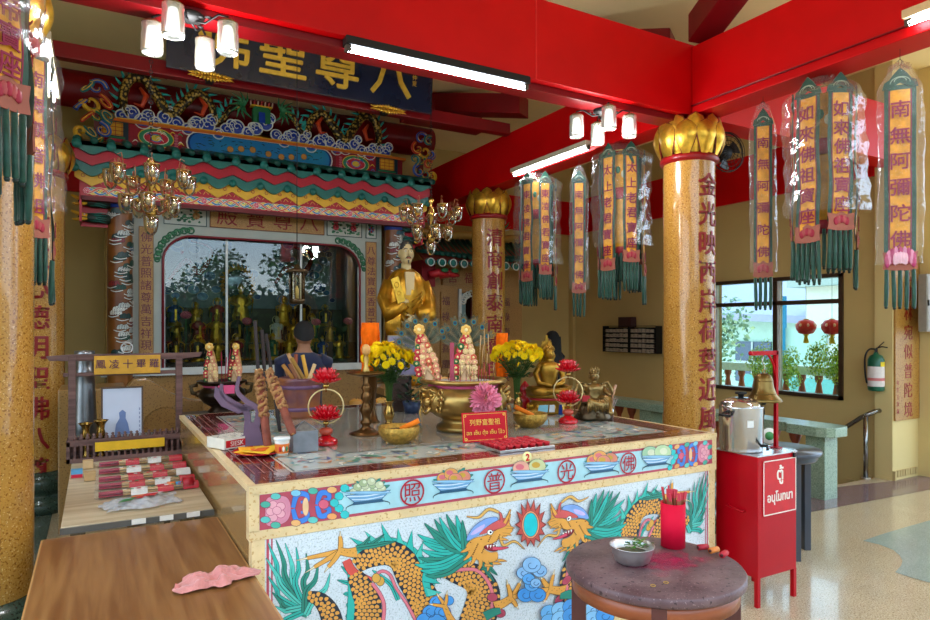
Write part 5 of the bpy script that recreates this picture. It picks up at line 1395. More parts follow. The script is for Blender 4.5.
# two coiling ridge dragons
SC = scalemat('gold scaled dragon', 'C4A048', '241A0C', 30)
for sg in (-1, 1):
    c0 = 1.72
    mb = WB(pav)
    Pq = lambda dx, z: (c0+sg*dx, RY+.03, z)
    body = crom([Pq(1.42, 3.86), Pq(1.46, 4.06), Pq(1.40, 4.26), Pq(1.26, 4.30), Pq(1.12, 4.12), Pq(1.0, 3.95), Pq(.86, 4.10), Pq(.72, 4.24), Pq(.58, 4.14), Pq(.52, 3.95), Pq(.44, 4.0), Pq(.36, 4.12), Pq(.26, 4.16)], 6)
    k = len(body); mb.tube(body, [.03+.026*math.sin(PI*min(1, i/k*1.1+.1)) for i in range(k)], SC, 12, up=(0, 1, 0)); mb.build('ridge_dragon_body', pav)
    mb = WB(pav)
    for i in range(2, k-4, 2):
        d = (body[i+1]-body[i-1]).normalized(); n_ = Vector((-d.z, 0, d.x))*(-sg)
        b_ = body[i]+n_*.05; mb.tube([b_-d*.02, b_+n_*.05+d*.01, b_+n_*.085+d*.04], [.018, .012, .001], P('2AA09A', .4), 6)
    mb.build('dragon_crest', pav)
    mb = WB(pav)
    for q in range(9):
        a = math.radians(60+q*28); c_ = Vector(Pq(.22, 4.18)); mb.tube([c_, c_+Vector((sg*-.08*math.cos(a), -.02, .08*math.sin(a))), c_+Vector((sg*-.19*math.cos(a+.3), -.03, .17*math.sin(a+.3)))], [.018, .014, .002], P('2E7A4E', .4), 6)
    mb.build('dragon_tail_fan', pav)
    mb = WB(pav); h_ = Vector(Pq(1.20, 4.40))
    mb.tube([Pq(1.28, 4.30), Pq(1.22, 4.38), Pq(1.12, 4.42), Pq(1.02, 4.36)], [.06, .075, .055, .03], SC, 10)
    for q in range(6): a = math.radians(20+q*26); mb.tube([h_, h_+Vector((sg*.1*math.cos(a), -.03, .1*math.sin(a))), h_+Vector((sg*.24*math.cos(a+.15), -.05, .2*math.sin(a)))], [.02, .016, .002], P('3A7A3A', .4), 6)
    for q in range(2):
        c_ = Vector(Pq(1.26-q*.6, 4.06)); mb.tube([c_+Vector((sg*.04, -.05, .12)), c_+Vector((-sg*.02, -.07, .03)), c_+Vector((sg*.02, -.06, -.08)), c_+Vector((sg*.1, -.06, -.06))], [.014, .03, .024, .006], P('C8421E', .4), 8)
    mb.build('dragon_head', pav)
# scrolled finials at the roof corners
for sg, cx in ((-1, .02), (1, 3.60)):
    mb = WB(pav); cols = [P('2A52A8', .35), P('B8321E', .35), P('2E7A4A', .35), P('1F6E70', .35), P('D8A82A', .35)]
    for i, (dx, dz, r, c) in enumerate(((.0, .62, .065, 0), (.10, .60, .05, 3), (-.06, .48, .06, 1), (.05, .46, .07, 4), (.13, .44, .05, 0), (-.10, .34, .055, 3), (.0, .33, .06, 2), (.10, .30, .05, 1), (-.04, .20, .06, 0), (.06, .18, .055, 3), (.0, .08, .06, 2), (.14, .16, .045, 4))):
        r *= 1.35; p_ = [(cx+sg*dx+r*(1-j*.1)*math.cos(sg*j*.8+i), 7.5-.01*(i % 3), 3.38+dz+r*(1-j*.1)*math.sin(j*.8+i)) for j in range(9)]
        p_ = crom(p_, 3); k_ = len(p_); mb.tube(p_, [.026-.016*j/k_ for j in range(k_)], cols[c], 7, up=(0, 1, 0)); mb.tube([(a, b-.022, c_) for a, b, c_ in p_], .005, GOLD2, 5, up=(0, 1, 0))
    mb.box(cx-.03, cx+.03, 7.5, 7.56, 3.36, 3.9, P('5A1A1A')); mb.build('scroll_finial', pav)

# ------------------------------------------------------------------ shrine interior
mb = WB(pav)
mb.box(.5, 2.95, 8.9, 8.95, 1.14, 2.95, P('6E7C84', .5)); mb.box(.45, .5, 7.7, 8.95, 1.14, 2.95, P('5A646A')); mb.box(2.95, 3.0, 7.7, 8.95, 1.14, 2.95, P('6A7070')); mb.box(.45, 3.0, 7.7, 8.95, 2.9, 2.95, P('4A4A48'))
A = Art(mb, lambda x, z, e: (x, 8.9-e, z), .0001); rnd = random.Random(31)
for i in range(60):
    x = rnd.uniform(.55, 2.9); z = rnd.uniform(1.9, 2.85); r = rnd.uniform(.03, .07); A.disc((x, z), r*1.3, r, rnd.choice(['2E4E8A', '3A66A0', '4A7AAA', '26406E']), 'A8B0B4', n=10, ow=.006)
for c0 in (1.0, 2.3): A.line([(c0-.2, 2.2), (c0, 2.45), (c0+.15, 2.3), (c0+.3, 2.6), (c0+.05, 2.7)], [.03, .07, .06, .04, .01], '8C2430', out='2A1010', ow=.01)
A.disc((.95, 2.55), .02, .02, 'B83030')
mb.build('shrine_lining', pav)
mb = WB(pav)
SH = P('3E2A1C', .5)
for (y0, z1) in ((7.75, 1.22), (8.05, 1.42), (8.35, 1.62), (8.6, 1.85)): mb.box(.52, 2.93, y0, 8.88, 1.14, z1, SH)
mb.build('shrine_steps', pav)

# figurines
def figurine(mb, h, robe, trim, skin, kind, rnd):
    w_ = h*.19
    mb.lathe([(0,0),(w_*1.25,0),(w_*1.3,h*.05),(w_*1.0,h*.09),(w_*1.05,h*.12),(0,h*.13)], trim, 14)
    mb.lathe([(w_*.9,h*.12),(w_*1.0,h*.2),(w_*.75,h*.45),(w_*.85,h*.62),(w_*.45,h*.72),(0,h*.74)], robe, 16, sy=.75, wob=lambda a,t_,z: 1+.08*math.sin(a*7+z*30))
    mb.ball((0,-h*.005,h*.81), (h*.065,h*.07,h*.085), skin, 12)
    mb.tube([(0,-h*.075,h*.81),(0,-h*.085,h*.79)], [h*.006,h*.01], skin, 5)
    mb.lathe([(h*.07,h*.85),(h*.085,h*.88),(h*.06,h*.92),(h*.03,h*.97),(0,h*1.0)], trim, 12)
    for sg in (-1,1):
        mb.tube([(sg*w_*.7,0,h*.66),(sg*w_*1.05,-h*.02,h*.52),(sg*w_*.35,-h*.16,h*.46+(h*.08 if kind==1 and sg>0 else 0))], [h*.05,h*.055,h*.03], robe, 8)
        mb.tube([(sg*w_*.75,-h*.02,h*.7),(sg*w_*1.4,.0,h*.62),(sg*w_*1.25,0,h*.3)], [h*.012,h*.022,h*.008], trim, 6)
        mb.ball((sg*h*.025,-h*.062,h*.82), h*.008, P('1A1410'), 5)
    if kind == 1: mb.tube([(w_*.4,-h*.18,h*.3),(w_*.5,-h*.16,h*1.0)], h*.012, trim, 6)
    if kind == 2: mb.torus(h*.14, h*.012, trim, (0,h*.06,h*.84), 'y', 20, 6)
    mb.box(-w_*.2,w_*.2,-w_*.78,-w_*.72,h*.2,h*.58,trim)
FG = [('gold', GOLD2, GOLD, GOLD2), ('red robed', P('8C1420'), GOLD2, P('D8B080')), ('green robed', P('1E5A3A'), GOLD2, P('C8A070')), ('dark', P('241C18'), GOLD2, P('6A4028')), ('blue robed', P('24408A'), GOLD2, P('D8B080')), ('white', P('C8C8BE'), P('D8C890'), P('D8C8A8'))]
rnd = random.Random(17); order = [3,3,0,1,0,2,0,0,4,0, 0,1,0,3,0,5,0,2, 0,4,0,1,0]
ordn = ['first','second','third','fourth','fifth','sixth','seventh','eighth','ninth','tenth','eleventh','twelfth']
rows = [(7.9, 1.22, 10, .30), (8.2, 1.42, 9, .34), (8.46, 1.62, 8, .36)]
n_ = 0
for ri, (y, z, cnt, h) in enumerate(rows):
    for i in range(cnt):
        if ri == 2 and i in (3, 4): continue
        x = .68+(2.76-.68)*(i+.5)/cnt+rnd.uniform(-.03,.03); nm, a_, b_, c_ = FG[order[n_ % len(order)]]; n_ += 1
        hh = h*rnd.uniform(.8, 1.12)
        mb = MB(); figurine(mb, hh, a_, b_, c_, rnd.choice([0,1,2]), rnd)
        o = mb.build('deity_figurine', loc=(x, y, z+.003)); o.rotation_euler = (0,0,rnd.uniform(-.3,.3))
        tag(o, '%s deity figurine behind the shrine glass, %s from the left in the %s row' % (nm, ordn[i], ('front','middle','back')[ri]), 'figurine', 'figurines inside the glass shrine')
mb = MB(); figurine(mb, .54, GOLD2, GOLD, GOLD2, 0, rnd)
tag(mb.build('deity_statue', loc=(1.58, 8.46, 1.624)), 'tallest golden deity in the middle of the glass shrine before the flaming mirror', 'statue')
mb = MB(); mb.ball((0,0,0), (.17,.02,.2), M('dark round mirror', '4A525A', .12, .6), 24)
for i in range(26): a = TAU*i/26; mb.tube([(.17*math.cos(a),0,.2*math.sin(a)),(.2*math.cos(a+.08),0,.24*math.sin(a+.08)),(.23*math.cos(a+.16),0,.27*math.sin(a+.16)+.02)], [.03,.022,.002], P('C88A2E',.4), 6)
tag(mb.build('flaming_mirror', loc=(1.60, 8.78, 2.15)), 'dark oval mirror with a ring of ochre flames at the back of the glass shrine', 'mirror')
PKF = P('D8607A', .6)
for i, (px, py) in enumerate(((160,318),(186,315),(247,321),(316,322),(348,321))):
    p = at(px, py, Y=7.83); mb = MB(); rr = .05
    for j in range(60):
        t_ = 1-2*(j+.5)/60; a = j*2.4; r_ = math.sqrt(1-t_*t_); mb.ball((rr*r_*math.cos(a), rr*r_*math.sin(a), rr*t_*.7), .011, PKF, 5)
    mb.tube([(0,0,-.02),(0,0,1.235-p.z)], .004, P('2E6A3A'), 5); mb.ball((0,0,1.237-p.z), (.03,.03,.012), GOLD, 8)
    tag(mb.build('lotus_flower_stand', loc=p), 'pink lotus flower on a stem, %s inside the shrine glass' % ('far left','second','left of the middle','right of the standing man','furthest right')[i] if i != 1 else 'pink lotus flower on a stem, second from the left inside the shrine glass', 'ornament', 'pink lotus ornaments in the shrine')
# ------------------------------------------------------------------ rear counters
t = thing('stone_bench', 'tan speckled stone bench end with a curved top and arched opening behind the incense rack', 'bench', (.5, 6.0, 0))
mb = WB(t)
pl = [(.22,0),(.34,0),(.34,.75)]+[(.34+.16-.16*math.cos(PI*i/12), .78+.16*math.sin(PI*i/12)) for i in range(13)]+[(.66,0),(.80,0),(.80,.98),(.68,1.0),(.55,1.06),(.44,1.14),(.36,1.19),(.28,1.19),(.22,1.12)]
mb.prism(pl, 5.9, 6.1, TAN); mb.build('bench_end', t, bevel=.01)
mb = WB(t); mb.box(-.25, .22, 5.95, 6.5, .0, 1.12, TAN); mb.build('bench_body', t, bevel=.01)
mb = MB(); mb.box(-.36, .36, -.12, .12, .84, .88, P('4A2A1E')); mb.box(-.36, .36, -.13, -.12, .83, .885, P('A01E28'))
for sx_ in (-.32,.32):
    for sy_ in (-.09,.09): mb.box(sx_-.02,sx_+.02,sy_-.02,sy_+.02,0,.84,P('4A2A1E'))
lt = thing('low_offering_table', 'low dark wooden table with a red front edge behind the altar', 'table', (2.22, 5.3, 0))
mb.build('table_frame', lt)
for i, (dx, c, lb) in enumerate(((-.0,'B8863A','ochre'),(.14,'6A4A2A','brown'),(.27,'C89A4A','pale gold'),(.42,'8A5A2E','rusty brown'),(.56,'B8863A','dull yellow'),(.7,'5A3A2A','dark brown'))):
    mb = MB(); mb.lathe([(0,0),(.05,.005),(.07,.05),(.055,.1),(.02,.115),(.008,.11),(0,.108)], M('fruit '+lb, c, .5), 20); mb.tube([(0,0,.108),(.005,0,.125)], .004, P('3E3A1E'), 5)
    tag(mb.build('pomelo', loc=(1.93+dx*.86, 5.3, .883)), lb+' round fruit on the low table behind the candlestick', 'fruit', 'fruit on the low table')
# left rear urn with flower mountains
p = Vector((.92, 5.62, 0)); 
q_ = at(222, 413, d=5.2)
t = thing('small_altar_table', 'small brown side table carrying the dark bronze urn behind the altar', 'table', (q_.x, q_.y, 0))
mb = MB(); mb.box(-.3,.3,-.22,.22,q_.z-.04,q_.z,P('5A4634')); [mb.box(a-.025,a+.025,b-.025,b+.025,0,q_.z-.04,P('5A4634')) for a in (-.26,.26) for b in (-.18,.18)]; mb.build('table_frame', t)
u2 = thing('bronze_urn', 'dark bronze urn with pink ribbon and lion handles, behind the left end of the altar', 'urn', q_)
mb = MB(); mb.lathe([(0,0),(.1,0),(.11,.02),(.08,.05),(.14,.09),(.18,.14),(.17,.18),(.13,.215),(.18,.24),(.19,.255),(.18,.26),(.15,.245),(0,.24)], M('blackened bronze','3A2E24',.3,.85,var=.3), 40); mb.build('urn_body', u2)
mb = MB(); mb.lathe([(.133,.205),(.14,.21),(.15,.225),(.14,.23)], M('pink ribbon satin',''), 36); mb.box(-.06,.06,-.2,-.19,.17,.235,M('pink ribbon satin','')); mb.build('ribbon', u2)
for sg in (-1,1):
    mb = MB(); mb.tube([(sg*.16,0,.15),(sg*.22,0,.17),(sg*.23,0,.22),(sg*.18,0,.23)], .016, BRONZE, 8); mb.ball((sg*.17,0,.16), .03, BRONZE, 8); mb.build('handle', u2)
mountain('small gold and red flower mountain in the dark rear urn, left one', q_+Vector((-.075,0,.25)), .29, .055, 13, -.05, False, 'flower mountains in the rear urn')
mountain('small gold and red flower mountain in the dark rear urn, right one', q_+Vector((.10,.0,.25)), .29, .055, 14, .04, False, 'flower mountains in the rear urn')
for i, (dx, h_) in enumerate(((-.005,.24),(.015,.2),(.03,.26))):
    mb = MB(); mb.cyl((0,0,0),(dx,0,h_),.0035,STK,6); tag(mb.build('incense_stick', loc=q_+Vector((dx,-.03,.245))), ('left','middle','right')[i]+' red incense stick between the two flower mountains in the dark rear urn', 'incense stick')
# dark leafy plant in a pot behind the urn
for i, (px, py, lb) in enumerate(((412, 395, 'dark leafy offering plant left of the big urn'), (372, 330, 'x'))[:1]):
    d_ = (4.75, 6.9)[i]; zb = (.981, 1.0)[i]; q2 = at(px, py, d=d_); rnd = random.Random(40+i)
    t = thing('leafy_plant', lb, 'plant', (q2.x, q2.y, zb))
    mb = MB(); mb.lathe([(0,0),(.05,0),(.07,.09),(.06,.09),(0,.08)], P('2A3A5A',.3), 20); mb.build('pot', t)
    mb = MB()
    for k in range(110):
        a = rnd.uniform(0,TAU); r_ = rnd.uniform(.02,.12); z = .08+rnd.uniform(0,.22)*(1-r_*3); c = Vector((r_*math.cos(a), r_*math.sin(a), z)); d = Vector((math.cos(a),math.sin(a),rnd.uniform(-.3,.8)))*rnd.uniform(.03,.06); s_ = Vector((-math.sin(a),math.cos(a),.3)).normalized()*.012
        mb.add([c,c+d*.5+s_,c+d,c+d*.5-s_],[(0,1,2,3)],P(('1E3A24','2A4E2E','16281C')[k%3],.5))
    mb.build('foliage', t)

# ------------------------------------------------------------------ gilded monk statue
SKN = M('ivory painted skin', 'C9B27E', .45, var=.1, scale=6); SKG = M('gilded robe', 'B88420', .3, .72, var=.35, scale=9, bump=.25)
gp = at(406, 300, d=6.3)
st = thing('monk_statue', 'life-size gilded standing monk statue with ivory face holding a golden tablet', 'statue', (gp.x, gp.y, 0), -YAW+.38); st.scale = (.84, .9, 1)
mb = MB(); mb.box(-.3,.3,-.25,.25,0,.98,P('4A3A2A')); mb.box(-.34,.34,-.29,.29,.98,1.05,TAN); mb.build('pedestal', st, bevel=.01)
mb = MB(); z0 = 1.05
def fold(a, t_, z): return 1+.05*math.sin(a*10+3*math.sin(z*7))+.025*math.sin(a*23+z*12)
mb.lathe([(0,z0),(.19,z0),(.2,z0+.05),(.185,z0+.3),(.2,z0+.55),(.235,z0+.75),(.245,z0+.88),(.215,z0+1.0),(.15,z0+1.08),(.08,z0+1.12),(0,z0+1.12)], SKG, 72, sy=.62, wob=fold)
for sg in (-1,1):
    pts = [(sg*.19,0,z0+.98),(sg*.255,-.02,z0+.82),(sg*.23,-.11,z0+.68),(sg*.07,-.19,z0+.72+(.06 if sg<0 else -.04))]
    mb.tube(pts, [.085,.095,.1,.06], SKG, 20)
    for k in range(7):                                # hanging sleeve folds
        x = sg*(.12+.02*k); mb.tube([(x,-.16+.01*k,z0+.74),(x+sg*.015,-.13,z0+.55),(x+sg*.01,-.1,z0+.36+.02*k)], [.03,.035,.012], SKG, 8)
    for k in range(6): mb.tube([(sg*.20,-.05,z0+.95-.03*k),(sg*.12,-.15,z0+.86-.045*k),(sg*.02,-.165,z0+.80-.06*k)], .008, SKG, 6)
mb.build('robe', st)
mb = MB(); mb.prism([(-.045,z0+.86),(.045,z0+.86),(.055,z0+1.08),(-.055,z0+1.08)], -.150,-.11, SKN); mb.tube([(0,0,z0+1.05),(0,-.005,z0+1.17)], [.065,.055], SKN, 18)
hz = z0+1.27
mb.ball((0,-.01,hz), (.078,.09,.118), SKN, 28); mb.ball((0,-.03,hz-.07), (.058,.065,.05), SKN, 16)
mb.tube([(0,-.098,hz+.02),(0,-.115,hz-.018),(0,-.106,hz-.028)], [.009,.015,.011], SKN, 10)
for sg in (-1,1):
    mb.ball((sg*.08,.0,hz-.01), (.012,.02,.036), SKN, 10); mb.ball((sg*.032,-.09,hz+.01), (.015,.007,.006), P('E8E0C8'), 8); mb.ball((sg*.032,-.096,hz+.01), (.006,.003,.005), P('1A1410'), 6)
    mb.tube([(sg*.012,-.098,hz+.03),(sg*.034,-.097,hz+.036),(sg*.056,-.085,hz+.028)], .0042, P('3A3430'), 6); mb.tube([(sg*.003,-.104,hz-.04),(sg*.022,-.1,hz-.047),(sg*.034,-.09,hz-.062)], [.004,.004,.002], P('3A3430'), 6)
mb.tube([(-.022,-.097,hz-.056),(0,-.102,hz-.054),(.022,-.097,hz-.056)], .006, P('9A4A3A'), 6)
mb.build('head', st)
mb = MB(); HR = P('3E3A36',.6)
mb.surf(lambda u,v: (.083*math.cos(TAU*u)*math.cos(v*PI/2), (.004+.094*math.sin(TAU*u)*math.cos(v*PI/2)), hz+.03+.045*(math.sin(TAU*u)>0)*(-1)*(1-v)*.8+.094*math.sin(v*PI/2)), 28, 8, HR); mb.build('hair', st)
mb = MB(); mb.tube([(0,-.095,hz-.075),(0,-.095,hz-.11)], [.012,.002], P('3A3430'), 8); mb.build('beard', st)
def hand(mb, wrist, dirv, nrm, s, m, curl=.6, up=None):
    """palm and five bent fingers; dirv along the palm, nrm out of its back"""
    dirv = Vector(dirv).normalized(); nrm = Vector(nrm).normalized(); side = dirv.cross(nrm).normalized(); w = Vector(wrist)
    mb.tube([w, w+dirv*s*.3, w+dirv*s*.55], [s*.13,s*.2,s*.18], m, 12, flat=.55, up=nrm)
    for i in range(4):
        b = w+dirv*s*.5+side*s*(.125-.085*i); L_ = s*(.42,.48,.45,.36)[i]
        d1 = (dirv*math.cos(curl*.4)-nrm*math.sin(curl*.4)); d2 = (dirv*math.cos(curl)-nrm*math.sin(curl)); d3 = (dirv*math.cos(curl*1.7)-nrm*math.sin(curl*1.7))
        mb.tube([b, b+d1*L_*.4, b+d1*L_*.4+d2*L_*.33, b+d1*L_*.4+d2*L_*.33+d3*L_*.27], [s*.05,s*.046,s*.042,s*.03], m, 8)
    b = w+dirv*s*.18+side*s*.14; d1 = (dirv*.6+side*.8-nrm*.2).normalized(); d2 = (dirv*.85+side*.35-nrm*.4).normalized()
    mb.tube([b, b+d1*s*.24, b+d1*s*.24+d2*s*.2], [s*.06,s*.052,s*.036], m, 8)
mb = MB(); hand(mb, (-.04,-.2,z0+.80), (-.9,-.25,.05), (0,-.6,.8), .15, SKN, .9); mb.build('raised_hand', st)
mb = MB(); hand(mb, (.03,-.2,z0+.66), (-.75,-.3,-.5), (.1,-1,.2), .15, SKN, .5); mb.build('lower_hand', st)
mb = MB(); T = Matrix.Translation((-.17,-.24,z0+.90)) @ Matrix.Rotation(-.35,4,'Y'); mb.T = T; mb.box(-.045,.045,-.012,.012,-.12,.12,GOLD2); mb.torus(.025,.006,GOLD,(0,-.014,.05),'y',16,6); mb.torus(.02,.005,GOLD,(0,-.014,-.03),'y',16,6); mb.build('tablet', st, bevel=.004)

# ------------------------------------------------------------------ small shrine at the right rear
t = thing('side_shrine', 'small green roofed side shrine with dark doorway, behind the rear column', 'shrine', (4.75, 8.1, 0))
mb = WB(t); mb.box(3.9, 4.5, 8.1, 8.2, 0, 2.45, BOARD); mb.box(5.0, 5.55, 8.1, 8.2, 0, 2.45, BOARD); mb.box(4.5, 5.0, 8.1, 8.2, 2.1, 2.45, BOARD); mb.box(3.9, 5.55, 8.2, 8.9, 0, .9, TAN); mb.build('facade', t)
mb = WB(t); mb.box(3.95, 5.5, 8.85, 8.9, .9, 2.45, P('3A1418')); mb.box(4.55,4.7,8.3,8.32,.9,2.1,M('pale blue glass','8FB0B8',.1)); mb.box(4.8,4.98,8.3,8.34,.9,2.1,P('6A1420')); mb.build('interior', t)
mb = WB(t); mb.box(4.46,4.5,8.06,8.1,0,2.15,WHT); mb.box(5.0,5.04,8.06,8.1,0,2.15,WHT)
for i in range(12): a = PI*i/11; mb.torus(.04,.012,WHT,(4.75-.22*math.cos(a),8.07,1.98+.12*math.sin(a)),'y',10,5)
mb.build('carved_doorframe', t)
mb = WB(t); mb.box(4.2,5.3,8.07,8.1,2.2,2.42,BOARD)
for i, ch in enumerate('宮福德地'): mb.text(ch, .15, REDTXT, face(4.36+i*.26, 8.065, 2.31), .004)
mb.build('name_board', t)
for x in (4.25, 5.25):
    mb = WB(t); mb.box(x-.07,x+.07,8.07,8.1,.5,2.1,BOARD)
    for i, ch in enumerate('福祿壽喜慶安'): mb.text(ch, .12, P('6E3040'), face(x, 8.065, 1.98-i*.22), .003)
    mb.build('couplet_board', t)
mb = WB(t)
for i in range(24):
    x = 3.72+i*.083; mb.tube([(x,7.6,2.52+.012*abs(i-12)**1.2*.3),(x,7.85,2.62),(x,8.15,2.86)], .028, TEALD, 8)
mb.add([(3.7,7.62,2.5),(5.65,7.62,2.5),(5.65,8.15,2.84),(3.7,8.15,2.84),(3.7,7.62,2.46),(5.65,7.62,2.46),(5.65,8.15,2.8),(3.7,8.15,2.8)],[(0,1,2,3),(4,7,6,5),(0,4,5,1),(1,5,6,2),(2,6,7,3),(3,7,4,0)],P('7A2A1E'))
mb.build('tiled_roof', t)
mb = WB(t)
for i in range(12): x = 3.78+i*.165; mb.ball((x,7.6,2.46), (.08,.015,.05), TEAL, 10); mb.torus(.05,.008,WHT,(x,7.585,2.455),'y',12,5)
mb.build('eave_scallops', t)
mb = WB(t); mb.tube([(3.6,8.1,3.06),(3.8,8.1,2.94),(4.3,8.1,2.9),(4.75,8.1,2.93),(5.2,8.1,2.9),(5.6,8.1,2.96),(5.75,8.1,3.1)], [.02,.05,.06,.06,.06,.05,.02], P('A8803A'), 10)
for i in range(9): mb.tube([(5.15+.03*math.cos(i*.8),8.08,3.05+.05*math.sin(i*.8)),(5.2+.06*math.cos(i*.8+1),8.05,3.08+.06*math.sin(i*.8+1)),(5.22+.1*math.cos(i*.8+1.5),8.04,3.1+.08*math.sin(i*.8+1.4))],[.014,.012,.004],P(('C83A3A','2E7A4A','C8CCC4')[i%3]),5)
mb.build('roof_ridge', t)
mb = WB(t)
for x in (3.95, 4.1): mb.tube([(x-.12,7.75,2.3),(x,7.7,2.33),(x+.14,7.66,2.3)], [.05,.06,.02], P('B01A24'), 8); mb.ball((x+.05,7.62,2.36), (.06,.03,.03), P('2E7A4A'), 8)
mb.box(3.75,3.95,7.8,8.2,2.15,2.5,P('8C1420')); mb.build('red_bracket', t)

# ------------------------------------------------------------------ people
def skinfig(name, parent, verts, edges, radii, m, sub=2, root=0):
    me = bpy.data.meshes.new(name); me.from_pydata(verts, edges, []); me.materials.append(m)
    o = bpy.data.objects.new(name, me); COL.objects.link(o); o.parent = parent
    sk = o.modifiers.new('Skin', 'SKIN'); sk.use_smooth_shade = True
    lay = me.skin_vertices[0] if me.skin_vertices else None
    if lay is None:
        bpy.context.view_layer.objects.active = o; me.update()
        return o
    for i, r in enumerate(radii):
        lay.data[i].radius = r if hasattr(r, '__len__') else (r, r); lay.data[i].use_root = (i == root)
    s_ = o.modifiers.new('Subsurf', 'SUBSURF'); s_.levels = sub; s_.render_levels = sub
    return o
def person(name, label, loc, rz, H, skin, hair, shirt, trousers, arms, longhair=False, hairm=None):
    """standing figure facing -Y in its own frame"""
    t = thing(name, label, 'person', loc, rz)
    k = H/1.7; v = lambda *a: tuple(x*k for x in a)
    def chain(mb, pts, rr, m, n=16, flat=1): mb.tube(crom([v(*p) for p in pts], 5), [ (lambda x: rr[int(x)]+(rr[min(len(rr)-1,int(x)+1)]-rr[int(x)])*(x-int(x)))(i/ (5*(len(pts)-1))*(len(rr)-1))*k for i in range(5*(len(pts)-1)+1)], m, n)
    # body: one continuous skin-modifier surface
    V = [v(0,0,.92), v(0,0,1.12), v(0,-.01,1.34), v(0,0,1.44), v(0,-.005,1.52), v(0,-.012,1.60), v(0,-.005,1.66)]
    Rr = [(.14,.105),(.115,.09),(.15,.10),(.06,.055),(.052,.054),(.072,.088),(.05,.06)]
    Ed = [(0,1),(1,2),(2,3),(3,4),(4,5),(5,6)]
    for sg in (-1,1):
        b = len(V); V += [v(sg*.17,0,1.38), v(*arms[0 if sg<0 else 1][0]), v(*arms[0 if sg<0 else 1][1])]; Rr += [.052,.04,.028]; Ed += [(2,b),(b,b+1),(b+1,b+2)]
        b = len(V); V += [v(sg*.09,0,.82), v(sg*.095,-.01,.48), v(sg*.095,.01,.09), v(sg*.1,-.13,.035)]; Rr += [.085,.058,.038,.034]; Ed += [(0,b),(b,b+1),(b+1,b+2),(b+2,b+3)]
    Rr = [(r if hasattr(r,'__len__') else (r,r)) for r in Rr]; Rr = [(a*k,c*k) for a,c in Rr]
    me = bpy.data.meshes.new('body'); me.from_pydata(V, Ed, []); me.materials.append(skin)
    o = bpy.data.objects.new('body', me); COL.objects.link(o); o.parent = t
    sk = o.modifiers.new('Skin', 'SKIN'); sk.use_smooth_shade = True
    for i, r in enumerate(Rr): me.skin_vertices[0].data[i].radius = r; me.skin_vertices[0].data[i].use_root = (i == 0)
    s_ = o.modifiers.new('Subsurf', 'SUBSURF'); s_.levels = 2; s_.render_levels = 2
    mb = MB()                                         # face
    mb.ball(v(0,-.012,1.595), tuple(x*k for x in (.073,.09,.108)), skin, 24)
    mb.tube([v(0,-.1,1.61), v(0,-.115,1.585), v(0,-.104,1.575)], [.007*k,.013*k,.01*k], skin, 8)
    for sg in (-1,1):
        mb.ball(v(sg*.075,.002,1.59), (.01*k,.018*k,.03*k), skin, 10); mb.ball(v(sg*.03,-.093,1.605), (.012*k,.006*k,.006*k), P('EDE8E0'), 8); mb.ball(v(sg*.03,-.098,1.605), (.005*k,.003*k,.005*k), P('1A1210'), 6)
        mb.tube([v(sg*.014,-.1,1.625), v(sg*.045,-.092,1.628)], .003*k, P('1A1210'), 5)
    mb.tube([v(-.02,-.1,1.552), v(0,-.104,1.551), v(.02,-.1,1.552)], .005*k, P('9A4A42'), 6)
    mb.build('face', t)
    for sg in (0,1):
        mb = MB(); a = arms[sg]; w_ = Vector(v(*a[1])); d = (Vector(v(*a[1]))-Vector(v(*a[0]))).normalized()
        hand(mb, w_-d*.02, d, d.orthogonal(), .15*k, skin, .5); mb.build('hand', t)
    # clothes
    mb = MB()
    mb.lathe([(.135*k,.86*k),(.155*k,.9*k),(.148*k,1.05*k),(.152*k,1.2*k),(.178*k,1.33*k),(.165*k,1.395*k),(.10*k,1.435*k),(.062*k,1.45*k)], shirt, 32, sy=.68, wob=lambda a_,t_,z: 1+.02*math.sin(a_*5+z*9)+.012*math.sin(a_*9-z*14))
    for sg in (0,1):
        s2 = -1 if sg == 0 else 1; a = arms[sg]
        e_ = Vector(v(*a[0])); s0 = Vector(v(s2*.13,0,1.375)); mb.tube([s0, Vector(v(s2*.175,0,1.365)), s0.lerp(e_, .55), s0.lerp(e_, .92)], [.066*k,.068*k,.062*k,.06*k], shirt, 16)
    mb.build('shirt', t)
    mb = MB()
    mb.lathe([(.14*k,.80*k),(.158*k,.84*k),(.15*k,.98*k)], trousers, 28, sy=.7)
    for sg in (-1,1): mb.tube([v(sg*.08,0,.9), v(sg*.092,0,.75), v(sg*.096,-.01,.48), v(sg*.096,.01,.1)], [.1*k,.098*k,.075*k,.06*k], trousers, 18)
    mb.build('trousers', t)
    mb = MB()
    for sg in (-1,1): mb.ball(v(sg*.1,-.06,.035), (.045*k,.125*k,.035*k), P('2A2622',.5), 14)
    mb.build('shoes', t)
    mb = MB()
    def hs(u, v_):
        a = TAU*u; c = math.cos(v_*PI/2); f = max(0, -math.sin(a))
        q_ = math.sqrt(max(0, 1-v_*v_)); z = 1.60+(.035*f-.06*max(0, math.sin(a)))*(1-v_)+.112*v_
        return v(.085*math.cos(a)*q_, -.005+.102*math.sin(a)*q_+.008, z)
    mb.surf(hs, 32, 12, hair)
    if longhair:
        mb.surf(lambda u,q: v((.085+.035*math.sin(q*PI*.7))*math.cos(PI*u)*(1-.35*q), .03+(.075+.02*q)*math.sin(PI*u), 1.63-.42*q), 18, 14, hair)
        mb.surf(lambda u,q: v((.085+.035*math.sin(q*PI*.7))*math.cos(PI*u)*(1-.35*q), .03-.01*math.sin(PI*u), 1.63-.42*q), 8, 8, hair)
    mb.build('hair', t)
    return t
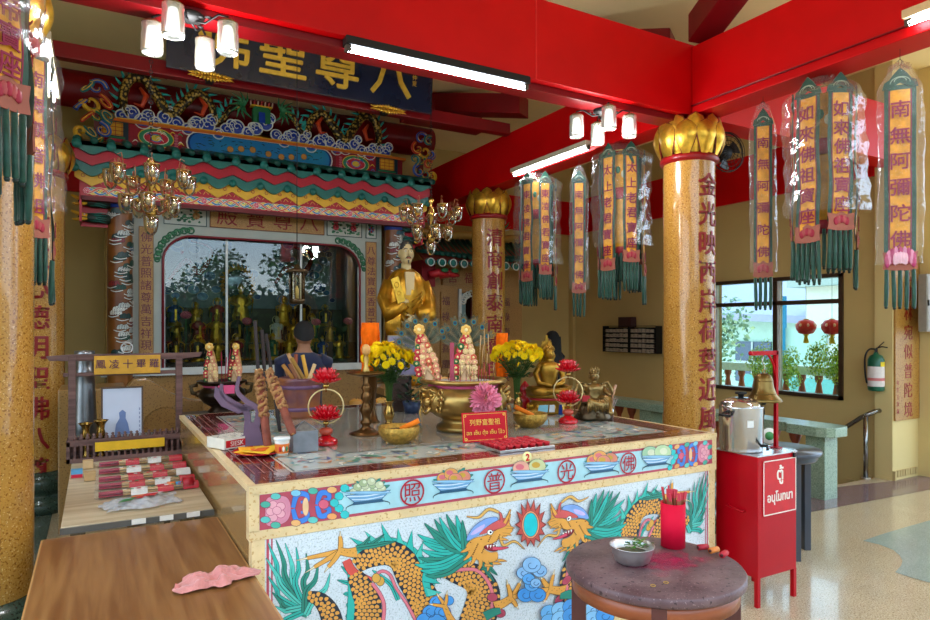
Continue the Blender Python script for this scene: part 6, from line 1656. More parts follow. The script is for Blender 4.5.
SKINM = M('warm brown skin', '9A6A4A', .5, var=.06, sub=.1); HAIRM = M('black hair', '0B0A0A', .75, var=.3, scale=60, bump=.3)
pm = at(304, 360, d=5.3)
person('person', 'man in a navy t-shirt with short black hair, seen from behind facing the shrine', (pm.x, pm.y, 0), PI-.15, 1.65, SKINM, HAIRM, M('navy cotton shirt', '0E1838', .8, sheen=.2), P('8A8C92', .8), (((-.2,-.12,1.18), (-.04,-.3,1.24)), ((.2,-.12,1.18), (.04,-.3,1.24))))
pm = at(553, 360, d=8.0)
person('person', 'woman with long black hair and dark top standing far back behind the gold Buddha', (pm.x, pm.y, 0), PI+.35, 1.56, SKINM, HAIRM, P('14141C', .8), M('blue denim', '4A6A9A', .8), (((-.2,-.06,1.13), (-.1,-.24,1.12)), ((.2,-.06,1.13), (.1,-.24,1.12))), True)
# ================================================================== hanging things
def inst(data_o, name, parent, M_=None):
    o = bpy.data.objects.new(name, data_o.data); COL.objects.link(o); o.parent = parent
    if M_ is not None: o.matrix_local = M_
    return o
_tas = {}
def tassel_mesh(L_, r, m):
    k = (round(L_, 2), m.name)
    if k not in _tas:
        mb = MB(); mb.lathe([(0,0),(r,0),(r*1.1,-L_*.5),(r,-L_*.93),(r*.5,-L_*.95)], m, 8, wob=lambda a,t_,z: 1+.2*math.sin(a*3+z*30)); mb.lathe([(r*.6,-L_*.94),(r*.9,-L_*.96),(r*.6,-L_),(0,-L_)], P('1A2A22'), 8)
        o = mb.build('tassel'); _tas[k] = o.data; bpy.data.objects.remove(o)
    return _tas[k]
def strip(parent, T, w, L_, text, ntas=5, tl=.26, edge=GREENS, lot=True, ts=None, wav=.006, rnd=None):
    """one embroidered hanging strip: header, green border, golden satin, lettering, lotus patch, tassels"""
    rnd = rnd or random
    o = MB(); ph = rnd.uniform(0, 6)
    def y_(x, z): return wav*math.sin(z*9+ph)+wav*.7*math.sin(x*40+z*14+ph)
    o.surf(lambda u, v: ((u-.5)*w, y_((u-.5)*w, -v*L_), -.07-v*(L_-.07)), 8, 40, edge)
    o.surf(lambda u, v: ((u-.5)*w*.62, y_((u-.5)*w*.62, -v*L_)-.003, -.10-v*(L_-.115)), 6, 40, YELS)
    for sx_ in (-1, 1):
        o.surf(lambda u, v: (sx_*w*.34+(u-.5)*w*.035, y_(sx_*w*.34, -v*L_)-.0035, -.10-v*(L_-.115)), 1, 40, MAG)
    pl = [(-w*.56, -.09), (-w*.5, -.05), (-w*.34, -.035), (-w*.2, -.0), (0, .035), (w*.2, 0), (w*.34, -.035), (w*.5, -.05), (w*.56, -.09), (w*.3, -.085), (0, -.055), (-w*.3, -.085)]
    o.prism(pl, -.008, .004, edge)
    for (r, zz) in ((.16, -.02), (.26, -.03)):
        o.tube([(w*r*1.2*math.cos(a), -.011, zz-.03+w*r*.9*math.sin(a)) for a in [PI*j/10 for j in range(11)]], .0025, P('A8B8A0', .5), 5)
    s_ = o.build('banner_strip', parent); s_.matrix_local = T
    tb = MB(); n = len(text); st = (L_-.19)/n; h = ts or min(w*.62, st*.9)
    for i, ch in enumerate(text):
        zz = -.14-st*(i+.5); tb.text(ch, h, MAG, face(0, y_(0, zz)-.014, zz), .003, bold=.014)
    tb.build('lettering', s_)
    if lot:
        lb = MB(); c = P('A84848', .6); c2 = P('9E5A48', .6)
        lb.prism([(-w*.55, -L_+.055), (-w*.5, -L_+.0), (-w*.55, -L_-.05), (-w*.2, -L_-.06), (w*.2, -L_-.06), (w*.55, -L_-.05), (w*.5, -L_), (w*.55, -L_+.055), (w*.2, -L_+.045), (0, -L_+.065), (-w*.2, -L_+.045)], -.012, -.004, c2)
        for q in range(5): a = (q-2)*.5; lb.ball((math.sin(a)*w*.26, -.014, -L_-.015+math.cos(a)*.028), (w*.11, .005, .028), c if q % 2 else P('A02038', .6), 8)
        lb.build('lotus_patch', s_)
    for i in range(ntas):
        tt = tassel_mesh(tl, w/ntas*.36, GREENS); q = bpy.data.objects.new('tassel', tt); COL.objects.link(q); q.parent = s_
        q.location = (w*(-.42+.84*i/(ntas-1)), 0, -L_-.05-rnd.uniform(0, .012)); q.rotation_euler = (rnd.uniform(-.03,.03), rnd.uniform(-.03,.03), 0)
    return s_
def hook(parent, up=.12):
    mb = MB(); mb.tube([(0,0,.03),(0,0,.05),(.012,0,.07),(.0,0,.09),(-.012,0,.075)], .0018, IRON, 6); mb.tube([(0,0,.08),(0,0,up)], .0015, IRON, 6); mb.build('wire_hook', parent)
def sleeve(parent, r, ztop, zbot, gather=True, sy=1.0, seed=1, flare=1.15):
    rnd = random.Random(seed); f = [rnd.uniform(0, 6) for _ in range(4)]
    def fn(u, v):
        a = TAU*u; z = ztop+(zbot-ztop)*v
        rr = r*(.55+.55*min(1, v*9) if gather else 1)*(1+.05*math.sin(a*3+f[0]+v*5)+.03*math.sin(a*7+f[1]+v*19)+.025*math.sin(v*40+a*2+f[2]))
        rr *= 1+(flare-1)*max(0, v-.85)/.15*math.sin(a*5+f[3])*.4
        return (rr*math.cos(a), rr*math.sin(a)*sy, z)
    mb = MB(); mb.surf(fn, 48, 30, FILM)
    if gather: mb.surf(lambda u, v: (r*(.05+.5*v)*math.cos(TAU*u)*(1+.2*math.sin(u*50)), r*(.05+.5*v)*math.sin(TAU*u)*sy, ztop+.035*(1-v)+.02*math.sin(u*60+v*9)), 40, 6, FILM)
    mb.build('plastic_sleeve', parent)

def single_banner(label, px, d, ztop, zbot, w, text, ang=0, tl=.24, beamz=3.3, ntas=4, lot=True, pink=False):
    p = at(px, 200, d=d); rnd = random.Random(int(px))
    t = thing('prayer_banner', label, 'banner', (p.x, p.y, ztop), math.atan2(-p.y,-p.x)+PI/2+ang, 'single prayer banners')
    L_ = ztop-zbot-tl-.05
    s_ = strip(t, Matrix.Identity(4), w, L_, text, ntas, tl, rnd=rnd)
    if pink:
        mb = MB()
        for q in range(9): a = (q-4)*.33; mb.ball((math.sin(a)*w*.42, -.02, -L_+math.cos(a)*.05-.01), (w*.09, .008, .05), P(('B03868','D88AA8')[q % 2], .6), 8)
        for q in range(5): a = (q-2)*.35; mb.ball((math.sin(a)*w*.25, -.03, -L_+math.cos(a)*.035-.02), (w*.08, .008, .04), P('E8B8C8', .6), 8)
        mb.build('pink_lotus', t)
    hook(t, max(.06, beamz-ztop)); sleeve(t, w*.66, .03, -L_-.02, True, .35, int(px))
    return t
def cluster(label, px, d, ztop, zbot, R_, w, text, ang, n=6, tl=.26, group='round clusters of prayer banners', covers=.8, px_y=200):
    p = at(px, 200, d=d); rnd = random.Random(int(px)+5)
    t = thing('banner_cluster', label, 'banner', (p.x, p.y, ztop), math.atan2(-p.y,-p.x)+PI/2+ang, group)
    L_ = ztop-zbot-tl-.1
    mb = MB(); mb.torus(R_*.9, .006, BRASS, (0,0,-.04), 'z', 30, 6)
    for i in range(3): a = PI*i/3; mb.cyl((-R_*.9*math.cos(a),-R_*.9*math.sin(a),-.04),(R_*.9*math.cos(a),R_*.9*math.sin(a),-.04), .004, BRASS, 6)
    mb.build('ring_frame', t)
    for i in range(n):
        a = (i-.5)*TAU/n
        T = Matrix.Rotation(a, 4, 'Z') @ Matrix.Translation((0, -R_, -.0-.05*((i*2) % 3 == 1)))
        strip(t, T, w, L_-(.07 if i % 2 else 0), text, 5, tl, rnd=rnd)
    # inner embroidered drum with scallops
    mb = MB(); mb.lathe([(R_*.45,-.06),(R_*.5,-.1),(R_*.5,-.36),(R_*.55,-.38)], YELS, 24); mb.lathe([(R_*.52,-.36),(R_*.62,-.40),(R_*.55,-.46),(R_*.3,-.46)], REDS, 24, wob=lambda a,t_,z: 1+.08*math.sin(a*12)); mb.lathe([(R_*.36,-.46),(R_*.4,-.9),(R_*.42,-.92)], YELS, 20); mb.lathe([(R_*.42,-.9),(R_*.5,-.94),(R_*.3,-.98)], REDS, 20, wob=lambda a,t_,z: 1+.08*math.sin(a*12))
    for i in range(14): a = TAU*i/14; mb.ball((R_*.52*math.cos(a), R_*.52*math.sin(a), -.2-.04*(i%2)), (.022,.022,.035), P(('C83A4A','2E7A5A','D8D0B0')[i%3],.6), 6)
    mb.build('embroidered_drum', t)
    for i in range(12):
        a = TAU*i/12; q = bpy.data.objects.new('inner_tassel', tassel_mesh(.26, .012, GREENS)); COL.objects.link(q); q.parent = t; q.location = (R_*.4*math.cos(a), R_*.4*math.sin(a), -.96)
    hook(t, max(.05, 3.3-ztop+.0)); sleeve(t, R_*1.22, .03, -L_*covers, True, 1, int(px))
    return t
cluster('big banner cluster in clear plastic, hanging between two single banners at upper right', 824, 4.42, 3.22, 1.86, .185, .16, '如來佛祖寶座', .0, 6, covers=.86)
cluster('banner cluster in clear plastic, hanging just left of the big right column', 622, 6.09, 3.25, 1.82, .20, .15, '太上老君寶座', -.12, 6, covers=.84)
cluster('banner cluster in clear plastic, furthest back, just right of the rear column', 538, 7.2, 3.25, 1.80, .19, .14, '東凌佛君寶座', -.12, 6, covers=.88)
cluster('banner cluster in clear plastic behind the nearest left column, partly hidden by it', 17, 3.78, 3.22, 1.74, .17, .14, '南海觀音佛祖', .0, 6, covers=.84)
cluster('nearest banner cluster in clear plastic, cut off by the upper left photo edge', -44, 2.35, 3.22, 2.0, .21, .17, '玉皇大帝寶座', .2, 6, covers=.72)
single_banner('narrow single prayer banner in plastic, hanging before the window right of the big column', 763, 4.81, 3.18, 1.74, .125, '南無阿彌陀佛', .1)
single_banner('single prayer banner with a large pink lotus patch, at the right edge under the beam', 900, 3.99, 3.15, 1.72, .165, '南無阿彌陀佛', .1, pink=True, ntas=5)
single_banner('narrow single prayer banner in plastic between two banner clusters in the middle', 579, 6.64, 3.17, 1.72, .13, '南無阿彌陀佛', -.05)

# ------------------------------------------------------------------ lamps
TUBE = M('lit fluorescent tube', 'FFFFFF', .4, emit='E4F2FF', estr=TUBE_E)
GLOW = M('lit bulb glass', 'FFFFFF', .4, emit='E6F6FF', estr=BULB_E)
FROST = M('ribbed lamp glass', 'E8E4D4', .25, trans=.75, var=.05, emit='DDEFF2', estr=.06)
def light(kind, loc, energy, col=(1,.97,.92), size=.1, size_y=None, rot=None, rad=.05):
    l = bpy.data.lights.new('lamp_light', kind); l.energy = energy; l.color = col
    if kind == 'AREA': l.shape = 'RECTANGLE'; l.size = size; l.size_y = size_y
    else: l.shadow_soft_size = rad
    o = bpy.data.objects.new('lamp_light', l); COL.objects.link(o); o.location = loc
    if rot: o.rotation_euler = rot
    return o
def tube_light(label, a, b, housing, zc, along):
    t = thing('fluorescent_light', label, 'light', ((a[0]+b[0])/2, (a[1]+b[1])/2, zc))
    L_ = (Vector(b)-Vector(a)).length; hx, hy = (L_/2, .035) if along == 'x' else (.035, L_/2)
    mb = MB(); mb.box(-hx-.02, hx+.02, -hy, hy, .02, .07, housing) if along == 'x' else mb.box(-hx-.01, hx+.01, -hy-.02, hy+.02, .02, .07, housing)
    mb.build('housing', t, bevel=.004)
    mb = MB(); mb.cyl((-L_/2,0,0),(L_/2,0,0),.016,TUBE,14) if along == 'x' else mb.cyl((0,-L_/2,0),(0,L_/2,0),.016,TUBE,14)
    mb.build('tube', t)
    for s_ in (-1,1):
        mb = MB(); c = (s_*L_/2,0,.01) if along == 'x' else (0,s_*L_/2,.01); mb.cbox(c, .03, .04, .05, P('4A4238')); mb.build('end_cap', t)
    return t
tube_light('black fluorescent batten under the great red cross beam, before the black plaque', (1.29,3.68), (2.55,3.68), IRON, 3.235, 'x')
tube_light('bare fluorescent tube along the side of the long beam above the middle banners', (4.08,4.85), (4.08,6.1), P('C8BFA8'), 3.31, 'y')
tube_light('fluorescent tube on the left long beam, behind the left banner clusters', (-.29,5.0), (-.29,6.25), P('B8A88A'), 3.44, 'y')
tube_light('fluorescent tube cut off by the upper right edge of the photo', (4.09,.85), (4.09,2.03), P('D8B88A'), 3.36, 'y')

def cylinder_lamp(label, c, s=1):
    t = thing('ceiling_lamp', label, 'lamp', c, -YAW, 'ceiling lamps with four glass cylinders')
    mb = MB(); mb.lathe([(0,0),(.07,0),(.075,-.012),(.05,-.03),(.02,-.04),(0,-.04)], IRON, 24); mb.build('ceiling_plate', t)
    for i in range(4):
        a = PI/2*i; x, y = .2*math.cos(a), .2*math.sin(a)
        mb = MB(); mb.tube([(0,0,-.03),(x*.4,y*.4,-.045),(x*.75,y*.75,-.0),(x*1.0,y*1.0,-.012),(x,y,-.035)], .006, IRON, 8)
        for q in range(2): mb.ball((x*(.3+.2*q)+y*.06, y*(.3+.2*q)-x*.06, -.02), (.02,.02,.004), IRON, 6)
        mb.lathe([(0,-.025),(.03,-.03),(.052,-.045),(.052,-.05)], M('bronze lamp cap','8A6E48',.4,.5), 20, c=(x,y,0)); mb.build('arm', t)
        mb = MB(); mb.lathe([(.05,-.045),(.053,-.06),(.05,-.085),(.054,-.11),(.054,-.19),(.050,-.205),(.048,-.2),(.05,-.18),(.049,-.11),(.046,-.085),(.048,-.06)], FROST, 24, c=(x,y,0)); mb.build('glass_cylinder', t)
        mb = MB(); mb.lathe([(0,-.06),(.02,-.06),(.038,-.09),(.04,-.17),(.03,-.19),(0,-.19)], GLOW, 16, c=(x,y,0)); mb.build('bulb', t)
    light('POINT', tuple(Vector(c)+Vector((0,0,-.28))), LAMP_W, (.95,.98,1), rad=.15)
    return t
c1 = at(190, 22, d=3.45); cylinder_lamp('lit four-cylinder ceiling lamp at upper left, in front of the black plaque', (c1.x, c1.y, 3.25))
c2 = at(603, 108, d=4.96); cylinder_lamp('lit four-cylinder ceiling lamp under the beam near the right column capital', (c2.x, c2.y, 3.25))

AMB = pane('amber chandelier glass', (.95, .86, .66), 1.6, .03)
def chandelier(label, c, ztop, s=1.0):
    t = thing('chandelier', label, 'chandelier', c, 0, 'brass chandeliers with amber glass cups'); t.scale = (s,)*3
    mb = MB(); L_ = (ztop-c[2])/s
    n = int((L_-.5)/.035)
    for i in range(n): mb.torus(.012, .003, IRON, (0,0,.52+i*.035), 'x' if i % 2 else 'y', 8, 4)
    mb.build('chain', t)
    mb = MB(); mb.lathe([(0,.5),(.01,.5),(.03,.47),(.012,.44),(.02,.4),(.035,.36),(.03,.31),(.012,.28),(.02,.2),(.045,.15),(.03,.1),(.01,.06),(0,.04)], BRASSB, 24); mb.build('stem', t)
    for tier, (n_, R_, z, ph) in enumerate(((7, .25, .34, .2), (5, .155, .17, .6), (1, .0, .04, 0))):
        for i in range(n_):
            a = TAU*(i+ph)/n_; x, y = R_*math.cos(a), R_*math.sin(a)
            if R_:
                mb = MB(); mb.tube(crom([(0,0,z+.02),(x*.4,y*.4,z-.05),(x*.8,y*.8,z-.0),(x*.98,y*.98,z+.1),(x,y,z+.06)], 4), .005, P('8A4A2E',.3), 6); mb.tube([(x*.8,y*.8,z),(x*.9,y*.9,z+.14),(x*1.02,y*1.02,z+.12)], .003, P('B87048',.3), 5); mb.build('arm', t)
            mb = MB(); mb.lathe([(.045,.055),(.048,.05),(.046,.0),(.036,-.045),(.018,-.068),(0,-.072)], AMB, 20, c=(x,y,z)); mb.build('glass_cup', t)
            mb = MB(); mb.lathe([(.045,.052),(.049,.053),(.049,.059),(.045,.06)], BRASS, 20, c=(x,y,z)); mb.lathe([(0,.04),(.018,.04),(.022,.01),(.014,-.02),(0,-.022)], M('silvered candle cup','C8C4B8',.18,.8), 12, c=(x,y,z)); mb.lathe([(.0,.06),(.02,.055),(.022,.035),(0,.03)], BRASSB, 12, c=(x,y,z)); mb.build('candle_holder', t)
    return t
q = at(151, 200, d=4.45); chandelier('chandelier of amber glass cups at left, hanging before the pavilion eaves', (q.x, q.y, 2.26), 4.38, 1.0)
q = at(431, 220, d=6.3); chandelier('chandelier of amber glass cups right of the pavilion, beside the monk statue', (q.x, q.y, 2.33), 4.38, 1.05)

# hanging lantern
q = at(297, 290, d=4.9)
t = thing('hanging_lantern', 'small glass and bronze lantern on a long thin cord before the shrine glass', 'lantern', (q.x, q.y, 1.78))
mb = MB(); mb.cyl((0,0,.3),(0,0,2.6),.003,IRON,6); mb.build('cord', t)
mb = MB(); mb.lathe([(0,.3),(.02,.29),(.03,.265),(.075,.255),(.085,.235),(.0,.235)], BRONZE, 12); mb.lathe([(0,0),(.05,0),(.06,.02),(.06,.035),(0,.035)], BRONZE, 12)
for i in range(6): a = TAU*i/6; mb.cyl((.055*math.cos(a),.055*math.sin(a),.03),(.058*math.cos(a),.058*math.sin(a),.24),.004,BRONZE,6)
mb.build('cage', t)
mb = MB(); mb.lathe([(.05,.035),(.052,.235)], AMB, 12); mb.build('glass', t)
mb = MB(); mb.lathe([(0,.035),(.014,.035),(.014,.11),(.006,.13),(0,.14)], P('D8C890'), 12); mb.build('candle', t)

# plaque
t = thing('name_plaque', 'wide black plaque with four big gold Chinese characters on the upper beam', 'plaque', (1.8, 6.16, 3.86), 0, rot=(.08,0,0))
mb = MB(); mb.box(-1.27,1.27,-.02,.03,-.02,.56,M('black lacquer plaque','1A2236',.16,var=.2,scale=3,coat=.6)); mb.build('board', t, bevel=.005)
GB = M('gold leaf character','D6AE3C',.4,.35,var=.15,scale=20)
for i, ch in enumerate('佛聖尊八'):
    mb = MB(); mb.text(ch, .42, GB, face((-.80,-.28,.24,.80)[i], -.02, .28), .02, bold=.013); mb.build('character', t)
mb = MB()
for i, ch in enumerate('癸酉年仲夏'): mb.text(ch, .052, GB, face(1.06, -.02, .5-i*.062), .004)
mb.build('small_inscription', t)
for i, (px, lb) in enumerate(((211,'left'),(388,'right'))):
    q = at(px, 77 if i == 0 else 110, Y=6.1)
    mb = MB()
    for j in range(13):
        x = (j-6)*.022; s_ = 1-abs(j-6)/9
        for sg in (-1,1): mb.tube([(x,0,0),(x+.012*(j-6)/3,-.02,sg*.028*s_),(x+.03*(j-6)/3,-.015,sg*.05*s_)], [.008,.014*s_+.004,.003], GOLD2, 6)
    mb.tube([(-.15,0,0),(.15,0,0)], [.008,.008], GOLD2, 8); mb.box(-.03,.03,0,.145,-.02,.02,IRON)
    tag(mb.build('gilt_spray', loc=q), 'gilt leaf spray ornament on the beam edge under the plaque, %s one' % lb, 'ornament', 'gilt sprays under the plaque')
# fan
q = at(722, 154, d=5.75)
t = thing('wall_fan', 'black electric fan hung under the beam, half hidden behind the right column', 'fan', q, -.2)
mb = MB(); mb.lathe([(0,-.06),(.06,-.06),(.07,.0),(.05,.06),(0,.08)], IRON, 20, axis='y'); mb.cyl((0,.03,.05),(0,.03,3.3-q.z),.012,IRON); mb.build('motor', t)
mb = MB()
for k in range(4): mb.torus(.06+.035*k, .003, IRON, (0,-.09,0), 'y', 28, 5)
for k in range(18): a = TAU*k/18; mb.tube([(.03*math.cos(a),-.1,.03*math.sin(a)),(.17*math.cos(a),-.085,.17*math.sin(a)),(.17*math.cos(a),-.03,.17*math.sin(a))], .0025, IRON, 4)
mb.torus(.17,.006,IRON,(0,-.06,0),'y',32,6); mb.build('cage', t)
for k in range(3):
    mb = MB(); a0 = TAU*k/3; mb.surf(lambda u,v: ((.03+.115*u)*math.cos(a0+v*.9), -.06+.03*v, (.03+.115*u)*math.sin(a0+v*.9)), 6, 6, P('2A2A2C',.3)); mb.build('blade', t)
# ================================================================== left side: tables, rack, incense
LAM = wood('brown wood laminate', '784A24', '9A6C3E', .3, 1, 1.8)
t = thing('wooden_table', 'brown wood-grain laminate table in the left foreground with a pink cloth on it', 'table', (.16, 2.5, 0))
mb = MB(); mb.box(-.362,.362,-1.05,.93,.642,.665,LAM); mb.build('tabletop', t, bevel=.003)
mb = MB(); E2 = P('B98A52',.4)
mb.box(-.367,-.361,-1.05,.93,.640,.664,E2); mb.box(.361,.367,-1.05,.93,.640,.664,E2); mb.box(-.362,.362,.929,.935,.640,.664,E2); mb.build('edge_band', t)
for sx_ in (-.32,.32):
    for sy_ in (-.95,.82): mb = MB(); mb.cyl((sx_,sy_,0),(sx_,sy_,.642),.014,STEEL,12); mb.build('leg', t)
# pink cloth
q = at(216, 580, z=.667); rnd = random.Random(3)
def cl(u, v):
    a = TAU*u; r = v*(.105+.03*math.sin(a*2+.5)+.018*math.sin(a*5+1))
    x = r*math.cos(a)*1.12; y = r*math.sin(a)*1.05
    z = .004+(1-v**2)*(.022+.010*math.sin(x*60+y*25)+.010*math.sin(y*90-x*30+1)+.006*math.sin(x*130+y*60))+.006*abs(math.sin(a*7))*(v > .3)
    return (x, y, max(.002, z))
mb = MB(); mb.surf(cl, 64, 22, M('salmon pink cloth', 'D0847C', .9, var=.12, scale=30, bump=.4, bscale=120, sheen=.3))
o = mb.build('cleaning_cloth', loc=(q.x, q.y, .667)); o.rotation_euler = (0,0,-.25); tag(o, 'crumpled salmon pink cleaning cloth lying on the brown wooden table', 'cloth')
mb = MB(); mb.surf(lambda u,v: (-.03-.10*u, -.03-.035*u+(v-.5)*.06*(1-.6*u), .006+.012*math.sin(v*PI)*(1+math.sin(u*7))), 14, 8, _M['salmon pink cloth']); c2_ = mb.build('folded_corner', o)

# pale bench
BN = wood('pale worn bench top', 'B09A78', 'CDBB9A', .45, 0, 1.6)
t = thing('pale_bench', 'low pale wooden bench behind the brown table carrying the incense rack and packs', 'bench', (.2, 4.4, 0))
mb = MB(); mb.box(-.335,.315,-.93,1.12,.665,.70,BN); mb.build('bench_top', t, bevel=.003)
mb = MB(); mb.box(-.338,.318,-.942,-.93,.668,.695,P('5A564E',.5)); [mb.box(x-.03,x+.03,-.952,-.944,.675,.698,P('E4E0D4',.4)) for x in (-.02,.1,.22)]; mb.build('front_edge', t)
for sx_ in (-.28,.26):
    for sy_ in (-.85,.85): mb = MB(); mb.box(sx_-.02,sx_+.02,sy_-.02,sy_+.02,0,.665,P('6A5A44')); mb.build('leg', t)

# incense rack
RW = wood('weathered purple brown wood', '4E3530', '7A5A52', .7, 0, 2.5)
ry = 5.17; rk = lambda px, py: at(px, py, Y=ry)
pL, pR = rk(72, 400), rk(179, 400); xl, xr = pL.x, pR.x; xm = (xl+xr)/2
t = thing('incense_rack', 'weathered wooden incense rack with a yellow name board, standing on the pale bench', 'rack', (xm, ry, .70))
W2 = (xr-xl)/2; zt = rk(125, 355).z-.70
for s_ in (-1,1): mb = MB(); mb.box(s_*W2-.022,s_*W2+.022,-.02,.02,0,zt,RW); mb.build('post', t, bevel=.003)
mb = MB(); mb.prism([(-W2-.13,zt-.03),(-W2-.15,zt+.0),(-W2-.02,zt+.01),(W2+.02,zt+.01),(W2+.16,zt+.012),(W2+.14,zt-.02),(W2,zt-.035),(-W2,zt-.035)], -.018,.018,RW); mb.build('top_rail', t, bevel=.003)
mb = MB(); mb.box(-W2-.05,W2+.02,-.014,.014,zt-.14,zt-.115,RW); mb.build('second_rail', t, bevel=.002)
bx0, bx1 = rk(94, 365).x-xm, rk(160, 365).x-xm
mb = MB(); mb.box(bx0,bx1,-.032,-.02,zt-.13,zt-.002,M('yellow painted board','C9952C',.6,var=.2,scale=9,bump=.2)); mb.build('name_board', t, bevel=.002)
mb = MB()
for i, ch in enumerate('鳳凌十畢羅'): mb.text(ch, .062, P('5A2A48',.6), face(bx0+.04+(bx1-bx0-.08)*i/4, -.033, zt-.06), .003)
mb.build('lettering', t)
mb = MB(); zr = rk(125, 436).z-.70
mb.box(-W2-.03,W2+.03,-.11,-.09,zr-.03,zr+.01,RW); mb.box(-W2-.03,W2+.03,-.11,-.09,.0,.03,RW); mb.box(-W2-.03,W2+.03,.09,.11,0,zr,RW); mb.box(-W2-.03,-W2-.01,-.11,.11,0,zr,RW); mb.box(W2+.01,W2+.03,-.11,.11,0,zr,RW); mb.box(-W2,W2,-.1,.1,.0,.02,RW)
mb.build('basket', t)
for i in range(18):
    x = -W2+2*W2*(i+.5)/18; mb = MB(); mb.box(x-.007,x+.007,-.104,-.096,.03,zr-.03,RW); mb.lathe([(0,zr+.008),(.012,zr+.01),(.013,zr+.025),(.006,zr+.032),(.011,zr+.042),(0,zr+.05)], RW, 10, c=(x,-.1,0)); mb.build('baluster', t)
q0, q1 = rk(95, 452), rk(163, 452)
mb = MB(); mb.box(q0.x-xm,q1.x-xm,-.125,-.112,.07,.13,P('E0B01C',.5)); mb.build('yellow_plank', t)
q = rk(127, 346); mb = MB(); mb.torus(.036,.005,STEEL,(q.x-xm,-.0,zt+.05),'y',28,7); mb.box(q.x-xm-.02,q.x-xm+.02,-.01,.01,zt+.005,zt+.016,IRON); mb.build('metal_ring', t)
# aluminium tube behind left post
q = rk(79, 400)
mb = MB(); mb.lathe([(0,0),(.078,0),(.076,.25),(.066,.5),(.062,.56),(.066,.565),(.066,.60),(.060,.61),(.060,.70),(.064,.705),(.064,.735),(0,.735)], M('dull aluminium','8E8F90',.32,.85,var=.15), 32)
tag(mb.build('metal_canister', loc=(q.x+.03, 5.40, .7025)), 'tall tapering aluminium canister standing behind the left post of the incense rack', 'canister')
for i, (px, s_) in enumerate(((84,1.0),(99,1.06))):
    q = rk(px+2, 430); mb = MB(); mb.lathe([(0,0),(.03,0),(.034,.008),(.02,.03),(.016,.06),(.03,.1),(.034,.14),(.022,.18),(.026,.21),(.045,.235),(.05,.24),(.046,.238),(.02,.205),(0,.2)], BRASSB, 28)
    o = mb.build('brass_vase', loc=(q.x, ry-.045, .722)); o.scale = (.95,.95,s_*.98); tag(o, 'flared brass vase in the incense rack, %s of the pair' % ('left','right')[i], 'vase', 'brass vases in the rack')
a, b = rk(103, 390), rk(142, 427)
t = thing('framed_print', 'brown framed white print with a small blue robed figure, leaning inside the rack', 'picture', ((a.x+b.x)/2, ry+.05, .722), rot=(-.06,0,0))
w_, h_ = (b.x-a.x)/2, a.z-.722
mb = MB(); mb.box(-w_-.012,w_+.012,0,.015,0,h_+.012,P('5A4436')); mb.build('frame', t)
mb = MB(); mb.box(-w_,w_,-.003,0,.012,h_,M('bluish white paper','C4CAD8',.4,var=.04)); mb.prism([(-.045,.05),(.045,.05),(.05,.12),(.035,.2),(.02,.24),(.022,.28),(.0,.30),(-.022,.28),(-.018,.24),(-.04,.2),(-.05,.12)], -.0045,-.003,P('6A7EA8',.5)); mb.build('print', t)
mb = MB()
for i in range(9): mb.cbox((w_-.012,-.004,.06+i*.03),.008,.001,.018,P('8A94AE'))
mb.build('caption_column', t)
q = rk(132, 424); mb = MB(); mb.lathe([(0,0),(.05,0),(.105,.02),(.108,.024),(.05,.008),(0,.008)], STEEL, 32, sy=.6)
tag(mb.build('metal_dish', loc=(q.x+.03, ry-.03, .722+.11)), 'shallow grey metal dish propped in the incense rack in front of the print', 'dish')
for i in range(7):
    q = rk(152+i*4, 430); mb = MB(); mb.lathe([(0,0),(.012,0),(.014,.06+.01*(i%3)),(.02,.08),(.012,.1+.012*(i%2)),(0,.11+.012*(i%2))], P(('5A3A34','6E4A44','4A3A3A')[i%3],.6), 12)
    tag(mb.build('turned_finial', loc=(q.x, ry-.03+.03*(i%2), .722+.02)), 'small dark turned wooden peg standing in the right end of the incense rack', 'peg', 'pegs in the rack')
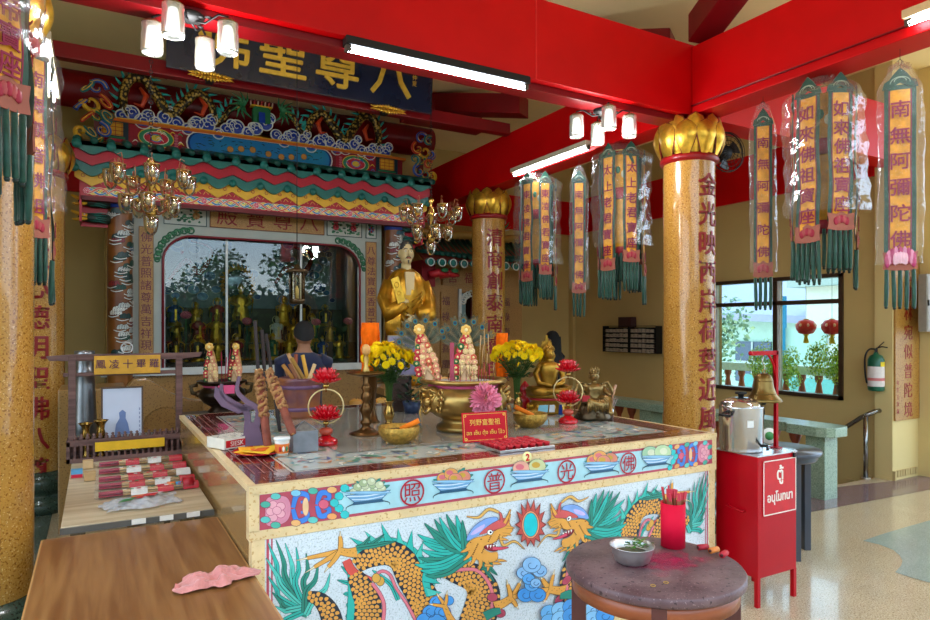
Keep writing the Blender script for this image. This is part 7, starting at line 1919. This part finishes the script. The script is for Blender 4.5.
# incense packs
src = None
RIB = ['white pack of joss sticks with red print, furthest back of the five on the bench','clear pack of joss sticks with red stripes, second from the back on the bench','pack of joss sticks with green leaf print, middle one on the bench','clear pack of red tipped joss sticks, second from the front on the bench','front clear tube of joss sticks with a round red cap on the bench']
for i in range(5):
    c = at(139+i*2, 459+i*7.0, z=.735-.0*i); rn = random.Random(i)
    t = thing('joss_stick_pack', RIB[i], 'pack', (c.x+.02, c.y, .7025+(.045 if i < 2 else 0)*0), (.02,-.03,.03,-.02,.05)[i]-.0, 'joss stick packs on the bench')
    L_ = .25
    mb = MB()
    for k in range(14): y = -.022+.044*(k%7)/6; z = .012+.014*(k//7); mb.cyl((-L_,y,z),(L_*.75,y,z),.0035,P(('C9A068','D8B888')[k%2],.7),5)
    for k in range(14): y = -.022+.044*(k%7)/6; z = .012+.014*(k//7); mb.cyl((-L_,y,z),(-L_*.55,y,z),.0039,P('A8324A',.6),5)
    mb.build('joss_sticks', t)
    mb = MB()
    for k in range(3): x = -.1+.13*k; mb.surf(lambda u,v: (x+.08*v, .033*math.cos(PI*u), .004+.036*math.sin(PI*u)), 8, 2, P(('C81E2E','E8E4DC','C81E2E')[(k+i)%3],.4))
    for k in range(9): mb.cbox((-.13+k*.034,-.02,.0385),.018,.012,.002,P(('C81E2E','E8E4DC','2E7A3E')[(k+i)%3],.4))
    mb.build('printed_band', t)
    mb = MB(); mb.surf(lambda u,v: (-L_-.02+2*(L_)*v, .035*math.cos(TAU*u), .021+(.02+.003*math.sin(v*30))*math.sin(TAU*u)), 14, 16, FILM); mb.build('clear_wrap', t)
    if i == 4:
        mb = MB(); mb.cyl((.16,0,.03),(.215,0,.03),.033,P('B01828',.35),20); mb.build('red_cap', t); mb = MB(); mb.cyl((.08,0,.03),(.12,0,.03),.018,P('E8824A'),12); mb.cyl((.125,0,.03),(.15,0,.03),.014,P('3EA0D8'),12); mb.build('coloured_plugs', t)
for i, (px, py, c, lb) in enumerate(((88,468,'C9A878','pale wooden block stacked at the left end of the joss packs, rear one'),(90,480,'BF9C6A','pale wooden block at the left end of the joss packs, front one'))):
    q = at(px, py, z=.7025); mb = MB(); mb.box(-.03,.03,-.03,.03,0,.05,P(c,.6)); tag(mb.build('wooden_block', loc=(q.x,q.y,.7025), bevel=.003), lb, 'block')
q = at(75, 477, z=.7025); t = thing('small_packet', 'small blue and red paper packet at the left edge of the pale bench', 'packet', (q.x+.01,q.y,.7025))
mb = MB(); mb.box(-.03,.03,-.03,.03,0,.02,P('C8203C')); mb.build('red_half', t); mb = MB(); mb.box(-.03,.03,-.03,.03,.02,.045,P('5AA0C8')); mb.build('blue_half', t)
q = at(141, 504, z=.703); rnd = random.Random(6)
t = thing('plastic_bag', 'flattened clear plastic bag with green and red print on the pale bench', 'bag', (q.x, q.y, .7025), .1)
mb = MB(); mb.surf(lambda u,v: ((u-.5)*.34+.02*math.sin(v*8), (v-.5)*.22+.02*math.sin(u*9), .008+.03*math.sin(PI*u)*math.sin(PI*v)+.009*math.sin(u*31+v*12)*math.sin(v*23)), 28, 22, M('milky plastic','D8DCE2',.25,trans=.3,alpha=.7)); mb.build('film', t)
mb = MB()
for (x0,x1,y0,y1,c) in ((-.11,-.05,-.05,.0,'2E7A3A'),(-.05,.0,-.01,.03,'E8641E'),(0,.06,-.02,.04,'D0202A'),(-.04,.0,-.04,-.01,'C8202A'),(.02,.09,.02,.07,'E8E8EC')): mb.surf(lambda u,v: (x0+(x1-x0)*u+.03*v, y0+(y1-y0)*v, .044-.6*((x0+(x1-x0)*u)**2)-1.2*((y0+(y1-y0)*v)**2)), 4, 4, P(c,.4))
mb.build('printed_logo', t)

# ================================================================== round stool-table in front
tc_ = Vector((1.757, 1.725, 0))
DW = M('worn dark red brown wood', '4C3034', .45, col2='745A5A', scale=9, bump=.2, bscale=40, speck=[('8A7070', 120, .63), ('3A2426', 60, .62)])
t = thing('round_table', 'round dark red-brown worn wooden table in the right foreground holding a red canister', 'table', tc_)
mb = MB(); mb.lathe([(0,.712),(.305,.712),(.313,.72),(.313,.742),(.307,.75),(0,.75)], DW, 72); mb.build('tabletop', t)
mb = MB(); mb.lathe([(.27,.655),(.29,.655),(.29,.712),(.27,.712)], M('orange brown apron','8E4A2A',.35,var=.2), 60); mb.build('apron', t)
for k in range(4):
    a = PI/4+k*PI/2+.05; x, y = .262*math.cos(a), .262*math.sin(a); mb = MB(); mb.T = Matrix.Translation((x,y,0)) @ Matrix.Rotation(a,4,'Z'); mb.box(-.022,.03,-.024,.024,0,.712,P('552A24',.4)); mb.build('leg', t, bevel=.003)
mb = MB(); rnd = random.Random(12)
PS = M('pink dye stain','D01E5E',.6,alpha=.14); 
for i in range(160):
    a = rnd.gauss(0,1)*.06; b = rnd.gauss(0,1)*.05; s_ = rnd.uniform(.006,.026)
    mb.add([(.06+a+s_*math.cos(q*TAU/7)*rnd.uniform(.7,1.2), -.01+b+s_*math.sin(q*TAU/7), .7502+i*.000004) for q in range(7)], [tuple(range(7))], PS)
mb.build('dye_stain', t)
q = at(673, 546, z=.751)
t = thing('stick_canister', 'bright red cylinder canister full of fortune sticks on the round table', 'canister', (q.x, q.y, .7515))
mb = MB(); mb.lathe([(0,0),(.046,0),(.047,.17),(.044,.17),(.042,.01),(0,.01)], M('matt red card','D80E34',.7,var=.05,spec=.2), 40); mb.build('canister_wall', t)
rnd = random.Random(14); src = None
for i in range(16):
    a = i*2.4; r_ = .034*math.sqrt((i+.5)/16); x, y = r_*math.cos(a), r_*math.sin(a); h_ = .205+rnd.uniform(-.012,.015)
    if src is None:
        mb = MB(); mb.box(-.006,.006,-.0025,.0025,0,.195,M('bamboo fortune stick','9A5A3A',.5,var=.2)); mb.box(-.0061,.0061,-.0026,.0026,.195,.23,P('C8384A',.5)); o = mb.build('fortune_stick'); src = o
    else: o = dup(src)
    o.location = (q.x+x*.7, q.y+y*.7, .7635); o.rotation_euler = (-y*5, x*5, a); o.scale = (1,1,h_/.23)
    tag(o, 'flat red-tipped bamboo fortune stick standing in the red canister', 'fortune stick', 'fortune sticks in the red canister')
q = at(632, 562, z=.751)
mb = MB(); mb.lathe([(0,0),(.05,0),(.062,.008),(.076,.05),(.079,.06),(.081,.062),(.078,.062),(.074,.052),(.058,.012),(0,.008)], STEEL, 48)
tag(mb.build('steel_bowl', loc=(q.x,q.y+.0,.7515)), 'small shallow stainless steel bowl on the round table', 'bowl')
mb = MB(); mb.lathe([(0,.03),(.067,.032)], M('murky water','6A6A58',.05), 32); rnd = random.Random(2)
for i in range(70):
    c = Vector((.02+rnd.uniform(-.035,.05), rnd.uniform(-.03,.03), .05+rnd.uniform(0,.02))); a = rnd.uniform(0,TAU); d = Vector((math.cos(a),math.sin(a),rnd.uniform(-.2,.5)))*.018; s_ = Vector((-math.sin(a),math.cos(a),0))*.006
    mb.add([c,c+d*.5+s_,c+d,c+d*.5-s_],[(0,1,2,3)],P(('2E6A1E','4A8A2E','1E4A18')[i%3],.5))
mb.tube([(0,0,.05),(.05,.01,.062),(.1,.02,.07)], .0022, P('6A7A2E'), 5)
tag(mb.build('herb_sprig', loc=(q.x,q.y,.7515)), 'green leafy sprig in water in the steel bowl on the round table', 'herbs')
for i, (px, py, c, lb) in enumerate(((703,550,'A8202E','dark red paper roll left of two others on the round table'),(714,553,'D8803A','orange paper roll in the middle of three on the round table'),(724,557,'C02A34','bright red paper roll furthest right on the round table'))):
    q = at(px, py, z=.751); mb = MB(); mb.cyl((-.02,0,.011),(.02,0,.011),.011,P(c,.6),12); mb.cyl((-.024,0,.011),(-.02,0,.011),.006,P('4A1414'),8)
    o = mb.build('paper_roll', loc=(q.x,q.y,.7515)); o.rotation_euler=(0,0,.3*i-.3); tag(o, lb, 'roll', 'paper rolls on the round table')
for i, (px, py) in enumerate(((653,586),(666,583))):
    q = at(px, py, z=.751); mb = MB(); mb.torus(.008,.0011,P('B8903A',.5),(0,0,.0013),'z',18,5); tag(mb.build('rubber_band', loc=(q.x,q.y,.7515)), 'small tan rubber band on the round table, '+('left','right')[i]+' of two', 'rubber band')

# ================================================================== donation box, boiler, bell
t = thing('donation_box', 'tall red metal donation box on short legs with white Thai writing', 'box', (3.4665, 2.575, 0))
DR = M('red enamel sheet','AC0214',.3,var=.08,scale=4,spec=.25)
mb = MB(); mb.box(-.1765,.1765,-.145,.145,.166,.862,DR); mb.build('cabinet', t, bevel=.004)
mb = MB(); mb.box(-.18,.18,-.149,.149,.862,.87,M('worn pale lid','B9BCC0',.15,.3,coat=.4)); mb.build('lid', t)  # pale, glossy top sheet over the red cabinet
for sx_ in (-1,1):
    for sy_ in (-1,1): mb = MB(); mb.box(sx_*.165-.012,sx_*.165+.012,sy_*.133-.012,sy_*.133+.012,0,.17,DR); mb.build('leg', t)
mb = MB(); mb.box(-.135,.165,-.150,-.1455,.52,.835,P('C40C1C',.35)); mb.build('sign_panel', t)
mb = MB(); WT = P('E8E0D4',.5)
for (x0,x1,z0,z1) in ((-.135,.165,.829,.835),(-.135,.165,.52,.526),(-.135,-.129,.52,.835),(.159,.165,.52,.835)): mb.box(x0,x1,-.152,-.1505,z0,z1,WT)
mb.build('white_border', t)
mb = MB(); mb.text('ตู้', .11, WT, face(.015,-.1505,.745), .002, squash=1.1, bold=.015); mb.text('อนุโมทนา', .078, WT, face(.015,-.1505,.615), .002, squash=.88, bold=.02); mb.build('lettering', t)
mb = MB(); mb.tube([(-.178,.05,.55),(-.2,.05,.55),(-.2,-.06,.535),(-.178,-.06,.535)], .006, DR, 8); mb.build('handle', t)
mb = MB(); mb.box(.135,.15,-.16,-.15,.835,.862,IRON); mb.torus(.01,.002,STEEL,(.1425,-.157,.87),'y',14,6); mb.build('padlock', t)
t = thing('water_boiler', 'stainless steel electric water boiler with black lid knob on the donation box', 'boiler', (3.365, 2.60, .872))
mb = MB(); mb.lathe([(0,0),(.118,0),(.12,.008),(.12,.03),(.124,.034),(.124,.255),(.128,.262),(.122,.268),(0,.268)], M('polished stainless','C4C4C2',.16,.95,var=.05,scale=20), 56); mb.build('body', t)
mb = MB(); mb.lathe([(.122,.268),(.115,.285),(.06,.31),(.025,.315),(0,.315)], _M['polished stainless'], 40); mb.build('lid', t)
mb = MB(); mb.lathe([(0,.312),(.015,.314),(.018,.33),(.034,.334),(.034,.345),(0,.347)], IRON, 24); mb.build('lid_knob', t)
for s_ in (-1,1): mb = MB(); mb.tube([(s_*.12,-.02,.215),(s_*.15,-.045,.215),(s_*.15,.03,.215),(s_*.12,.05,.215)], .008, IRON, 8); mb.build('side_handle', t)
mb = MB(); mb.surf(lambda u,v: (.1245*math.cos(-2.2+.3*u), .1245*math.sin(-2.2+.3*u), .15+.04*v), 4, 1, P('D8D8D4',.5)); mb.build('label_plate', t)
mb = MB(); mb.tube([(.02,-.12,.04),(.02,-.16,.045),(.02,-.165,.02)], .009, IRON, 8); mb.build('tap', t)
t = thing('bell_stand', 'thin red metal gallows stand on the donation box holding a bell', 'stand', (3.615, 2.545, .872))
mb = MB(); mb.box(-.01,.01,-.01,.01,0,.585,DR); mb.build('post', t)
mb = MB(); mb.box(-.235,.012,-.01,.01,.565,.59,DR); mb.ball((-.235,0,.578), .014, DR, 10); mb.build('arm', t)
mb = MB(); mb.tube([(-.008,0,.42),(-.02,0,.50),(-.05,0,.545),(-.08,0,.57)], .007, DR, 8); mb.build('brace', t)
mb = MB(); mb.box(-.03,.02,-.03,.03,0,.006,DR); mb.build('foot_plate', t)
bx = 3.615-.115
t = thing('hanging_bell', 'bronze hand bell hanging on a hook from the red stand', 'bell', (bx, 2.545, 1.163))
mb = MB(); mb.lathe([(0,.165),(.018,.165),(.04,.155),(.05,.13),(.058,.08),(.072,.04),(.095,.015),(.104,.0),(.1,-.004),(.09,.01),(.06,.05),(.045,.13),(0,.15)], M('aged bell bronze','7A6234',.34,.9,var=.3,scale=8), 48)
for z in (.12,.045,.012): mb.torus({.12:.0525,.045:.071,.012:.0975}[z],.0022,_M['aged bell bronze'],(0,0,z),'z',40,5)
mb.build('bell_body', t)
mb = MB(); mb.torus(.012,.003,BRASS,(0,0,.176),'y',16,6); mb.tube([(0,0,.185),(.012,0,.2),(.0,0,.22),(-.014,0,.235),(-.006,0,.255),(0,0,.275)], .0028, STEEL, 6); mb.build('hook', t)
mb = MB(); mb.cyl((0,0,.14),(0,0,-.01),.003,IRON,6); mb.ball((0,0,-.014), .014, IRON, 12); mb.tube([(0,0,-.02),(.006,0,-.06),(0,0,-.12),(.004,0,-.15)], .002, IRON, 5); mb.build('clapper', t)
# dark round table behind
t = thing('blue_grey_table', 'dark blue-grey round table behind the red donation box', 'table', (4.28, 3.0, 0)); t.scale = (.82, .82, 1)
BG = M('blue grey painted wood','3C404A',.3,var=.1,scale=6,coat=.3)
mb = MB(); mb.lathe([(0,.665),(.30,.665),(.315,.68),(.315,.70),(.345,.71),(.35,.725),(.345,.74),(0,.742)], BG, 64); mb.build('tabletop', t)
for k in range(4):
    a = -.42+k*PI/2; mb = MB(); mb.T = Matrix.Translation((.26*math.cos(a),.26*math.sin(a),0)) @ Matrix.Rotation(a,4,'Z'); mb.box(-.03,.03,-.035,.035,0,.665,BG); mb.build('leg', t, bevel=.004)
for z in (.15,.22): mb = MB(); mb.box(-.2,.2,-.02,.02,z,z+.04,BG); mb.build('stretcher', t)
q = at(765, 438, d=4.35)
t = thing('joss_burner_fan', 'small round white and green paper hand fan standing on the blue-grey table', 'fan', (4.09, 2.93, .7435), -.7)
mb = MB(); mb.cyl((0,0,0),(0,0,.05),.004,P('B89A5A'),8); mb.lathe([(0,-.002),(.06,-.002),(.06,.002),(0,.002)], P('E4E4DC',.5), 28, c=(0,0,.105), axis='y'); mb.build('fan_leaf', t)
mb = MB(); mb.lathe([(0,-.0035),(.03,-.0035),(.03,-.0025),(0,-.0025)], P('3E8A4A',.5), 16, c=(0,0,.105), axis='y'); mb.torus(.058,.003,P('2A4A30'),(0,0,.105),'y',28,5); mb.build('fan_print', t)

# ================================================================== balustrade, rail, wall things
t = thing('stone_balustrade', 'green terrazzo balustrade with red balusters beside the stair opening', 'balustrade', (5.97, 3.62, 0))
mb = MB(); mb.prism([(-.22,.32),(-.22,.02),(-.19,-.06),(-.12,-.10),(.06,-.10),(.13,-.06),(.15,.02),(.15,4.9),(-.16,4.9),(-.16,.36)], .60, .69, GREENL, ax='z'); mb.build('handrail_slab', t, bevel=.008)
for y_p in (.02, 2.2, 4.7): mb = MB(); mb.box(-.09,.11,y_p,y_p+.19,.0,.60,GREENL); mb.build('post', t, bevel=.004)
mb = MB(); mb.box(-.1,.12,.215,4.88,0.001,.1,GREENL); mb.build('plinth', t)
bal = None; RB = M('red brown glazed baluster','8A3A1E',.3,var=.15,coat=.4)
for i in range(20):
    y = .38+i*.225
    if 2.1 < y < 2.5: continue
    if bal is None:
        mb = MB(); mb.lathe([(0,.1),(.06,.1),(.06,.14),(.035,.16),(.05,.2),(.072,.27),(.06,.34),(.03,.4),(.028,.47),(.05,.52),(.06,.56),(.06,.6),(0,.6)], RB, 20); o = mb.build('baluster', t); bal = o
    else: o = inst(bal, 'baluster', t)
    o.location = (0.01, y, 0)
t = thing('stair_handrail', 'stainless steel stair handrail going down along the khaki wall', 'handrail', (7.14, 3.9, 0))
mb = MB(); mb.tube([(.13,.0,.72),(.05,.0,.72),(0,.02,.70),(0,.12,.64),(0,1.2,-.18),(0,2.6,-1.0)], .024, M('satin stainless tube','8E8C86',.22,.95), 14); mb.build('rail', t)
mb = MB(); mb.cyl((0,.07,0.0),(0,.07,.67),.024,_M['satin stainless tube'],16); mb.lathe([(0,0),(.045,0),(.045,.01),(0,.012)], STEEL, 20, c=(0,.07,.0)); mb.build('post', t)
o = COL.objects['floor']
# fire extinguisher
q = at(876, 372, X=7.2)
t = thing('fire_extinguisher', 'green fire extinguisher with white label hung on the khaki wall by the pillar', 'fire extinguisher', (q.x, q.y, q.z-.2), -.9)
mb = MB(); mb.lathe([(0,0),(.07,0),(.078,.02),(.078,.33),(.06,.37),(.025,.39),(.02,.41),(0,.41)], P('0F5A40',.3), 28); mb.build('cylinder', t)
mb = MB(); mb.lathe([(.0785,.05),(.0795,.06),(.0795,.25),(.0785,.26)], P('D8D0CC',.4), 28); mb.lathe([(.080,.11),(.080,.14)], P('C87070',.4), 28); mb.build('white_label', t)
mb = MB(); mb.lathe([(.0795,.26),(.0795,.31)], P('B01828',.4), 20, ang=PI, c=(0,0,0)); mb.lathe([(.0802,.26),(.0802,.31)], P('D8C020',.4), 8, ang=-1.2); mb.build('colour_band', t)
mb = MB(); mb.box(-.012,.012,-.02,.02,.4,.45,IRON); mb.tube([(0,0,.45),(.05,-.02,.47),(.1,-.03,.46)], .006, IRON, 8); mb.tube([(0,0,.44),(.05,-.02,.50),(.07,-.02,.52)], .005, IRON, 8); mb.build('valve_handle', t)
mb = MB(); mb.tube(crom([(0,0,.44),(-.06,0,.44),(-.1,0,.36),(-.1,0,.2),(-.085,0,.08)],5), .009, IRON, 8); mb.build('hose', t)
mb = MB(); mb.box(-.03,.03,.075,.10,.3,.34,IRON); mb.build('wall_bracket', t)
# inscription board on the pillar
a = at(894.5, 300, Y=3.76); b = at(918.5, 418, Y=3.76)
t = thing('inscription_board', 'tall gold speckled board with dark red Chinese characters on the right pillar', 'board', ((a.x+b.x)/2, 3.765, b.z))
w_ = (b.x-a.x)/2; H_ = 1.75
mb = MB(); mb.box(-w_,w_,-.015,0.003,0,H_,M('speckled ochre board','A87A34',.4,var=.08,scale=5,speck=[('83561E',90,.56),('C8A060',120,.64)])); mb.build('board', t)
mb = MB()
for i, ch in enumerate('境陀普似宛林祿松'): mb.text(ch, .16, REDTXT, face(.01,-.0155,.11+i*.205), .003)
for i, ch in enumerate('歲次壬午年'): mb.text(ch, .05, REDTXT, face(-w_+.045,-.0155,.10+i*.075), .002)
mb.build('lettering', t)
q = at(925, 303, Y=3.6); mb = MB(); mb.box(-.05,.3,-.04,.04,-.3,.3,P('8A8478',.5)); mb.box(-.03,.28,-.045,-.04,-.28,.28,P('9A9488',.45)); mb.cyl((-.03,-.05,-.03),(-.03,-.05,.03),.008,IRON,8)
tag(mb.build('electrical_box', loc=q, bevel=.004), 'grey metal electrical box on the cream pillar at the right photo edge', 'box')
# wall rack of booklets
a = at(605, 329, X=7.2); b = at(658, 357, X=7.2)
t = thing('wall_rack', 'black wire wall rack with five rows of small booklets on the far right wall', 'rack', (7.28, (a.y+b.y)/2, 0))
y0, y1 = b.y-t.location.y, a.y-t.location.y; z0, z1 = 1.22, 1.60
mb = MB(); mb.box(-.02,0,y0,y1,z0,z1,IRON)
for k in range(6): z = z0+(z1-z0)*k/5; mb.box(-.12,0,y0,y1,z,z+.008,IRON); mb.cyl((-.12,y0,z+.03),(-.12,y1,z+.03),.004,IRON,6)
for y in (y0,y1,(y0+y1)/2): mb.box(-.125,0,y-.006,y+.006,z0,z1+.03,IRON)
mb.build('wire_frame', t)
mb = MB(); mb.box(-.11,-.0,y1-.62,y1-.34,z1+.012,z1+.17,P('3A1E1E',.5)); mb.build('top_box', t)
src = None; rnd = random.Random(19)
for k in range(5):
    for j in range(13):
        y = t.location.y+y0+.05+(y1-y0-.1)*(j+.5)/13; z = z0+(z1-z0)*k/5+.01
        if abs(y-(t.location.y+(y0+y1)/2)) < .035: y += .04
        if src is None:
            mb = MB(); mb.box(-.03,.0,-.028,.028,0,.055,M('faded booklet cover','B8A890',.6,var=.5,scale=6)); src = o = mb.build('booklet')
        else: o = dup(src)
        o.location = (7.28-.095, y, z); o.scale = (1,rnd.uniform(.8,1.1),rnd.uniform(.75,1.05)); tag(o, 'small faded booklet in the black wall rack on the far right wall', 'booklet', 'booklets in the wall rack')

# ================================================================== outside the window
def leafball(n, seed, cols, r=1, l=.09):
    rnd = random.Random(seed); mb = MB(); lobes = [(Vector((rnd.gauss(0,.42), rnd.gauss(0,.42), rnd.uniform(-.45,.5)))*r, rnd.uniform(.35,.6)*r) for _ in range(9)]
    for i in range(n):
        c0, rr = rnd.choice(lobes); d = Vector((rnd.gauss(0,1), rnd.gauss(0,1), rnd.gauss(0,1))).normalized(); c = c0+d*rr*rnd.uniform(.7,1)
        a = Vector((rnd.gauss(0,1), rnd.gauss(0,1), rnd.gauss(0,.6))).normalized()*l*rnd.uniform(.6,1.2); s_ = a.cross(d).normalized()*l*.3
        mb.add([c,c+a*.5+s_,c+a,c+a*.5-s_],[(0,1,2,3)],P(rnd.choice(cols),.6))
    return mb
_tr = {}
def tree(label, loc, h, kind, cols, group, w_=1.0):
    t = thing('leafy_tree', label, 'tree', loc, 0, group); r = h*.36
    if kind not in _tr:
        mb = leafball(2600, kind, cols, 1, .10); o = mb.build('foliage', t); _tr[kind] = o
        mb = MB(); mb.tube([(0,0,0),(.03,0,.5),(.0,.02,1.2)], [.06,.045,.03], P('5A4A3A',.8), 8); mb.tube([(0,0,.6),(.25,.1,1.1)], [.03,.01], P('5A4A3A',.8), 6); o2 = mb.build('trunk', t); _tr[(kind, 't')] = o2
    else: o = inst(_tr[kind], 'foliage', t); o2 = inst(_tr[(kind, 't')], 'trunk', t)
    o.location = (0,0,h*.64); o.scale = (r*w_*.95, r*w_*.95, r); o2.scale = (h*.5,h*.5,h*.6)
    return t
OW = M('pale outside wall','9CBCB0',.8,var=.05); OWH = M('white outside wall','C8CEC6',.8,var=.04)
t = thing('white_house', 'white house with flat roof and dark doorway seen through the right window pane', 'house', (15.2, 8.4, -3))
mb = MB(); mb.box(0,6,-3,1.5,0,6.2,OWH); mb.build('walls', t)
mb = MB(); mb.box(-.3,6.3,-3.3,1.8,5.6,6.3,P('8EA09C',.8)); mb.build('roof_edge', t)
mb = MB(); mb.box(-.04,0,-.95,.1,2.9,4.9,P('2A3E4A',.2)); mb.build('doorway', t)
mb = MB(); mb.box(-.05,0,.95,2.1,2.2,4.6,OW); mb.build('green_bay', t)
mb = MB(); mb.box(-.2,0,2.0,2.2,0,5.4,P('2A8AB8',.6)); mb.build('blue_pillar', t)
mb = MB(); mb.box(-1.6,0,-3,2,2.6,2.75,OWH); mb.box(-1.62,-1.55,-3,2,2.75,3.5,P('4A9A9A',.3)); mb.build('balcony', t)
t = thing('green_house', 'pale green neighbour house with sloping roof seen through the left window pane', 'house', (17.0, 12.5, -3))
mb = MB(); mb.box(0,6,-2,5,0,5.0,OW); mb.build('walls', t)
mb = MB(); mb.add([(-.6,-2.2,4.9),(-.6,6,5.3),(3.5,6,7.0),(3.5,-2.2,6.0),(-.6,-2.2,4.7),(-.6,6,5.1),(3.5,6,6.8),(3.5,-2.2,5.8)],[(0,1,2,3),(4,7,6,5),(0,4,5,1),(1,5,6,2),(2,6,7,3),(3,7,4,0)],P('8A90A8',.8)); mb.build('roof', t)
mb = MB(); mb.box(-.05,0,-.4,.8,3.0,4.2,P('3A5068',.2)); mb.box(-.08,-.04,-.45,.85,3.55,3.62,P('9AA8A8')); mb.box(-.08,-.04,.17,.23,3.0,4.2,P('9AA8A8')); mb.build('window', t)
mb = MB(); rnd = random.Random(3)
hp = [(0,-40,-4)]; 
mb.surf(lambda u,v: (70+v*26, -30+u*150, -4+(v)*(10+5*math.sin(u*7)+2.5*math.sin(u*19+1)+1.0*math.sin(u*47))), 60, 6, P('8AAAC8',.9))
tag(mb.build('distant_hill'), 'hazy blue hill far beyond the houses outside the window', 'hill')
t = thing('balcony_balustrade', 'pale outdoor balustrade with red-brown balusters beyond the window', 'balustrade', (9.1, 5.2, 0))
mb = MB(); mb.box(-.12,.12,-1.5,5,.92,1.04,P('B8D0CC',.6)); mb.box(-.1,.1,-1.5,5,.2,.32,P('B8D0CC',.6)); mb.build('rail', t)
for i in range(24):
    if i == 0: mb = MB(); mb.lathe([(0,.32),(.05,.32),(.03,.38),(.07,.52),(.05,.68),(.03,.8),(.055,.86),(.055,.92),(0,.92)], P('8E4A30',.5), 14); ob = o = mb.build('baluster', t)
    else: o = inst(ob, 'baluster', t)
    o.location = (0,-1.3+i*.26,0)
mb = MB(); mb.box(-1.58,.2,-1.2,5,-.1,.2,P('8A9490',.7)); mb.build('terrace_slab', t)
for i, (px, lb) in enumerate(((806,'round red paper lantern with yellow tassel outside the window, left one'),(832,'round red paper lantern with yellow tassel outside the window, right one by the frame'))):
    q = at(px, 327, X=8.4)
    t = thing('paper_lantern', lb, 'lantern', q, 0, 'red lanterns outside')
    mb = MB(); mb.lathe([(.03,.1),(.09,.085),(.125,.03),(.13,0),(.125,-.03),(.09,-.085),(.03,-.1)], P('C01C28',.5), 32, wob=lambda a,t_,z: 1-.03*abs(math.sin(a*8)))
    for k in range(8): mb.ball((.115*math.cos(k*.785),.115*math.sin(k*.785),.02), (.02,.02,.03), P('E8B0A8',.5), 6)
    mb.build('lantern_shell', t)
    mb = MB(); mb.lathe([(0,.11),(.035,.11),(.035,.095),(0,.095)], GOLD, 16); mb.cyl((0,0,.11),(0,0,1.2),.003,IRON,5); mb.build('top_cap', t)
    mb = MB(); mb.lathe([(.035,-.095),(.035,-.115),(.02,-.12),(.035,-.2),(.03,-.22),(0,-.22)], P('D8B02A',.6), 16); mb.build('tassel', t)
tree('dense leafy tree beside the pale green house outside the left window pane', (10.2, 8.7, -1.2), 3.6, 1, ('6A9078','7EA488','507862','9ABA98'), 'trees outside the window')
tree('second leafy tree further left outside the left window pane', (10.6, 9.9, -1.0), 3.6, 1, (), 'trees outside the window')
tree('light green potted shrub by the balustrade outside, beside the middle window bar', (8.45, 5.95, .2), 1.35, 2, ('8EBA3E','A8D04E','6A9A3A','C8D85A'), 'shrubs on the terrace', .62)
tree('light green potted shrub by the balustrade outside, at the right window edge', (8.45, 5.05, .2), 1.45, 2, (), 'shrubs on the terrace', .62)
# courtyard in front of the hall (mirrored in the shrine glass)
mb = MB(); mb.box(-30,40,-30,-6,-.3,-.15,P('8A8272',.8)); o = struct(mb.build('courtyard_ground')); o.name = 'trim_8'
mb = leafball(10, 1, ('24421E',)); mb = MB(); rnd = random.Random(77)
mb.box(-30, 40, -13.6, -13.0, -.15, 3.0, P('1E3418', .9))  # added out of view to cover bright gaps mirrored between the trees
for i in range(5000):
    c = Vector((rnd.uniform(-14, 26), -13.0+rnd.uniform(-.05, .25), rnd.uniform(-.1, 3.2))); a = rnd.uniform(0, TAU); d = Vector((math.cos(a), .4, math.sin(a)))*.28; s_ = Vector((-math.sin(a), 0, math.cos(a)))*.08
    mb.add([c, c+d*.5+s_, c+d, c+d*.5-s_], [(0,1,2,3)], P(('24421E','38602A','1C3418')[i % 3], .6))
tag(mb.build('hedge'), 'long dark green hedge across the courtyard, mirrored in the shrine glass', 'hedge')
for i, (x, y, h) in enumerate(((-3.5,-10,5.6),(0.6,-9.5,3.6),(4.2,-10,4.8),(7.9,-9.6,6.2),(12.6,-10,7.0),(-7.6,-9.4,6.5))):
    tree('garden tree in front of the hall, %s from the left facing the hall entrance' % ('fifth','fourth','third','second','first','sixth')[i], (x, y, -.15), h, 3, ('24421E','38602A','1C3418','4A7434'), 'garden trees in front of the hall', 1.0)
